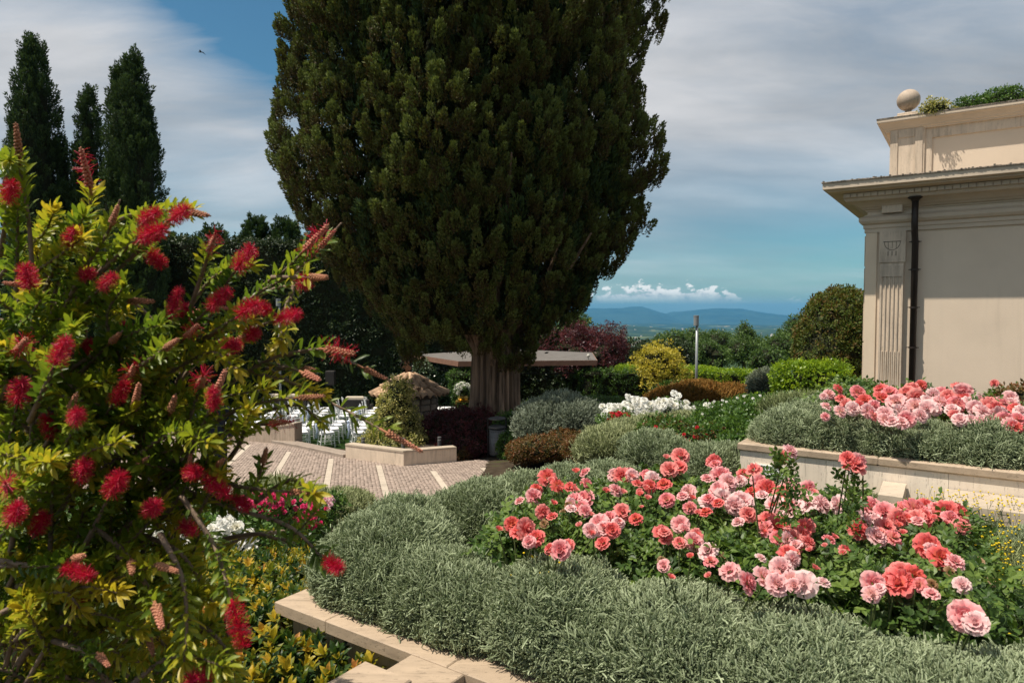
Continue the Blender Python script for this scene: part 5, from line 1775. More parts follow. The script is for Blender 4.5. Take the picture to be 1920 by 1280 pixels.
# ================================================================== tiled stone hut
HX, HY = W(768, 735, 19).x, 19.0
hz0 = -4.15
he = W(768, 737, 19).z
hut = thing('stone_hut', 'little round stone hut with a mossy terracotta tile roof behind the variegated shrub', 'hut', (HX, HY, hz0))
mb = MB(); mb.lathe([(.74, hz0), (.74, he + .1)], (HX, HY, 0), 32); wl = mb.build('wall', M['mortar'], hut)
rg = np.random.default_rng(12)
z = hz0
while z < he - .05:
    h = rg.uniform(.13, .2)
    n = 15
    off = rg.uniform(0, 1)
    for i in range(n):
        th = 2 * PI * (i + off) / n
        if math.sin(th) > .45: continue
        w_ = .3 * rg.uniform(.82, .95)
        mb = MB(); mb.box((0, 0, 0), (w_, .1, h * .9), bev=.025)
        o = bpy.data.objects.new('stone', mb.mesh('stone', M['rubble']))
        o.matrix_basis = Matrix.Translation((HX + .735 * math.cos(th), HY + .735 * math.sin(th), z + h / 2)) @ Matrix.Rotation(th + PI / 2, 4, 'Z') @ Matrix.Rotation(rg.normal() * .03, 4, 'Y')
        put(o, wl)
    z += h
# roof of barrel tiles in courses
zr1 = W(768, 703, 19).z
slope = math.atan2(zr1 - he, 1.02)
mb = MB(); mb.lathe([(1.0, he - .02), (.06, zr1 - .06), (.02, zr1 - .055)], (HX, HY, 0), 28); rf = mb.build('roof', M['mortar'], hut)
tm = MB()
ns = 9
v, f = [], []
for j in range(2):
    for i in range(ns):
        an = PI * i / (ns - 1)
        for r_ in (.112 - j * .02, .094 - j * .02):
            v.append(((.5 - j) * .44, r_ * math.cos(an), r_ * math.sin(an)))
for i in range(ns - 1):
    a = i * 2
    f += [(a, a + 2, a + 2 + 2 * ns, a + 2 * ns), (a + 1, a + 1 + 2 * ns, a + 3 + 2 * ns, a + 3), (a, a + 1, a + 3, a + 2)]
tm.add(v, f)
tile_me = tm.mesh('roof_tile', M['terracotta'], True)
cm = MB()
for (R_, n, lift) in ((.88, 25, 0), (.58, 17, .03), (.3, 10, .055)):
    for i in range(n):
        th = 2 * PI * i / n + rg.normal() * .02
        up_ = True
        z_ = he + (1.02 - R_) * math.tan(slope) + lift + -.005
        o = bpy.data.objects.new('roof_tile', tile_me)
        o.matrix_basis = Matrix.Translation((HX + R_ * math.cos(th), HY + R_ * math.sin(th), z_)) @ Matrix.Rotation(th, 4, 'Z') @ Matrix.Rotation(slope + rg.normal() * .03, 4, 'Y') @ (Matrix.Identity(4) if up_ else Matrix.Rotation(PI, 4, 'X')) @ Matrix.Diagonal((1, 1.0 if R_ > .4 else .8, 1, 1))
        put(o, rf)
mb = MB(); mb.lathe([(.17, 0), (.14, .05), (.08, .09), (.02, .11)], (HX, HY, zr1 - .02), 12); mb.build('ridge_cap', M['terracotta'], hut)
# rusty weathervane
vx, vz = W(772, 690, 19.2), zr1
vane = thing('weathervane', 'rusty iron rampant animal silhouette on a thin pole over the hut', 'weathervane', (vx.x, 19.2, zr1 - .2))
mb = MB(); mb.tube([(vx.x, 19.2, zr1 - .6), (vx.x, 19.2, W(772, 648, 19.2).z)], .014, 6); mb.build('pole', M['iron'], vane)
sil = [(-.02, -.12), (.03, -.02), (-.06, .05), (-.02, .12), (-.09, .2), (-.03, .26), (-.06, .36), (-.12, .42), (-.08, .5), (-.16, .53), (-.24, .49), (-.22, .42), (-.28, .38), (-.22, .34), (-.2, .26), (-.26, .2), (-.2, .15), (-.2, .05), (-.27, -.04), (-.2, -.03), (-.15, -.1), (-.14, -.2), (-.08, -.2), (-.09, -.1)]
mb = MB()
bx0 = W(770, 690, 19.2)
n = len(sil)
v = [(bx0.x - .0 + x * .95, 19.19, bx0.z + z_ * .95 + .04) for x, z_ in sil] + [(bx0.x - .0 + x * .95, 19.21, bx0.z + z_ * .95 + .04) for x, z_ in sil]
mb.add(v, [tuple(range(n)), tuple(range(2 * n - 1, n - 1, -1))] + [(k, n + k, n + (k + 1) % n, (k + 1) % n) for k in range(n)])
mb.build('animal_plate', M['rust'], vane)
mb = MB()
mb.tube([(bx0.x - .2 + .0, 19.2, bx0.z - .05), (bx0.x - .29, 19.2, bx0.z + .05), (bx0.x - .24, 19.2, bx0.z + .22), (bx0.x - .32, 19.2, bx0.z + .38), (bx0.x - .27, 19.2, bx0.z + .47), (bx0.x - .2, 19.2, bx0.z + .42)], .016, 6)
mb.build('curled_tail', M['iron'], vane)

# ================================================================== island planter with variegated shrub
Ip = [onplaza(648, 858), onplaza(757, 873.5), onplaza(856, 865)]
ih = .31
ipl = thing('island_planter', 'low angular travertine planter on the plaza holding the variegated shrub', 'planter', tuple(Ip[1]))
for k in range(2):
    p, q = Ip[k], Ip[k + 1]
    d = q - p
    ang = math.atan2(d.y, d.x); pit = -math.atan2(d.z, d.xy.length)
    inw = Vector((-d.y, d.x, 0)).normalized()
    for i in range(2):
        a = p.lerp(q, i / 2); b = p.lerp(q, (i + 1) / 2)
        c = (a + b) / 2
        v = []
        for (pt, w_) in ((a, 0), (b, 0), (b, .05), (a, .05)):
            v.append(tuple(pt + inw * w_ - Vector((0, 0, .3))))
        for (pt, w_) in ((a, 0), (b, 0), (b, .05), (a, .05)):
            v.append(tuple(pt + inw * w_ + Vector((0, 0, ih - .035))))
        mb = MB(); mb.add(v, [(0, 3, 2, 1), (4, 5, 6, 7), (0, 1, 5, 4), (1, 2, 6, 5), (2, 3, 7, 6), (3, 0, 4, 7)]); mb.build('facing_slab', M['trav_v'], ipl)
        v = []
        u_ = d.normalized() * .003
        for zz2 in (ih - .034, ih):
            for (pt, w_) in ((a + u_, -.012), (b - u_, -.012), (b - u_, .2), (a + u_, .2)):
                v.append(tuple(pt + inw * w_ + Vector((0, 0, zz2 + k * .0015))))
        mb = MB(); mb.add(v, [(0, 3, 2, 1), (4, 5, 6, 7), (0, 1, 5, 4), (1, 2, 6, 5), (2, 3, 7, 6), (3, 0, 4, 7)]); mb.build('cap_stone', M['trav_pale'], ipl)
c3 = [Ip[0], Ip[1], Ip[2], Ip[2] + Vector((-.3, 2.2, -.1)), Ip[0] + Vector((.6, 1.8, -.1))]
ctr = sum(c3, Vector()) / 5
mb = MB(); mb.add([tuple(p.lerp(ctr, .06) + Vector((0, 0, ih - .07))) for p in c3], [tuple(range(5))]); mb.build('soil', M['soil'], ipl)
vs_c = []
for px, py, r_, rz in ((745, 775, .38, .42), (748, 735, .28, .32), (745, 800, .46, .4), (745, 830, .66, .28), (715, 835, .5, .25), (768, 828, .4, .27), (738, 760, .32, .35), (755, 790, .34, .36), (728, 800, .36, .4)):
    c = W(px, py, 15.2); vs_c.append((c.x, 15.2 + random.uniform(-.15, .15), c.z, r_, r_, rz))
shrub('variegated_shrub', 'cone of yellow green variegated foliage in the island planter', 'shrub', vs_c, PR['var'], 190, (.7, 1.25), loc=(W(748, 830, 15.2).x, 15.2, W(748, 855, 15.2).z), jitter=.05)
# bollard lights
for lab, px, pyb, Y in (('grey bollard light at the far corner of the island planter', 681, 846, 14.75), ('grey bollard light at the front tip of the island planter', 756, 848, 13.95), ('grey bollard light on the island planter beside the barberry', 824, 845, 14.5)):
    c = W(px, pyb, Y)
    bt = thing('bollard_light', lab, 'bollard light', (c.x, Y, c.z), 'bollard lights on the island planter')
    hb_ = .3
    mb = MB(); mb.lathe([(.045, -.12), (.042, 0), (.042, hb_ - .07)], (c.x, Y, c.z), 16); mb.build('post', M['bollard'], bt)
    mb = MB(); mb.lathe([(.036, hb_ - .07), (.036, hb_ - .045)], (c.x, Y, c.z), 16); mb.build('lens', M['bollard_lens'], bt)
    mb = MB(); mb.lathe([(.044, hb_ - .045), (.044, hb_), (.035, hb_ + .005)], (c.x, Y, c.z), 16); mb.build('cap', M['bollard'], bt)
# purple barberry and litter bin
bb = []
for px, py, r_, rz, Y in ((830, 800, .45, .35, 15.9), (870, 805, .5, .42, 15.6), (900, 815, .4, .45, 15.5), (850, 830, .5, .32, 15.2), (885, 835, .45, .3, 15.1), (815, 820, .35, .3, 15.6), (905, 795, .32, .36, 15.8), (860, 790, .4, .3, 15.9)):
    c = W(px, py, Y); bb.append((c.x, Y, c.z, r_, r_, rz))
shrub('barberry_bush', 'dark purple barberry bush between island planter and litter bin', 'shrub', bb, PR['berb'], 170, (.8, 1.5), loc=(W(870, 850, 15.5).x, 15.5, plaza_z(15.5)), jitter=.04, up=.6)
shrub('dry_shrub', 'small brown dry shrub under the barberry at the planter end', 'shrub', [(W(868, 853, 14.7).x, 14.75, W(868, 853, 14.7).z, .22, .2, .14), (W(850, 856, 14.6).x, 14.7, W(850, 857, 14.6).z, .15, .15, .1)], PR['redb'], 500, (.6, .9))
bc = onplaza(932, 857)
bn = thing('litter_bin', 'grey metal litter bin with hooded lid beside the cypress trunk', 'litter bin', tuple(bc))
mb = MB(); mb.lathe([(.165, .06), (.17, .08), (.17, .62), (.16, .62), (.16, .1)], tuple(bc), 28); body = mb.build('body', M['bin'], bn, True)
mb = MB()
for row in (.14, .3, .46, .58):
    for i in range(22):
        th = 2 * PI * i / 22 + row
        mb.box((bc.x + .171 * math.cos(th), bc.y + .171 * math.sin(th), bc.z + row), (.004, .012, .012), Matrix.Rotation(th, 3, 'Z'))
mb.build('perforation', M['iron'], body)
mb = MB(); mb.lathe([(.19, .65), (.19, .68), (.15, .695)], tuple(bc), 28); mb.build('rim_lid', M['bin'], bn)
mb = MB(); mb.lathe([(.19, .84), (.19, .86), (.02, .9)], tuple(bc), 28); mb.build('hood', M['bin'], bn)
for s_ in (-1, 1):
    mb = MB(); mb.tube([(bc.x + s_ * .195, bc.y, bc.z - .05), (bc.x + s_ * .195, bc.y, bc.z + .86)], .016, 8); mb.build('side_post', M['iron'], bn)

# ================================================================== curved wall, chairs and furniture on the lawn
cw_pts = [(300, 832, 835, 18.6), (360, 818, 835, 18.3), (405, 811, 830, 18.0), (445, 806, 832, 17.6), (480, 801, 834, 17.3), (516, 797, 836, 17.0), (552, 793, 838, 16.75)]
cwl = thing('curved_wall', 'curved travertine wall rising along the plaza edge beside the chairs', 'garden wall', tuple(W(480, 830, 17.3)))
for (a, b) in zip(cw_pts[:-1], cw_pts[1:]):
    A1, B1 = W(a[0], a[1], a[3]), W(b[0], b[1], b[3])
    nrm = Vector((-(B1 - A1).y, (B1 - A1).x, 0)).normalized()
    tn_ = (B1 - A1).normalized() * .003
    v = []
    for zz2 in (0, 1):
        for (pt, w_) in ((A1 + tn_, 0), (B1 - tn_, 0), (B1 - tn_, .28), (A1 + tn_, .28)):
            q = pt + nrm * w_
            v.append((q.x, q.y, (q.z - .04) if zz2 else -4.3))
    fc = [(0, 3, 2, 1), (4, 5, 6, 7), (0, 1, 5, 4), (1, 2, 6, 5), (2, 3, 7, 6), (3, 0, 4, 7)]
    mb = MB(); mb.add(v, fc); mb.build('wall_slab', M['trav_old'], cwl)
    v = []
    for zz2 in (-.038, 0):
        for (pt, w_) in ((A1, -.02), (B1, -.02), (B1, .3), (A1, .3)):
            q = pt + nrm * w_; v.append((q.x, q.y, q.z + zz2))
    mb = MB(); mb.add(v, fc); mb.build('coping_slab', M['trav_pale'], cwl)


def make_chair():
    r = thing('wedding_chair', '', 'chair', (0, 0, 0))
    hw, hd = .19, .19
    # chair faces +x
    for s_ in (-1, 1):
        mb = MB(); mb.tube([(hd + .02, s_ * (hw + .01), 0), (hd, s_ * hw, .2), (hd, s_ * hw, .44)], [.015, .017, .019], 6); mb.build('front_leg', M['white'], r)
        mb = MB(); mb.tube([(-hd - .06, s_ * (hw - .005), 0), (-hd, s_ * (hw - .02), .44), (-hd - .03, s_ * (hw - .02), .7), (-hd - .07, s_ * (hw - .02), .92)], [.015, .019, .017, .015], 6); mb.build('back_post', M['white'], r)
    mb = MB(); mb.box((0, 0, .44), (.4, .4, .025), taper=.97); mb.build('seat', M['white'], r)
    mb = MB(); mb.box((0.005, 0, .478), (.39, .39, .05), bev=.02); mb.build('cushion', M['cushion'], r, True)
    for zb_ in (.62, .70, .84, .9):
        xb = -hd - .012 - (zb_ - .5) * .12
        mb = MB(); mb.tube([(xb, -hw + .02, zb_), (xb - .008, 0, zb_ + .005), (xb, hw - .02, zb_)], .009, 6); mb.build('back_rail', M['white'], r)
    mb = MB()
    for i in range(6):
        y = -.13 + i * .052
        mb.tube([(-hd - .026, y, .62), (-hd - .052, y, .84)], .0055, 5, cap=False)
    mb.build('spindles', M['white'], r)
    mb = MB()
    for zz2 in (.14, .26):
        for s_ in (-1, 1):
            mb.tube([(-hd - .03, s_ * hw, zz2), (hd, s_ * hw, zz2)], .008, 5)
    mb.tube([(hd, -hw, .2), (hd, hw, .2)], .008, 5); mb.tube([(-hd - .03, -hw, .2), (-hd - .03, hw, .2)], .008, 5)
    mb.build('stretchers', M['white'], r)
    return r


def dup(root, mat4):
    r = root.copy(); COL.objects.link(r); r.matrix_basis = mat4
    for ch in list(root.children):
        c = ch.copy(); COL.objects.link(c); c.parent = r
    return r


proto_chair = make_chair()
kids = list(proto_chair.children)
ordn = ['first', 'second', 'third', 'fourth', 'fifth', 'sixth', 'seventh', 'eighth', 'ninth']
first = True
rg = np.random.default_rng(77)
rows_x = [-9.6, -8.75, -7.9, -7.05, -6.2, -5.35, -4.5]
for ri, x0 in enumerate(rows_x):
    for ci in range(8):
        y = 21.1 + ci * .66 + (.6 if ci > 3 else 0) + (ri * .0)
        x = x0 * 1.06 + (y - 21) * -.12
        if x > -4.6: continue
        if W(960 + x / y * FPX, 0, 1) is None: continue
        px = 960 + x / y * FPX
        if px < 395 or px > 705: continue
        mat4 = Matrix.Translation((x + rg.normal() * .03, y + rg.normal() * .03, LZ)) @ Matrix.Rotation(rad(22) + rg.normal() * .08, 4, 'Z')
        lab = 'white chair, %s from the plaza in the %s row from the island planter' % (ordn[ci], ordn[len(rows_x) - 1 - ri])
        if first:
            ch = proto_chair; ch.matrix_basis = mat4; first = False
        else:
            ch = dup(proto_chair, mat4)
            # parts keep their place relative to the first chair
        tag(ch, lab, 'chair', 'white wedding chairs on the lawn')
        if ci in (0, 3, 4) and ri % 2 == 0 or (ci == 0 and ri in (3, 5)):
            mb = MB()
            e = mat4 @ Vector((-.235, .17, .8))
            mb.tube([tuple(e), tuple(e + Vector((-.03, -.02, -.12))), tuple(e + Vector((-.02, 0, -.3))), tuple(e + Vector((-.05, -.01, -.52)))], [.035, .05, .03, .045], 6)
            mb.tube([tuple(e + Vector((.0, -.03, .02))), tuple(e + Vector((-.05, .03, -.02)))], [.06, .05], 6)
            o = bpy.data.objects.new('ribbon', mb.mesh('ribbon', M['ribbon'], True))
            COL.objects.link(o); o.parent = ch; o.matrix_parent_inverse = mat4.inverted()

# black wicker armchair with cushion, beige lounger
def lounge(label, px, py, Y, w_, name='wicker_armchair'):
    c = W(px, py, Y)
    r = thing(name, label, 'armchair', (c.x, Y, LZ), 'dark wicker seats on the lawn')
    z0 = LZ
    mb = MB(); mb.box((c.x, Y, z0 + .2), (w_, .8, .36), bev=.03); mb.build('base', M['wicker'], r)
    for s_ in (-1, 1):
        mb = MB(); mb.box((c.x + s_ * (w_ / 2 - .06), Y, z0 + .5), (.13, .8, .26), bev=.03); mb.build('arm', M['wicker'], r)
    mb = MB(); mb.box((c.x, Y - .36, z0 + .58), (w_, .12, .62), bev=.03); mb.build('backrest', M['wicker'], r)
    mb = MB(); mb.box((c.x, Y + .05, z0 + .43), (w_ - .28, .6, .14), bev=.04); mb.build('seat_cushion', M['beige'], r)
    mb = MB(); mb.box((c.x - .08, Y - .2, z0 + .78), (w_ - .3, .16, .42), Matrix.Rotation(rad(-12), 3, 'X'), bev=.05); mb.build('back_cushion', M['beige'], r)


lounge('dark wicker armchair with beige cushion behind the chair rows', 672, 770, 26.2, 1.0)
lounge('dark wicker sofa with beige cushions half hidden by the bottlebrush', 540, 765, 27.0, 1.7, 'wicker_sofa')
# loudspeaker on a stand in front of the hedge
sp = W(620, 708, 26.6)
ls = thing('loudspeaker', 'black loudspeaker on a thin stand in front of the dark hedge', 'loudspeaker', (sp.x, 26.6, LZ))
mb = MB(); mb.box((sp.x, 26.6, sp.z), (.34, .32, .55), taper=.92, bev=.02); mb.build('cabinet', M['wicker'], ls)
mb = MB(); mb.tube([(sp.x, 26.6, LZ), (sp.x, 26.6, sp.z - .27)], .02, 6)
for k in range(3):
    an = k * 2.1; mb.tube([(sp.x, 26.6, LZ + .5), (sp.x + .4 * math.cos(an), 26.6 + .4 * math.sin(an), LZ)], .014, 5)
mb.build('stand', M['iron'], ls)


def lamp_post(label, px, py_top, py_bot, Y, hpx=22, z0=None):
    t_ = W(px, py_top, Y); b_ = z0 if z0 is not None else W(px, py_bot, Y).z
    r = thing('lamp_post', label, 'lamp post', (t_.x, Y, b_), 'grey garden lamp posts')
    hh_ = hpx / FPX * Y
    mb = MB(); mb.tube([(t_.x, Y, b_), (t_.x, Y, t_.z - hh_ + .02)], [.045, .04], 12); mb.build('pole', M['lampgrey'], r, True)
    mb = MB(); mb.lathe([(.075, t_.z - hh_), (.085, t_.z - hh_ + .01), (.085, t_.z - .03), (.07, t_.z - .03)], (t_.x - .025, Y, 0), 20); mb.build('lamp_head', M['lampgrey'], r)
    mb = MB(); mb.lathe([(.092, t_.z - .03), (.092, t_.z - .005), (.03, t_.z)], (t_.x - .025, Y, 0), 20); mb.build('cap', M['lampgrey'], r)
    mb = MB(); mb.lathe([(.07, 0), (.07, .02), (.05, .03)], (t_.x, Y, b_), 12); mb.build('base_plate', M['lampgrey'], r)


lamp_post('grey lamp post with cylinder head standing over the russet mound', 1307, 591, 735, 22.4, 20, -3.4)
lamp_post('grey lamp post in front of the dark hedge, half hidden by the bottlebrush', 523, 560, 760, 25.4, 14, LZ)

# gold stands, bowl of flowers, white bench
def gold_table(name, label, px, py_top, Y, w_, d_, top_mat, cat, z0=LZ):
    c = W(px, py_top, Y)
    r = thing(name, label, cat, (c.x, Y, z0))
    if top_mat is not None:
        mb = MB(); mb.box((c.x, Y, c.z - .02), (w_, d_, .035), bev=.006); mb.build('top', top_mat, r)
    else:
        mb = MB(); mb.box((c.x, Y, c.z - .012), (w_, d_, .02)); mb.build('top', M['gold'], r)
    for sx in (-1, 1):
        for sy in (-1, 1):
            mb = MB(); mb.box((c.x + sx * (w_ / 2 - .012), Y + sy * (d_ / 2 - .012), (c.z - .038 + z0) / 2), (.022, .022, c.z - .038 - z0)); mb.build('leg', M['gold'], r)
    return c


gold_table('low_table', 'low white topped table on thin gold legs beside the hut', 834, 764, 20.8, .62, .5, M['white'], 'table')
gt = gold_table('flower_stand', 'square open gold stand carrying the bowl of white flowers', 868, 751, 20.6, .44, .44, None, 'stand')
bw = thing('flower_bowl', 'gold bowl of white roses on the gold stand left of the trunk', 'flower arrangement', (gt.x, gt.y, gt.z))
mb = MB(); mb.lathe([(.08, 0), (.14, .03), (.17, .09), (.155, .15), (.13, .17)], tuple(gt), 20); mb.build('bowl', M['gold'], bw, True)
P, Nn = sample_ells([(gt.x, gt.y, gt.z + .33, .25, .25, .22)], 130, jitter=.01)
scatter('leaves', bw, P * 1.0, Nn, np.full(len(P), .8), PR['green'])
mb = MB(); mb.ell((gt.x, gt.y, gt.z + .3), (.19, .19, .17)); mb.build('shade_core', M['core'], bw)
rg = np.random.default_rng(2)
k = 0
for i in range(90):
    d = rg.normal(size=3); d /= np.linalg.norm(d)
    if d[1] > .3 or d[2] < -.5: continue
    o = bpy.data.objects.new('flower_head', BLOOM_ME['sp_white', i % 2])
    o.matrix_basis = Matrix.Translation((gt.x + d[0] * .26, gt.y + d[1] * .26, gt.z + .33 + d[2] * .23)) @ Vector(d).to_track_quat('Z', 'Y').to_matrix().to_4x4() @ Matrix.Scale(1.15, 4)
    put(o, bw)
    k += 1
    if k > 26: break

# ================================================================== near grey hedge round the roses
def mounds(lst, ztop, rz, inside=False, marg=.1):
    out = []
    for px, py, r_ in lst:
        p = onz(px, py, ztop)
        q = Vector((p.x - CC.x, p.y - CC.y, 0))
        if inside:
            a_, b_ = q.dot(U), q.dot(NF)
            b_ = min(b_, -marg - r_ * .97); a_ = max(a_, marg - .07 + r_ * .93)
            p = fr(CO, a_, b_, 0)
        out.append((p.x, p.y, ztop - rz, r_, r_, rz))
    return out


front = []
for px, py, r_, zt in ((655, 985, .25, -1.0), (705, 960, .3, -.95), (690, 1040, .25, -1.02), (750, 990, .2, -1.0), (765, 1070, .25, -1.03), (870, 1085, .24, -1.04), (985, 1110, .29, -.98), (1110, 1150, .25, -1.04), (1235, 1172, .3, -.98), (1370, 1195, .25, -1.04), (1490, 1210, .3, -.98), (1620, 1250, .25, -1.04),
                       (1750, 1285, .3, -1.0), (1900, 1285, .3, -.98), (2040, 1270, .3, -1.0), (1000, 1180, .22, -1.1), (1130, 1225, .22, -1.12), (1260, 1250, .22, -1.1), (1400, 1275, .22, -1.12), (1560, 1315, .24, -1.1), (1720, 1350, .24, -1.1), (820, 1110, .18, -1.12), (720, 1085, .18, -1.12), (930, 1140, .2, -1.1)):
    front += mounds([(px, py, r_)], zt, .175 if zt > -1.07 else .11, True, .09 if zt > -1.07 else .2)
back = []
for px, py, r_, zt in ((760, 938, .27, -.99), (845, 930, .23, -1.06), (905, 908, .3, -1.0), (985, 893, .3, -1.0), (1065, 880, .33, -1.0), (1140, 872, .32, -1.04), (975, 922, .2, -1.08), (1060, 915, .26, -1.06), (1150, 905, .24, -1.08), (1210, 895, .22, -1.1)):
    back += mounds([(px, py, r_)], zt, .33)
shrub('santolina_hedge', 'rounded silver grey santolina hedge curving round the front rose bed', 'hedge', front, PR['sant'], 4200, (.85, 1.3), up=.35, coremat='core_grey', jitter=.01, inset=.03, corek=.9, zmin=CZ + .01, wild=.4)
shrub('santolina_hedge', 'silver grey santolina hedge behind the roses along the plaza', 'hedge', back, PR['sant'], 2900, (.9, 1.4), up=.4, coremat='core_grey', jitter=.012, inset=.02, corek=.93, zmin=-1.6, wild=.3)
side_m = mounds([(1560, 905, .2), (1620, 930, .2), (1505, 905, .17), (1690, 955, .2), (1760, 960, .22), (1850, 975, .25), (1930, 1000, .25), (1450, 915, .16)], -1.08, .28)
shrub('santolina_hedge', 'grey santolina strip between the front roses and the stone planter', 'hedge', side_m, PR['sant'], 2800, (.8, 1.25), up=.6, coremat='core_grey', jitter=.012, corek=.92, zmin=-1.5)
gm = mounds([(1870, 1040, .2), (1905, 1100, .2), (1880, 1150, .18), (1940, 1170, .2), (1960, 1060, .22), (1845, 1100, .13)], -1.1, .26)
shrub('green_santolina', 'finer green santolina with yellow buttons at the right edge', 'shrub', gm, PR['santg'], 1900, (.8, 1.3), up=1.0, coremat='core_grey', jitter=.012, corek=.9, zmin=-1.5)
rg = np.random.default_rng(41)


def buttons(label, region, n, Y0, zt):
    P = []
    for i in range(n):
        px, py = region(rg)
        p = onz(px, py, zt)
        P.append((p.x, p.y, zt - .1))
    P = np.array(P)
    o = scatter('yellow_buttons', None, P, np.tile([0, 0, 1.0], (n, 1)) + rg.normal(size=(n, 3)) * .12, rg.uniform(.5, .85, n), PR['button'])
    tag(o, label, 'flowers', kind='stuff')


buttons('loose yellow button flowers over the green santolina', lambda r: (1870 + r.normal() * 30, 1030 + r.normal() * 38), 190, 0, -.99)
buttons('pale upright flower stems in front of the stone blocks', lambda r: (r.uniform(1700, 1930), 0 + 940 + r.normal() * 14), 260, 0, -.99)
buttons('few yellow button flowers in the front hedge', lambda r: (r.uniform(960, 1080), r.uniform(1040, 1060)), 24, 0, -.95)


# ================================================================== roses
def bloom_obj(parent, key, p, aim, s, rgx, name='rose_bloom'):
    o = bpy.data.objects.new(name, BLOOM_ME[key] if not isinstance(key, bpy.types.Mesh) else key)
    q = Vector(aim).to_track_quat('Z', 'Y').to_matrix().to_4x4()
    o.matrix_basis = Matrix.Translation(p) @ q @ Matrix.Rotation(rgx.uniform(0, 6.28), 4, 'Z') @ Matrix.Scale(s, 4)
    return put(o, parent)


# px, py, size in px, colour: c coral, p pink, l pale
R1 = '''1027 890 42 c,1008 908 28 c,1050 905 34 c,1068 905 30 c,1003 926 36 p,1080 882 22 c,1096 884 26 p,1105 902 28 p,1072 930 40 p,1088 945 34 p,1092 930 44 p,1078 938 30 l,1100 953 30 p,1022 958 34 c,
975 985 46 c,995 990 50 c,962 978 34 c,1000 1000 40 c,1048 1028 44 p,1060 1018 30 c,1120 975 46 p,1132 985 42 l,1112 990 34 l,1140 965 34 p,1168 955 40 c,1190 965 30 c,
1150 885 32 l,1165 888 38 c,1180 880 32 p,1188 890 30 l,1160 912 32 p,1214 885 34 p,1230 895 40 l,1222 908 30 c,1243 900 34 c,1196 905 26 c,1200 925 22 c,1248 932 34 p,1285 920 36 l,1298 932 20 c,
1277 848 38 c,1250 856 20 p,1255 875 38 c,1272 870 34 c,1330 858 28 c,1345 862 30 c,1340 868 24 p,1325 895 26 p,1355 885 46 p,1370 900 40 l,1345 910 40 p,1330 932 42 l,1362 930 44 l,1390 935 48 l,1378 945 40 l,1320 950 28 c,
1397 880 30 c,1248 995 44 c,1275 978 38 p,1290 985 28 p,1305 1010 40 p,1322 1025 42 l,1330 1040 30 p,1310 1000 30 c,1365 1062 42 p,1240 1055 28 p,
1410 870 34 c,1430 900 40 p,1445 910 46 c,1462 918 40 c,1480 905 40 l,1405 960 34 c,1425 985 36 p,1440 965 44 c,1462 980 50 c,1490 1005 52 c,1475 1030 44 c,1500 985 44 c,1512 1000 36 c,1450 940 46 l,1478 945 48 l,1505 935 46 l,1530 930 52 l,1548 938 44 l,1520 915 32 p,1470 1060 46 l,1495 1050 34 l,
1415 1090 48 p,1440 1075 44 l,1462 1090 46 l,1502 1092 52 l,1485 1085 40 l,1545 1090 26 l,
1490 838 34 l,1468 852 30 c,1480 848 22 c,1605 862 50 c,1588 855 28 c,1592 872 26 c,1618 868 40 p,
1525 1010 30 c,1555 1010 26 p,1585 1028 24 c,1565 1005 20 c,
1612 985 40 c,1640 945 46 p,1655 955 40 p,1630 965 34 l,1665 980 40 c,1650 1000 40 l,1680 1000 34 p,1690 970 36 c,1700 945 44 p,1725 950 50 p,1715 965 36 c,1740 940 30 c,1775 955 44 c,1790 965 34 p,1810 955 40 c,1760 945 30 p,1800 985 22 p,
1745 1020 48 c,1770 1040 44 c,1760 1030 36 p,1795 1045 34 p,1690 1065 50 c,1705 1085 54 c,1680 1085 46 c,1725 1075 44 c,1645 1090 48 p,1665 1080 36 c,1808 1150 56 p,1808 1093 30 l'''
items = []
rgc = np.random.default_rng(7)
for s in R1.replace('\n', '').split(','):
    a = s.split()
    items.append((float(a[0]), float(a[1]), float(a[2]), a[3]))
    if rgc.uniform() < .65 and not (float(a[1]) < 880):
        items.append((float(a[0]) + rgc.normal() * 22, float(a[1]) + abs(rgc.normal()) * 12 + 6, float(a[2]) * rgc.uniform(.45, .8), rgc.choice(list('cpl'))))
# the bed's plants: stations on the plan
stations = [(990, 1000, 'coral rose bush at the bed end nearest the plaza hedge'), (1110, 960, 'pink and coral rose bush behind the end one'), (1260, 930, 'rose bush with the coral blooms standing in front of the grey mounds'), (1310, 1040, 'rose bush with few low blooms in the middle of the bed front'),
            (1380, 920, 'rose bush covered in pale pink blooms left of the planter vent'), (1480, 1020, 'rose bush with the dense coral and pale blooms at the bed centre'), (1590, 930, 'rose bush with the tall upright stem crowned by one coral bloom'), (1690, 980, 'rose bush with pink clusters in front of the stone blocks'), (1700, 1090, 'rose bush with big coral blooms at the near right of the bed'), (1800, 1050, 'last rose bush of the bed beside the yellow buttons')]


def bed_Y(px, py):
    """how far a bloom at this pixel stands: the canopy of the bed is about 0.85 m under the eye"""
    zc = -.86
    return onz(px, max(py, 850), zc)


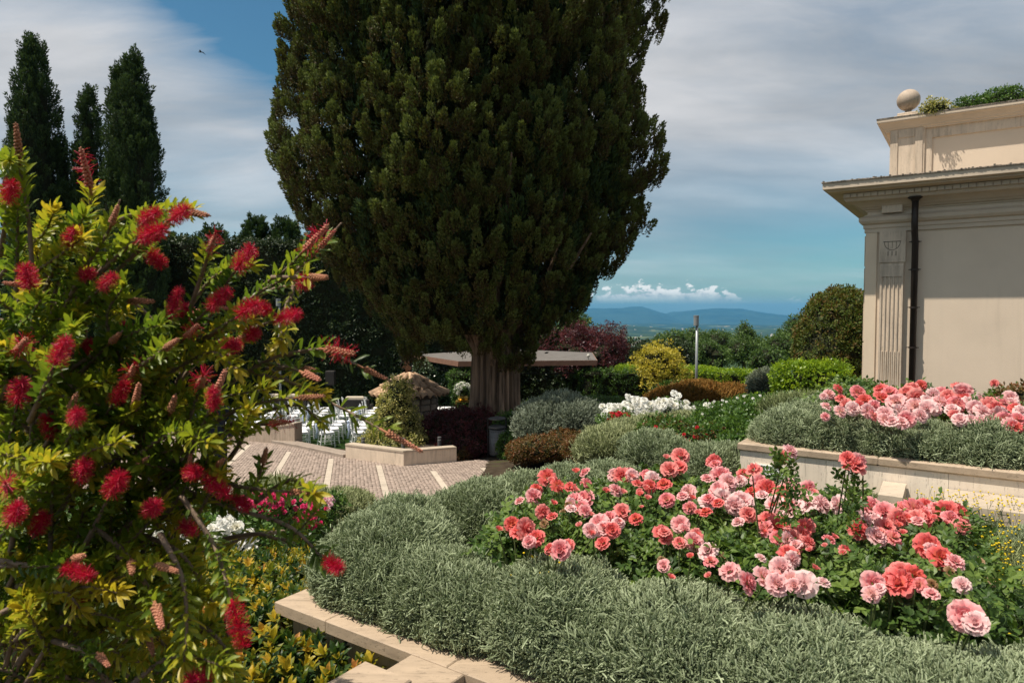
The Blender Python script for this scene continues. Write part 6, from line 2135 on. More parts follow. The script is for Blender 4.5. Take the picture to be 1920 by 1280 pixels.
SOILZ = CZ - .12
bush = []
for px, py, lab in stations:
    p = bed_Y(px, py)
    bush.append((p.x, p.y, thing('rose_bush', lab, 'rose bush', (p.x, p.y, SOILZ), 'roses in the front bed')))
BXY = np.array([(b[0], b[1]) for b in bush])
stems = [MB() for _ in bush]
rg = np.random.default_rng(91)
cmap = {'c': 'p_coral', 'p': 'p_pink', 'l': 'p_pale'}
for px, py, sz, col in items:
    p = bed_Y(px, py)
    if py < 875 and px > 1400:          # tall stems stand up from the middle of the bed
        p = W(px, py, 2.75)
    dcam = p.length
    s = sz / FPX * dcam / .146
    s = min(s, 1.5)
    bi = int(np.argmin(((BXY - np.array([p.x, p.y])) ** 2).sum(1)))
    if py < 875 and px > 1550: bi = 6
    if py < 875 and 1440 < px < 1550: bi = 4
    aim = Vector((rg.normal() * .45 - p.x * .1, -.75 + rg.normal() * .35, .75 + rg.normal() * .25)).normalized()
    key = (cmap[col], int(rg.integers(0, 4)))
    if sz < 27:
        bloom_obj(bush[bi][2], BUD_ME if sz < 23 else (cmap[col], 1), p, (aim.x, aim.y * .4, 1), s * (1.3 if sz < 23 else 1), rg, 'rose_bud' if sz < 23 else 'rose_bloom')
    else:
        bloom_obj(bush[bi][2], key, p - aim * .02, aim, s, rg)
    bx_, by_ = bush[bi][0] + rg.normal() * .05, bush[bi][1] + rg.normal() * .05
    m_ = Vector((p.x * .75 + bx_ * .25 + rg.normal() * .02, p.y * .75 + by_ * .25 + .03, (p.z + SOILZ) / 2 + .08))
    stems[bi].tube([(bx_, by_, SOILZ), tuple(m_), tuple(p - Vector((0, 0, .02)))], [.006, .004, .0025], 5, cap=False)
# leaves: rounded leafy masses under the blooms
leaf_pts = [(985, 1030, .2, .0), (1010, 985, .2, 0), (1080, 1000, .24, 0), (1080, 950, .22, 0), (1160, 1020, .24, 0), (1180, 950, .24, 0), (1250, 1040, .25, 0), (1250, 980, .24, 0), (1240, 920, .2, 0), (1340, 1080, .22, 0), (1340, 1000, .25, 0), (1330, 940, .2, 0),
            (1420, 1080, .22, 0), (1420, 1000, .25, 0), (1420, 930, .2, 0), (1500, 1110, .2, 0), (1510, 1040, .25, 0), (1500, 960, .2, 0), (1580, 1110, .22, 0), (1590, 1040, .25, 0), (1580, 970, .2, 0), (1660, 1140, .2, 0), (1680, 1080, .24, 0), (1670, 1010, .22, 0),
            (1740, 1160, .18, 0), (1760, 1090, .22, 0), (1750, 1010, .2, 0), (1800, 1120, .15, 0), (1790, 1060, .17, 0), (1780, 990, .14, 0)]
per = [[] for _ in bush]
for px, py, r_, _ in leaf_pts:
    p = onz(px, py, -1.02)
    bi = int(np.argmin(((BXY - np.array([p.x, p.y])) ** 2).sum(1)))
    per[bi].append((p.x, p.y, -1.17, r_ * .95, r_ * .95, .2))
for bi, (bx_, by_, root) in enumerate(bush):
    if not per[bi]:
        per[bi] = [(bx_, by_, -1.1, .2, .2, .2)]
    P, Nn = sample_ells(per[bi], 780, rg=rg, jitter=.035)
    P2, N2 = sample_ells([(e[0], e[1], e[2] - .02, e[3] * .75, e[4] * .75, e[5] * .75) for e in per[bi]], 450, rg=rg, jitter=.04)
    P = np.concatenate([P, P2]); Nn = np.concatenate([Nn, N2])
    D = Nn * .7 + np.array([-.1, -.15, .7]) + rg.normal(size=P.shape) * .4
    scatter('foliage', root, P, D, rg.uniform(.65, 1.15, len(P)), PR['rose'])
    mb = MB()
    for e in per[bi]:
        mb.ell((e[0], e[1], e[2] - .05), (e[3] * .55, e[4] * .55, e[5] * .6), 10, 7, jit=.06)
    mb.build('shade_core', M['core'], root, kind='stuff')
    if stems[bi].n:
        stems[bi].build('stem', M['stem'], root)
# leaves on the tall single stems
for bi, px, py in ((6, 1600, 880), (4, 1482, 862)):
    PP, DD = [], []
    for k in range(16):
        q = W(px + rg.normal() * 9, py + 8 + k * 7, 2.75 - .01 * k)
        PP.append(tuple(q)); DD.append((rg.normal(), rg.normal(), .6))
    scatter('stem_leaves', bush[bi][2], np.array(PP), np.array(DD), rg.uniform(.5, .85, 16), PR['rose'])
# withered heads
for k in range(26):
    bi = int(rg.integers(0, len(bush)))
    e = per[bi][int(rg.integers(0, len(per[bi])))]
    p = Vector((e[0] + rg.normal() * e[3] * .6, e[1] - abs(rg.normal()) * e[3] * .5, -.93 + rg.normal() * .03))
    bloom_obj(bush[bi][2], ('sp_brown', k % 2), p, (rg.normal() * .3, -.6, .6), .33, rg, 'withered_bloom')

# ================================================================== raised planter: hedge and roses
def pl(a, b, z):
    return fr(PO2, a, -b, z)


E_ = []
for k, a in enumerate(np.arange(.26, 4.2, .27)):
    q = pl(a, .27, 0); hh_ = .165 + .025 * math.sin(k * 1.9)
    E_.append((q.x, q.y, PZ + .02, .25, .23, hh_))
for k, b in enumerate((.5, .75, 1.0, 1.3)):
    q = pl(.28 + .05 * k, b, 0); E_.append((q.x, q.y, PZ + .02, .25, .25, .18 + .01 * k))
shrub('planter_hedge', 'trimmed grey santolina hedge along the edge of the raised planter', 'hedge', E_, PR['sant'], 2700, (.9, 1.35), up=.3, coremat='core_grey', jitter=.012, corek=.93, zmin=PZ + .0)
R2 = '''1555 738 22 l,1550 760 22 l,1548 780 18 p,1573 728 22 c,1577 745 22 c,1585 757 24 c,1610 735 30 p,1620 750 28 c,1600 765 28 l,1630 770 30 l,1577 770 26 l,1650 728 28 c,1655 745 32 c,1640 760 24 p,1612 758 26 c,1680 752 36 l,1668 735 28 p,1690 770 34 l,1660 775 30 l,1638 778 24 p,
1700 735 30 c,1720 745 34 c,1712 728 28 c,1716 760 32 l,1738 765 34 l,1700 785 32 p,1672 788 28 l,1660 785 26 l,1690 790 28 l,1728 778 28 l,1740 750 26 l,1752 740 28 l,1765 752 32 l,1755 765 26 l,1770 735 28 p,1782 750 34 c,1778 742 26 c,1795 758 32 p,1785 765 26 l,1805 735 32 p,1800 725 28 c,1810 745 28 c,
1792 778 24 c,1800 785 26 l,1820 755 30 l,1830 765 30 l,1845 770 32 l,1842 750 28 l,1856 760 34 c,1870 765 32 c,1880 755 30 p,1865 775 28 l,1895 745 26 l,1898 755 22 l,1864 718 14 c,1905 765 24 c,1822 785 22 l,1840 788 26 l,1855 785 22 l,1885 790 34 p,1898 798 32 p,1910 785 26 p,1905 800 24 c,1880 775 24 l,1915 770 24 l,1726 722 20 c,1545 742 16 l'''
prb = []
for lab, a, b in (('pink rose bush at the planter end near the dome tree', .65, .75), ('pink rose bush under the fluted pilaster', 1.25, .85), ('pink rose bush under the dark rain pipe', 1.8, .85), ('pink rose bush in the planter before the plain wall', 2.4, .8), ('pink rose bush at the right edge of the raised planter', 3.0, .7)):
    q = pl(a, b, PZ - .06)
    prb.append((q.x, q.y, thing('rose_bush', lab, 'rose bush', tuple(q), 'roses in the raised planter')))
PXY = np.array([(b[0], b[1]) for b in prb])
pst = [MB() for _ in prb]
rg = np.random.default_rng(53)
for s in R2.replace('\n', '').split(','):
    a = s.split(); px, py, sz, col = float(a[0]), float(a[1]), float(a[2]), a[3]
    z = -.52 - (py - 725) / 75 * .12
    p = onz(px, py, z)
    sc_ = sz / FPX * p.length / .142
    bi = int(np.argmin(((PXY - np.array([p.x, p.y])) ** 2).sum(1)))
    aim = Vector((rg.normal() * .4 - .2, -.8 + rg.normal() * .3, .6 + rg.normal() * .3)).normalized()
    bloom_obj(prb[bi][2], (cmap[col], int(rg.integers(0, 4))), p, aim, sc_, rg)
    pst[bi].tube([(prb[bi][0] + rg.normal() * .05, prb[bi][1] + rg.normal() * .05, PZ - .06), tuple(p - Vector((0, 0, .01)))], [.006, .003], 5, cap=False)
for bi, (bx_, by_, root) in enumerate(prb):
    q0 = Vector((bx_, by_, 0))
    es = [tuple((q0 + U * da + NF * db + Vector((0, 0, PZ + zz2))).to_tuple()) + (.26, .24, .2) for da, db, zz2 in ((-.2, 0, .0), (.2, 0, .0), (0, .12, .0), (0, -.2, .03))]
    P, Nn = sample_ells(es, 420, rg=rg, jitter=.035)
    scatter('foliage', root, P, Nn * .7 + np.array([0, -.1, .7]) + rg.normal(size=P.shape) * .4, rg.uniform(.8, 1.3, len(P)), PR['rose'])
    mb = MB()
    for e in es: mb.ell(e[:3], np.array(e[3:]) * .65, 10, 7, jit=.06)
    mb.build('shade_core', M['core'], root, kind='stuff')
    if pst[bi].n: pst[bi].build('stem', M['stem'], root)
c = W(1905, 748, 4.9)
shrub('bronze_shrub', 'dark bronze leaved shrub at the right end of the planter roses', 'shrub', [(c.x + .05, c.y, c.z - .12, .2, .2, .2), (c.x + .3, c.y - .1, c.z - .12, .25, .2, .22)], PR['redb'], 700, (.6, 1.0))
c = W(1600, 730, 6.2)
shrub('dark_spiky_shrub', 'dark green shrub behind the planter roses at the foot of the wall', 'shrub', [(c.x, c.y, c.z - .15, .28, .25, .2), (c.x + .5, c.y - .2, c.z - .2, .35, .25, .2), (c.x + 1.1, c.y - .6, c.z - .2, .4, .25, .2)], PR['rose'], 420, (.9, 1.3))

# ================================================================== white and red roses further back
def far_roses(name, label, pts, Y0, col, size, n_per, greens, gpr='green'):
    rgx = np.random.default_rng(int(pts[0][0]))
    c0 = W(pts[0][0], pts[0][1], Y0)
    r = thing(name, label, 'rose bush', (c0.x, Y0, gz(c0.x, Y0)))
    es = []
    for px, py, w_, h_ in pts:
        c = W(px, py, Y0)
        es.append((c.x, Y0 + .1, c.z - h_ / FPX * Y0 * .8, w_ / FPX * Y0, .35, h_ / FPX * Y0))
    P, Nn = sample_ells(es, greens, rg=rgx, jitter=.03)
    scatter('foliage', r, P, Nn + np.array([0, 0, .5]), rgx.uniform(.6, 1.0, len(P)), PR[gpr])
    mb = MB()
    for e in es: mb.ell(e[:3], np.array(e[3:]) * .75, 10, 7)
    mb.build('shade_core', M['core'], r, kind='stuff')
    for px, py, w_, h_ in pts:
        for k in range(n_per):
            qx, qy = px + rgx.normal() * w_ * .5, py + rgx.normal() * h_ * .5 - h_ * .25
            p = W(qx, qy, Y0 - .25 + rgx.uniform(0, .35))
            bloom_obj(r, (('s' + col), int(rgx.integers(0, 2))), p, (rgx.normal() * .4, -.8, .6), size * rgx.uniform(.75, 1.2), rgx)
    return r


far_roses('white_rose_bush', 'white rose bush in full bloom beyond the pale cushion mounds', [(1165, 772, 28, 16), (1205, 770, 34, 18), (1245, 768, 34, 18), (1275, 778, 22, 12), (1190, 788, 24, 12), (1225, 785, 26, 12), (1150, 785, 16, 12), (1260, 760, 22, 10)], 9.8, 'p_white', .95, 34, 260)
far_roses('white_rose_bush', 'small white rose bush with few blooms between glossy shrub and white roses', [(1330, 782, 18, 12), (1308, 790, 14, 9), (1325, 768, 8, 10)], 9.2, 'p_white', .75, 7, 300)
far_roses('crimson_rose_bush', 'small crimson rose bush in front of the white roses', [(1150, 785, 14, 12), (1170, 780, 14, 9), (1160, 795, 18, 8)], 9.4, 'p_red', .7, 9, 300)
rg = np.random.default_rng(29)
rootr = [o for o in bpy.data.objects if o.name.startswith('red_flower_shrub')][0]
for k in range(22):
    p = W(1300 + rg.normal() * 42, 820 + rg.normal() * 9, 6.85)
    bloom_obj(rootr, ('sp_red', k % 2), p, (rg.normal() * .3, -.8, .6), .34, rg, 'small_bloom')
# tiny white flowers on the glossy shrub
rg = np.random.default_rng(19)
rootg = [o for o in bpy.data.objects if o.name.startswith('glossy_shrub')][0]
for k in range(34):
    p = W(1400 + rg.normal() * 38, 770 + rg.normal() * 20, 8.0)
    bloom_obj(rootg, ('sp_white', k % 2), p, (rg.normal() * .3, -.8, .6), .3, rg, 'tiny_flower')

# ================================================================== left foreground: golden ground cover, fuchsia and white roses, pale mound
rg = np.random.default_rng(61)
P = []
n = 0
while n < 5200:
    px = rg.uniform(-60, 740); py = rg.uniform(1000, 1330)
    # ground cover surface sits about 0.2 m over the soil
    Y = 2.0 + 4.4 * rg.uniform()
    x = rg.uniform(-2.9, -.25); y = rg.uniform(2.1, 6.3)
    q = Vector((x, y, 0)) - Vector((CC.x, CC.y, 0))
    a_, b_ = q.dot(U), q.dot(NF)
    if a_ > -.03 and b_ < .0: continue           # inside the stone bed
    if a_ > aA - .03 and bA - .02 < b_ < bA + 1: continue
    if ab - .03 < a_ < ab + 2.3 and 0 < b_ < 1: continue
    near_ = max(0.0, 1 - max(b_, -a_, 0) / 1.3)
    P.append((x, y, gz(x, y) * (1 - near_) + near_ * (CZ - .22) + .14 * (1 - near_) + .07 * math.sin(x * 3.1 + y * 1.7) + rg.normal() * .025 + (0.06 if y < 4 else 0)))
    n += 1
P = np.array(P)
gcv = thing('golden_groundcover', 'golden leaved ground cover spreading below the bottlebrush', 'ground cover', (-1.4, 4, gz(-1.4, 4)))
scatter('foliage', gcv, P, np.tile([-.1, -.1, 1.0], (len(P), 1)) + rg.normal(size=P.shape) * .3, rg.uniform(.75, 1.35, len(P)), PR['euo'])
P2 = P[:2600] - np.array([0, 0, .07])
scatter('lower_leaves', gcv, P2, rg.normal(size=P2.shape) + np.array([0, 0, .5]), rg.uniform(.8, 1.3, len(P2)), PR['euo'])
# basin slats under the ground cover
far_roses('fuchsia_rose_bush', 'fuchsia rose bush with many tiny blooms beyond the golden ground cover', [(470, 985, 60, 30), (545, 985, 46, 26), (520, 945, 40, 26), (575, 975, 22, 24), (480, 950, 40, 24)], 6.6, 'p_fuchsia', .46, 42, 420)
far_roses('pink_rose_bush', 'soft pink small rose bush at the edge of the fuchsia one', [(575, 968, 14, 14), (618, 945, 8, 14), (560, 955, 12, 10)], 6.9, 'p_softpink', .45, 10, 300)
far_roses('white_rose_bush', 'white rose bush half hidden behind the bottlebrush branches', [(330, 1000, 40, 24), (420, 990, 26, 26), (455, 1020, 28, 18), (380, 1030, 40, 20), (270, 1020, 40, 24), (345, 1060, 30, 14)], 5.6, 'p_white', .85, 22, 300)
c = W(640, 945, 9)
shrub('santolina_mound', 'pale green cushion mound at the plaza edge behind the fuchsia roses', 'shrub', [(W(630, 950, 8.6).x, 8.6, W(630, 955, 8.6).z, .5, .45, .22), (W(560, 960, 8.4).x, 8.5, W(560, 955, 8.4).z, .5, .45, .2), (W(500, 945, 8.4).x, 8.6, W(500, 945, 8.4).z, .45, .4, .24)], PR['santp'], 900, (.8, 1.3), up=.8, coremat='core_grey')
shrub('santolina_mound', 'grey mound low on the left under the bottlebrush', 'shrub', [(W(120, 1150, 3.4).x, 3.4, W(120, 1150, 3.4).z, .5, .45, .2), (W(240, 1180, 3.2).x, 3.2, W(240, 1180, 3.2).z, .4, .4, .16), (W(40, 1080, 4).x, 4, W(40, 1080, 4).z, .6, .5, .25)], PR['sant_far'], 1200, (.8, 1.2), up=.7, coremat='core_grey')
# filler greenery along the slope on the left
shrub('slope_greenery', 'dark low greenery on the slope behind the bottlebrush', 'ground cover', [(-4.2, 7.5, -2.45, 1.6, 1.0, .3), (-6.5, 8, -2.55, 1.8, 1.0, .35), (-3.6, 5.2, -2.1, 1.2, .9, .25), (-5.4, 6, -2.25, 1.6, 1.0, .3), (-2.6, 6.2, -2.2, .8, .7, .2)], PR['green'], 110, (.8, 1.3))

# ================================================================== bottlebrush
rg = np.random.default_rng(2024)
bb_base = Vector((-1.75, 2.15, gz(-1.75, 2.15)))
BBR = thing('bottlebrush_bush', 'large red flowering bottlebrush bush leaning in from the left', 'bush', tuple(bb_base))


def hermite(pts, n=8):
    pts = [Vector(p) for p in pts]
    out = []
    for i in range(len(pts) - 1):
        p0 = pts[max(i - 1, 0)]; p1 = pts[i]; p2 = pts[i + 1]; p3 = pts[min(i + 2, len(pts) - 1)]
        for k in range(n):
            t = k / n
            out.append(.5 * ((2 * p1) + (p2 - p0) * t + (2 * p0 - 5 * p1 + 4 * p2 - p3) * t * t + (3 * p1 - p0 - 3 * p2 + p3) * t ** 3))
    out.append(pts[-1])
    return out


# branches drawn by photograph points and distance: (points), kind of tip: f flower, s seed spike, r spent red, n none
BR = [
    ([(60, 900), (60, 500), (40, 330), (30, 235)], 1.55, 's'), ([(120, 800), (150, 520), (170, 380), (158, 305)], 1.6, 'r'),
    ([(60, 700), (150, 520), (200, 440), (225, 375)], 1.6, 's'), ([(120, 600), (210, 480), (260, 420), (290, 400)], 1.6, 'f'), ([(160, 560), (260, 470), (310, 420), (345, 395)], 1.65, 'f'),
    ([(200, 420), (260, 400), (330, 395), (395, 405)], 1.6, 's'), ([(150, 520), (230, 480), (270, 470), (300, 492)], 1.6, 'f'), ([(160, 540), (220, 480), (255, 450), (290, 435)], 1.6, 'f'),
    ([(90, 600), (130, 540), (150, 520), (170, 510)], 1.7, 'f'), ([(120, 640), (160, 570), (190, 540), (210, 520)], 1.55, 'f'), ([(60, 640), (100, 560), (120, 470), (140, 420)], 1.7, 'n'), ([(20, 600), (60, 520), (110, 480), (150, 450)], 1.6, 'n'),
    ([(220, 720), (290, 640), (320, 590), (336, 545)], 1.6, 'f'), ([(240, 700), (300, 630), (335, 600), (352, 575)], 1.65, 'f'), ([(40, 580), (130, 566), (220, 564), (290, 565)], 1.6, 's'),
    ([(260, 760), (330, 640), (380, 590), (420, 552)], 1.6, 'f'), ([(300, 780), (380, 620), (420, 540), (468, 470)], 1.65, 'f'), ([(340, 600), (390, 530), (430, 505), (470, 500)], 1.65, 'n'),
    ([(300, 760), (400, 640), (470, 560), (560, 505), (640, 418)], 1.7, 's'), ([(440, 620), (490, 540), (530, 510), (598, 440)], 1.7, 'r'), ([(470, 560), (520, 540), (560, 535), (575, 525)], 1.7, 'f'), ([(460, 560), (480, 570), (490, 575), (497, 580)], 1.7, 'f'), ([(510, 520), (545, 520), (580, 520), (605, 520)], 1.7, 's'),
    ([(400, 640), (440, 640), (460, 630), (478, 625)], 1.65, 'f'), ([(380, 660), (410, 655), (425, 650), (438, 648)], 1.65, 'f'), ([(350, 780), (430, 720), (510, 672), (590, 655), (650, 660)], 1.65, 'r'),
    ([(510, 672), (600, 655), (660, 680), (735, 715)], 1.7, 's'), ([(540, 560), (530, 610), (520, 650), (512, 668)], 1.7, 'n'), ([(560, 500), (545, 560), (540, 600), (528, 640)], 1.68, 'n'),
    ([(360, 820), (440, 770), (520, 750), (610, 742)], 1.6, 's'), ([(500, 690), (560, 725), (650, 770), (770, 835)], 1.6, 's'), ([(430, 690), (480, 700), (540, 715), (600, 740)], 1.6, 'n'), ([(520, 690), (545, 690), (560, 695), (600, 712)], 1.62, 's'),
    ([(380, 830), (450, 800), (500, 795), (545, 790)], 1.5, 'r'), ([(300, 900), (360, 820), (400, 770), (400, 735)], 1.45, 'f'), ([(320, 880), (350, 800), (370, 740), (380, 705)], 1.5, 'r'), ([(350, 860), (380, 800), (395, 760), (420, 700)], 1.45, 's'),
    ([(160, 760), (200, 680), (220, 640), (235, 612)], 1.6, 'f'), ([(110, 760), (140, 700), (160, 660), (168, 640)], 1.65, 'f'), ([(180, 860), (220, 780), (240, 720), (250, 690)], 1.45, 'r'), ([(0, 760), (20, 700), (30, 660), (45, 640)], 1.45, 'r'),
    ([(60, 880), (100, 810), (130, 770), (145, 735)], 1.45, 's'), ([(90, 900), (120, 840), (140, 800), (145, 770)], 1.45, 'f'), ([(200, 900), (240, 830), (250, 780), (258, 735)], 1.5, 's'), ([(280, 860), (310, 800), (320, 770), (330, 738)], 1.5, 's'),
    ([(0, 790), (60, 760), (90, 745), (130, 720)], 1.55, 'n'), ([(100, 980), (130, 930), (150, 900), (158, 872)], 1.4, 'f'), ([(0, 1050), (60, 1060), (110, 1062), (168, 1078)], 1.35, 'f'), ([(0, 1060), (80, 1058), (130, 1050), (160, 1040)], 1.38, 's'),
    ([(220, 1000), (260, 970), (275, 960), (288, 950)], 1.45, 'f'), ([(0, 1010), (15, 990), (22, 970), (32, 955)], 1.4, 'f'), ([(60, 960), (40, 940), (20, 920), (10, 905)], 1.4, 'r'), ([(260, 980), (330, 900), (380, 890), (415, 918)], 1.5, 'f'),
    ([(300, 960), (380, 930), (430, 930), (462, 948)], 1.5, 'f'), ([(340, 860), (370, 920), (400, 940), (430, 950)], 1.55, 'n'), ([(430, 960), (470, 920), (490, 880), (500, 838)], 1.5, 's'), ([(360, 890), (440, 910), (520, 920), (600, 925)], 1.5, 's'),
    ([(380, 900), (400, 880), (410, 870), (418, 862)], 1.5, 's'), ([(300, 900), (430, 950), (540, 985), (600, 1040), (640, 1068)], 1.45, 'f'), ([(340, 930), (400, 1020), (430, 1110), (452, 1190)], 1.35, 'f'), ([(260, 1000), (330, 1030), (370, 1080), (400, 1130)], 1.4, 'n'),
    ([(120, 1150), (200, 1050), (260, 1000), (300, 950)], 1.45, 'n'), ([(150, 1120), (230, 1080), (290, 1060), (330, 1070)], 1.35, 's'), ([(100, 1200), (160, 1220), (190, 1230), (205, 1250)], 1.3, 's'), ([(200, 1100), (260, 1150), (280, 1200), (288, 1230)], 1.35, 's'),
    ([(220, 1040), (270, 1090), (290, 1130), (300, 1165)], 1.35, 's'), ([(180, 990), (230, 1030), (245, 1050), (248, 1075)], 1.35, 's'), ([(30, 1200), (90, 1130), (150, 1100), (220, 1110)], 1.4, 'n'), ([(0, 880), (60, 830), (110, 800), (170, 790)], 1.5, 'n'),
    ([(230, 880), (290, 830), (340, 810), (390, 830)], 1.5, 'n'), ([(260, 920), (330, 890), (350, 885), (365, 885)], 1.5, 'f'), ([(120, 700), (200, 650), (260, 620), (300, 610)], 1.6, 'n'), ([(280, 720), (350, 680), (400, 660), (440, 690)], 1.55, 'n'), ([(300, 690), (380, 640), (430, 610), (470, 600)], 1.65, 'n'),
    ([(0, 520), (40, 470), (80, 440), (100, 400)], 1.6, 'n'), ([(0, 480), (10, 420), (15, 380), (20, 350)], 1.5, 'f'), ([(0, 400), (10, 340), (15, 310), (18, 300)], 1.5, 'n'), ([(60, 1000), (100, 900), (160, 850), (220, 830)], 1.45, 'n'), ([(300, 1000), (340, 1080), (350, 1160), (345, 1240)], 1.35, 'n'),
    ([(50, 1280), (110, 1180), (180, 1150), (260, 1180)], 1.3, 'n'), ([(230, 1300), (300, 1240), (360, 1230), (420, 1250)], 1.3, 'n'), ([(0, 1150), (60, 1120), (120, 1110), (150, 1140)], 1.35, 'n'), ([(420, 1010), (480, 1000), (540, 1010), (590, 960)], 1.5, 'n'), ([(480, 940), (540, 900), (570, 910), (590, 925)], 1.5, 'n'),
    ([(330, 1150), (390, 1180), (430, 1230), (440, 1290)], 1.3, 'n'), ([(340, 1200), (390, 1240), (380, 1270), (360, 1275)], 1.3, 'f'), ([(80, 780), (60, 640), (90, 560), (70, 480)], 1.7, 'n'), ([(200, 820), (230, 700), (200, 600), (230, 540)], 1.7, 'n'),
    ([(330, 840), (360, 760), (440, 740), (500, 730)], 1.6, 'n'), ([(420, 800), (500, 770), (560, 760), (600, 790)], 1.55, 'n'), ([(0, 700), (40, 620), (90, 600), (140, 600)], 1.6, 'n'), ([(430, 860), (450, 830), (460, 800), (470, 770)], 1.52, 'n')]
for px, py, dx, dy in ((120, 470, 20, -40), (60, 560, -10, -50), (200, 650, 30, -30), (300, 660, 35, -25), (100, 690, 20, -45), (30, 770, 10, -50), (210, 760, 25, -40), (340, 640, 30, -30), (450, 590, 30, -20), (390, 480, 15, -45), (520, 600, 30, -10), (560, 690, 35, 5), (60, 1010, 20, -40), (120, 1120, 40, 10), (250, 880, 30, -25), (330, 980, 35, 15), (200, 940, 20, -40), (110, 830, -20, -45)):
    BR.append(([(px - dx * 2.2, py - dy * 2.2), (px - dx, py - dy), (px, py), (px + dx, py + dy)], rg.uniform(1.4, 1.6), rg.choice(['f', 'f', 'r', 's'])))
# inner filling twigs
for k in range(210):
    px = rg.uniform(-40, 430); py = rg.uniform(430, 1290)
    if k > 110: px = rg.uniform(-40, 330); py = rg.uniform(640, 1300)
    if px > 160 + (py - 420) * .55 and py < 760: continue
    d = rg.normal(size=2)
    an = -PI / 2 + rg.normal() * .9 + .5
    ln = rg.uniform(90, 170)
    dx, dy = math.cos(an) * ln, math.sin(an) * ln
    BR.append(([(px - dx, py - dy), (px - dx * .5, py - dy * .5 + rg.normal() * 12), (px, py), (px + dx * .3, py + dy * .3)], rg.uniform(1.45, 2.0), 'n'))

LV_P, LV_D, LV_S, LV_T, LV_N = [], [], [], [], []
tips = []
branches = MB()
nbr = 0
for pts, Y, kind in BR:
    dz = rg.normal() * .06
    w = []
    for i, (px, py) in enumerate(pts):
        q = W(px, py, Y + dz + (len(pts) - 1 - i) * .07 + rg.normal() * .012)
        w.append(q)
    c = hermite(w, 7)
    n = len(c)
    branches.tube(c, [.0068 - .0048 * (i / (n - 1)) for i in range(n)], 6)
    # leaves along the outer part, crowded near the end
    tot = sum((c[i + 1] - c[i]).length for i in range(n - 1))
    sprig = min(p_[1] for p_ in pts) < 345
    tone = np.clip(rg.normal() * .2 + .36 + (.15 if kind == 'n' else 0), .05, .95)
    acc = 0
    phi = rg.uniform(0, 6)
    tip_gap = .075 if kind in 'fsr' else 0.0
    for i in range(n - 1):
        seg = c[i + 1] - c[i]
        ln = seg.length
        m = max(1, int(round(ln / .0026)))
        for j in range(m):
            s = (acc + ln * j / m)
            u = s / tot
            if sprig and (tot - s > .2) and rg.uniform() < .9: continue
            if u < .28 and rg.uniform() < .82: continue
            if pts[-1][0] > 480 and rg.uniform() < (.55 if u < .75 else .25): continue
            if rg.uniform() < .28 - .2 * u: continue
            if tot - s < tip_gap: continue
            phi += 2.4
            d = seg.normalized()
            a = d.orthogonal().normalized(); b = d.cross(a)
            o_ = a * math.cos(phi) + b * math.sin(phi)
            dd = (d * rg.uniform(.55, 1.1) + o_ * rg.uniform(.7, 1.0) + Vector((0, 0, .12))).normalized()
            LV_P.append(tuple(c[i].lerp(c[i + 1], j / m))); LV_D.append(tuple(dd)); LV_S.append(rg.uniform(.026, .047) * (1.1 if u > .5 else .95))
            LV_T.append(np.clip(tone + .25 * (u - .6) + rg.normal() * .1, 0, 1)); LV_N.append(tuple(rg.normal(size=3) * .5 + np.array([-.3, -.2, 1])))
        acc += ln
    # leaf tuft past the flower
    if kind == 'n':
        d = (c[-1] - c[-2]).normalized()
        for j in range(8):
            o_ = Vector(rg.normal(size=3)).normalized()
            LV_P.append(tuple(c[-1])); LV_D.append(tuple((d + o_ * .6).normalized())); LV_S.append(rg.uniform(.03, .05)); LV_T.append(np.clip(tone + .3 + rg.normal() * .1, 0, 1)); LV_N.append(tuple(rg.normal(size=3) * .5 + np.array([-.3, -.2, 1])))
    else:
        # the tip stretch carries the spike
        acc2 = 0; k = n - 1
        while k > 0 and acc2 < .07:
            acc2 += (c[k] - c[k - 1]).length; k -= 1
        tips.append((c[k], c[-1], kind))
# limbs from the foot up to the branches' beginnings
starts = [W(40, 900, 1.9), W(150, 820, 1.95), W(280, 900, 1.9), W(100, 1150, 1.75), W(330, 780, 1.9), W(0, 600, 1.9), W(200, 1050, 1.75), W(60, 700, 1.85)]
for s in starts:
    mid_ = (bb_base + s) / 2 + Vector((rg.normal() * .05, rg.normal() * .05, .1))
    branches.tube(hermite([bb_base, mid_, s], 5), [.017 - .001 * i for i in range(11)], 7)
    # and on to the nearest branches
    near = sorted(BR, key=lambda t: (W(t[0][0][0], t[0][0][1], t[1] + .2) - s).length)[:7]
    for t in near:
        e = W(t[0][0][0], t[0][0][1], t[1] + .21)
        branches.tube(hermite([s, (s + e) / 2 + Vector((0, .04, -.02)), e], 4), [.0065 - .0003 * i for i in range(9)], 5)
branches.build('branches', M['twig'], BBR, True)

# leaf shape: lance, folded along the midrib
LP = np.array(LV_P); LD = np.array(LV_D); LS = np.array(LV_S); LT = np.array(LV_T); LN = np.array(LV_N)
s_ = np.cross(LD, LN); s_ /= np.linalg.norm(s_, axis=1, keepdims=True)
n_ = np.cross(s_, LD)
prof = [(0, .06, 0), (.2, .66, .02), (.5, 1.0, .05), (.8, .82, .05), (1.0, .1, .0)]
lv = []
for u, wv, cv in prof:
    ctr_ = LP + LD * (LS * u)[:, None] + n_ * (LS * cv)[:, None]
    hw = (LS * .118 * wv)[:, None]
    lv.append(ctr_ + s_ * hw + n_ * hw * .35); lv.append(ctr_); lv.append(ctr_ - s_ * hw + n_ * hw * .35)
lv = np.stack(lv, 1)               # leaves, 15, 3
lf = []
for k in range(4):
    a = k * 3
    lf += [(a, a + 1, a + 4, a + 3), (a + 1, a + 2, a + 5, a + 4)]
lf = np.array(lf)
# the 300 that show largest stand as leaves of their own
cc_ = lv.mean(1)
e1, e2 = lv[:, 1], lv[:, 13]


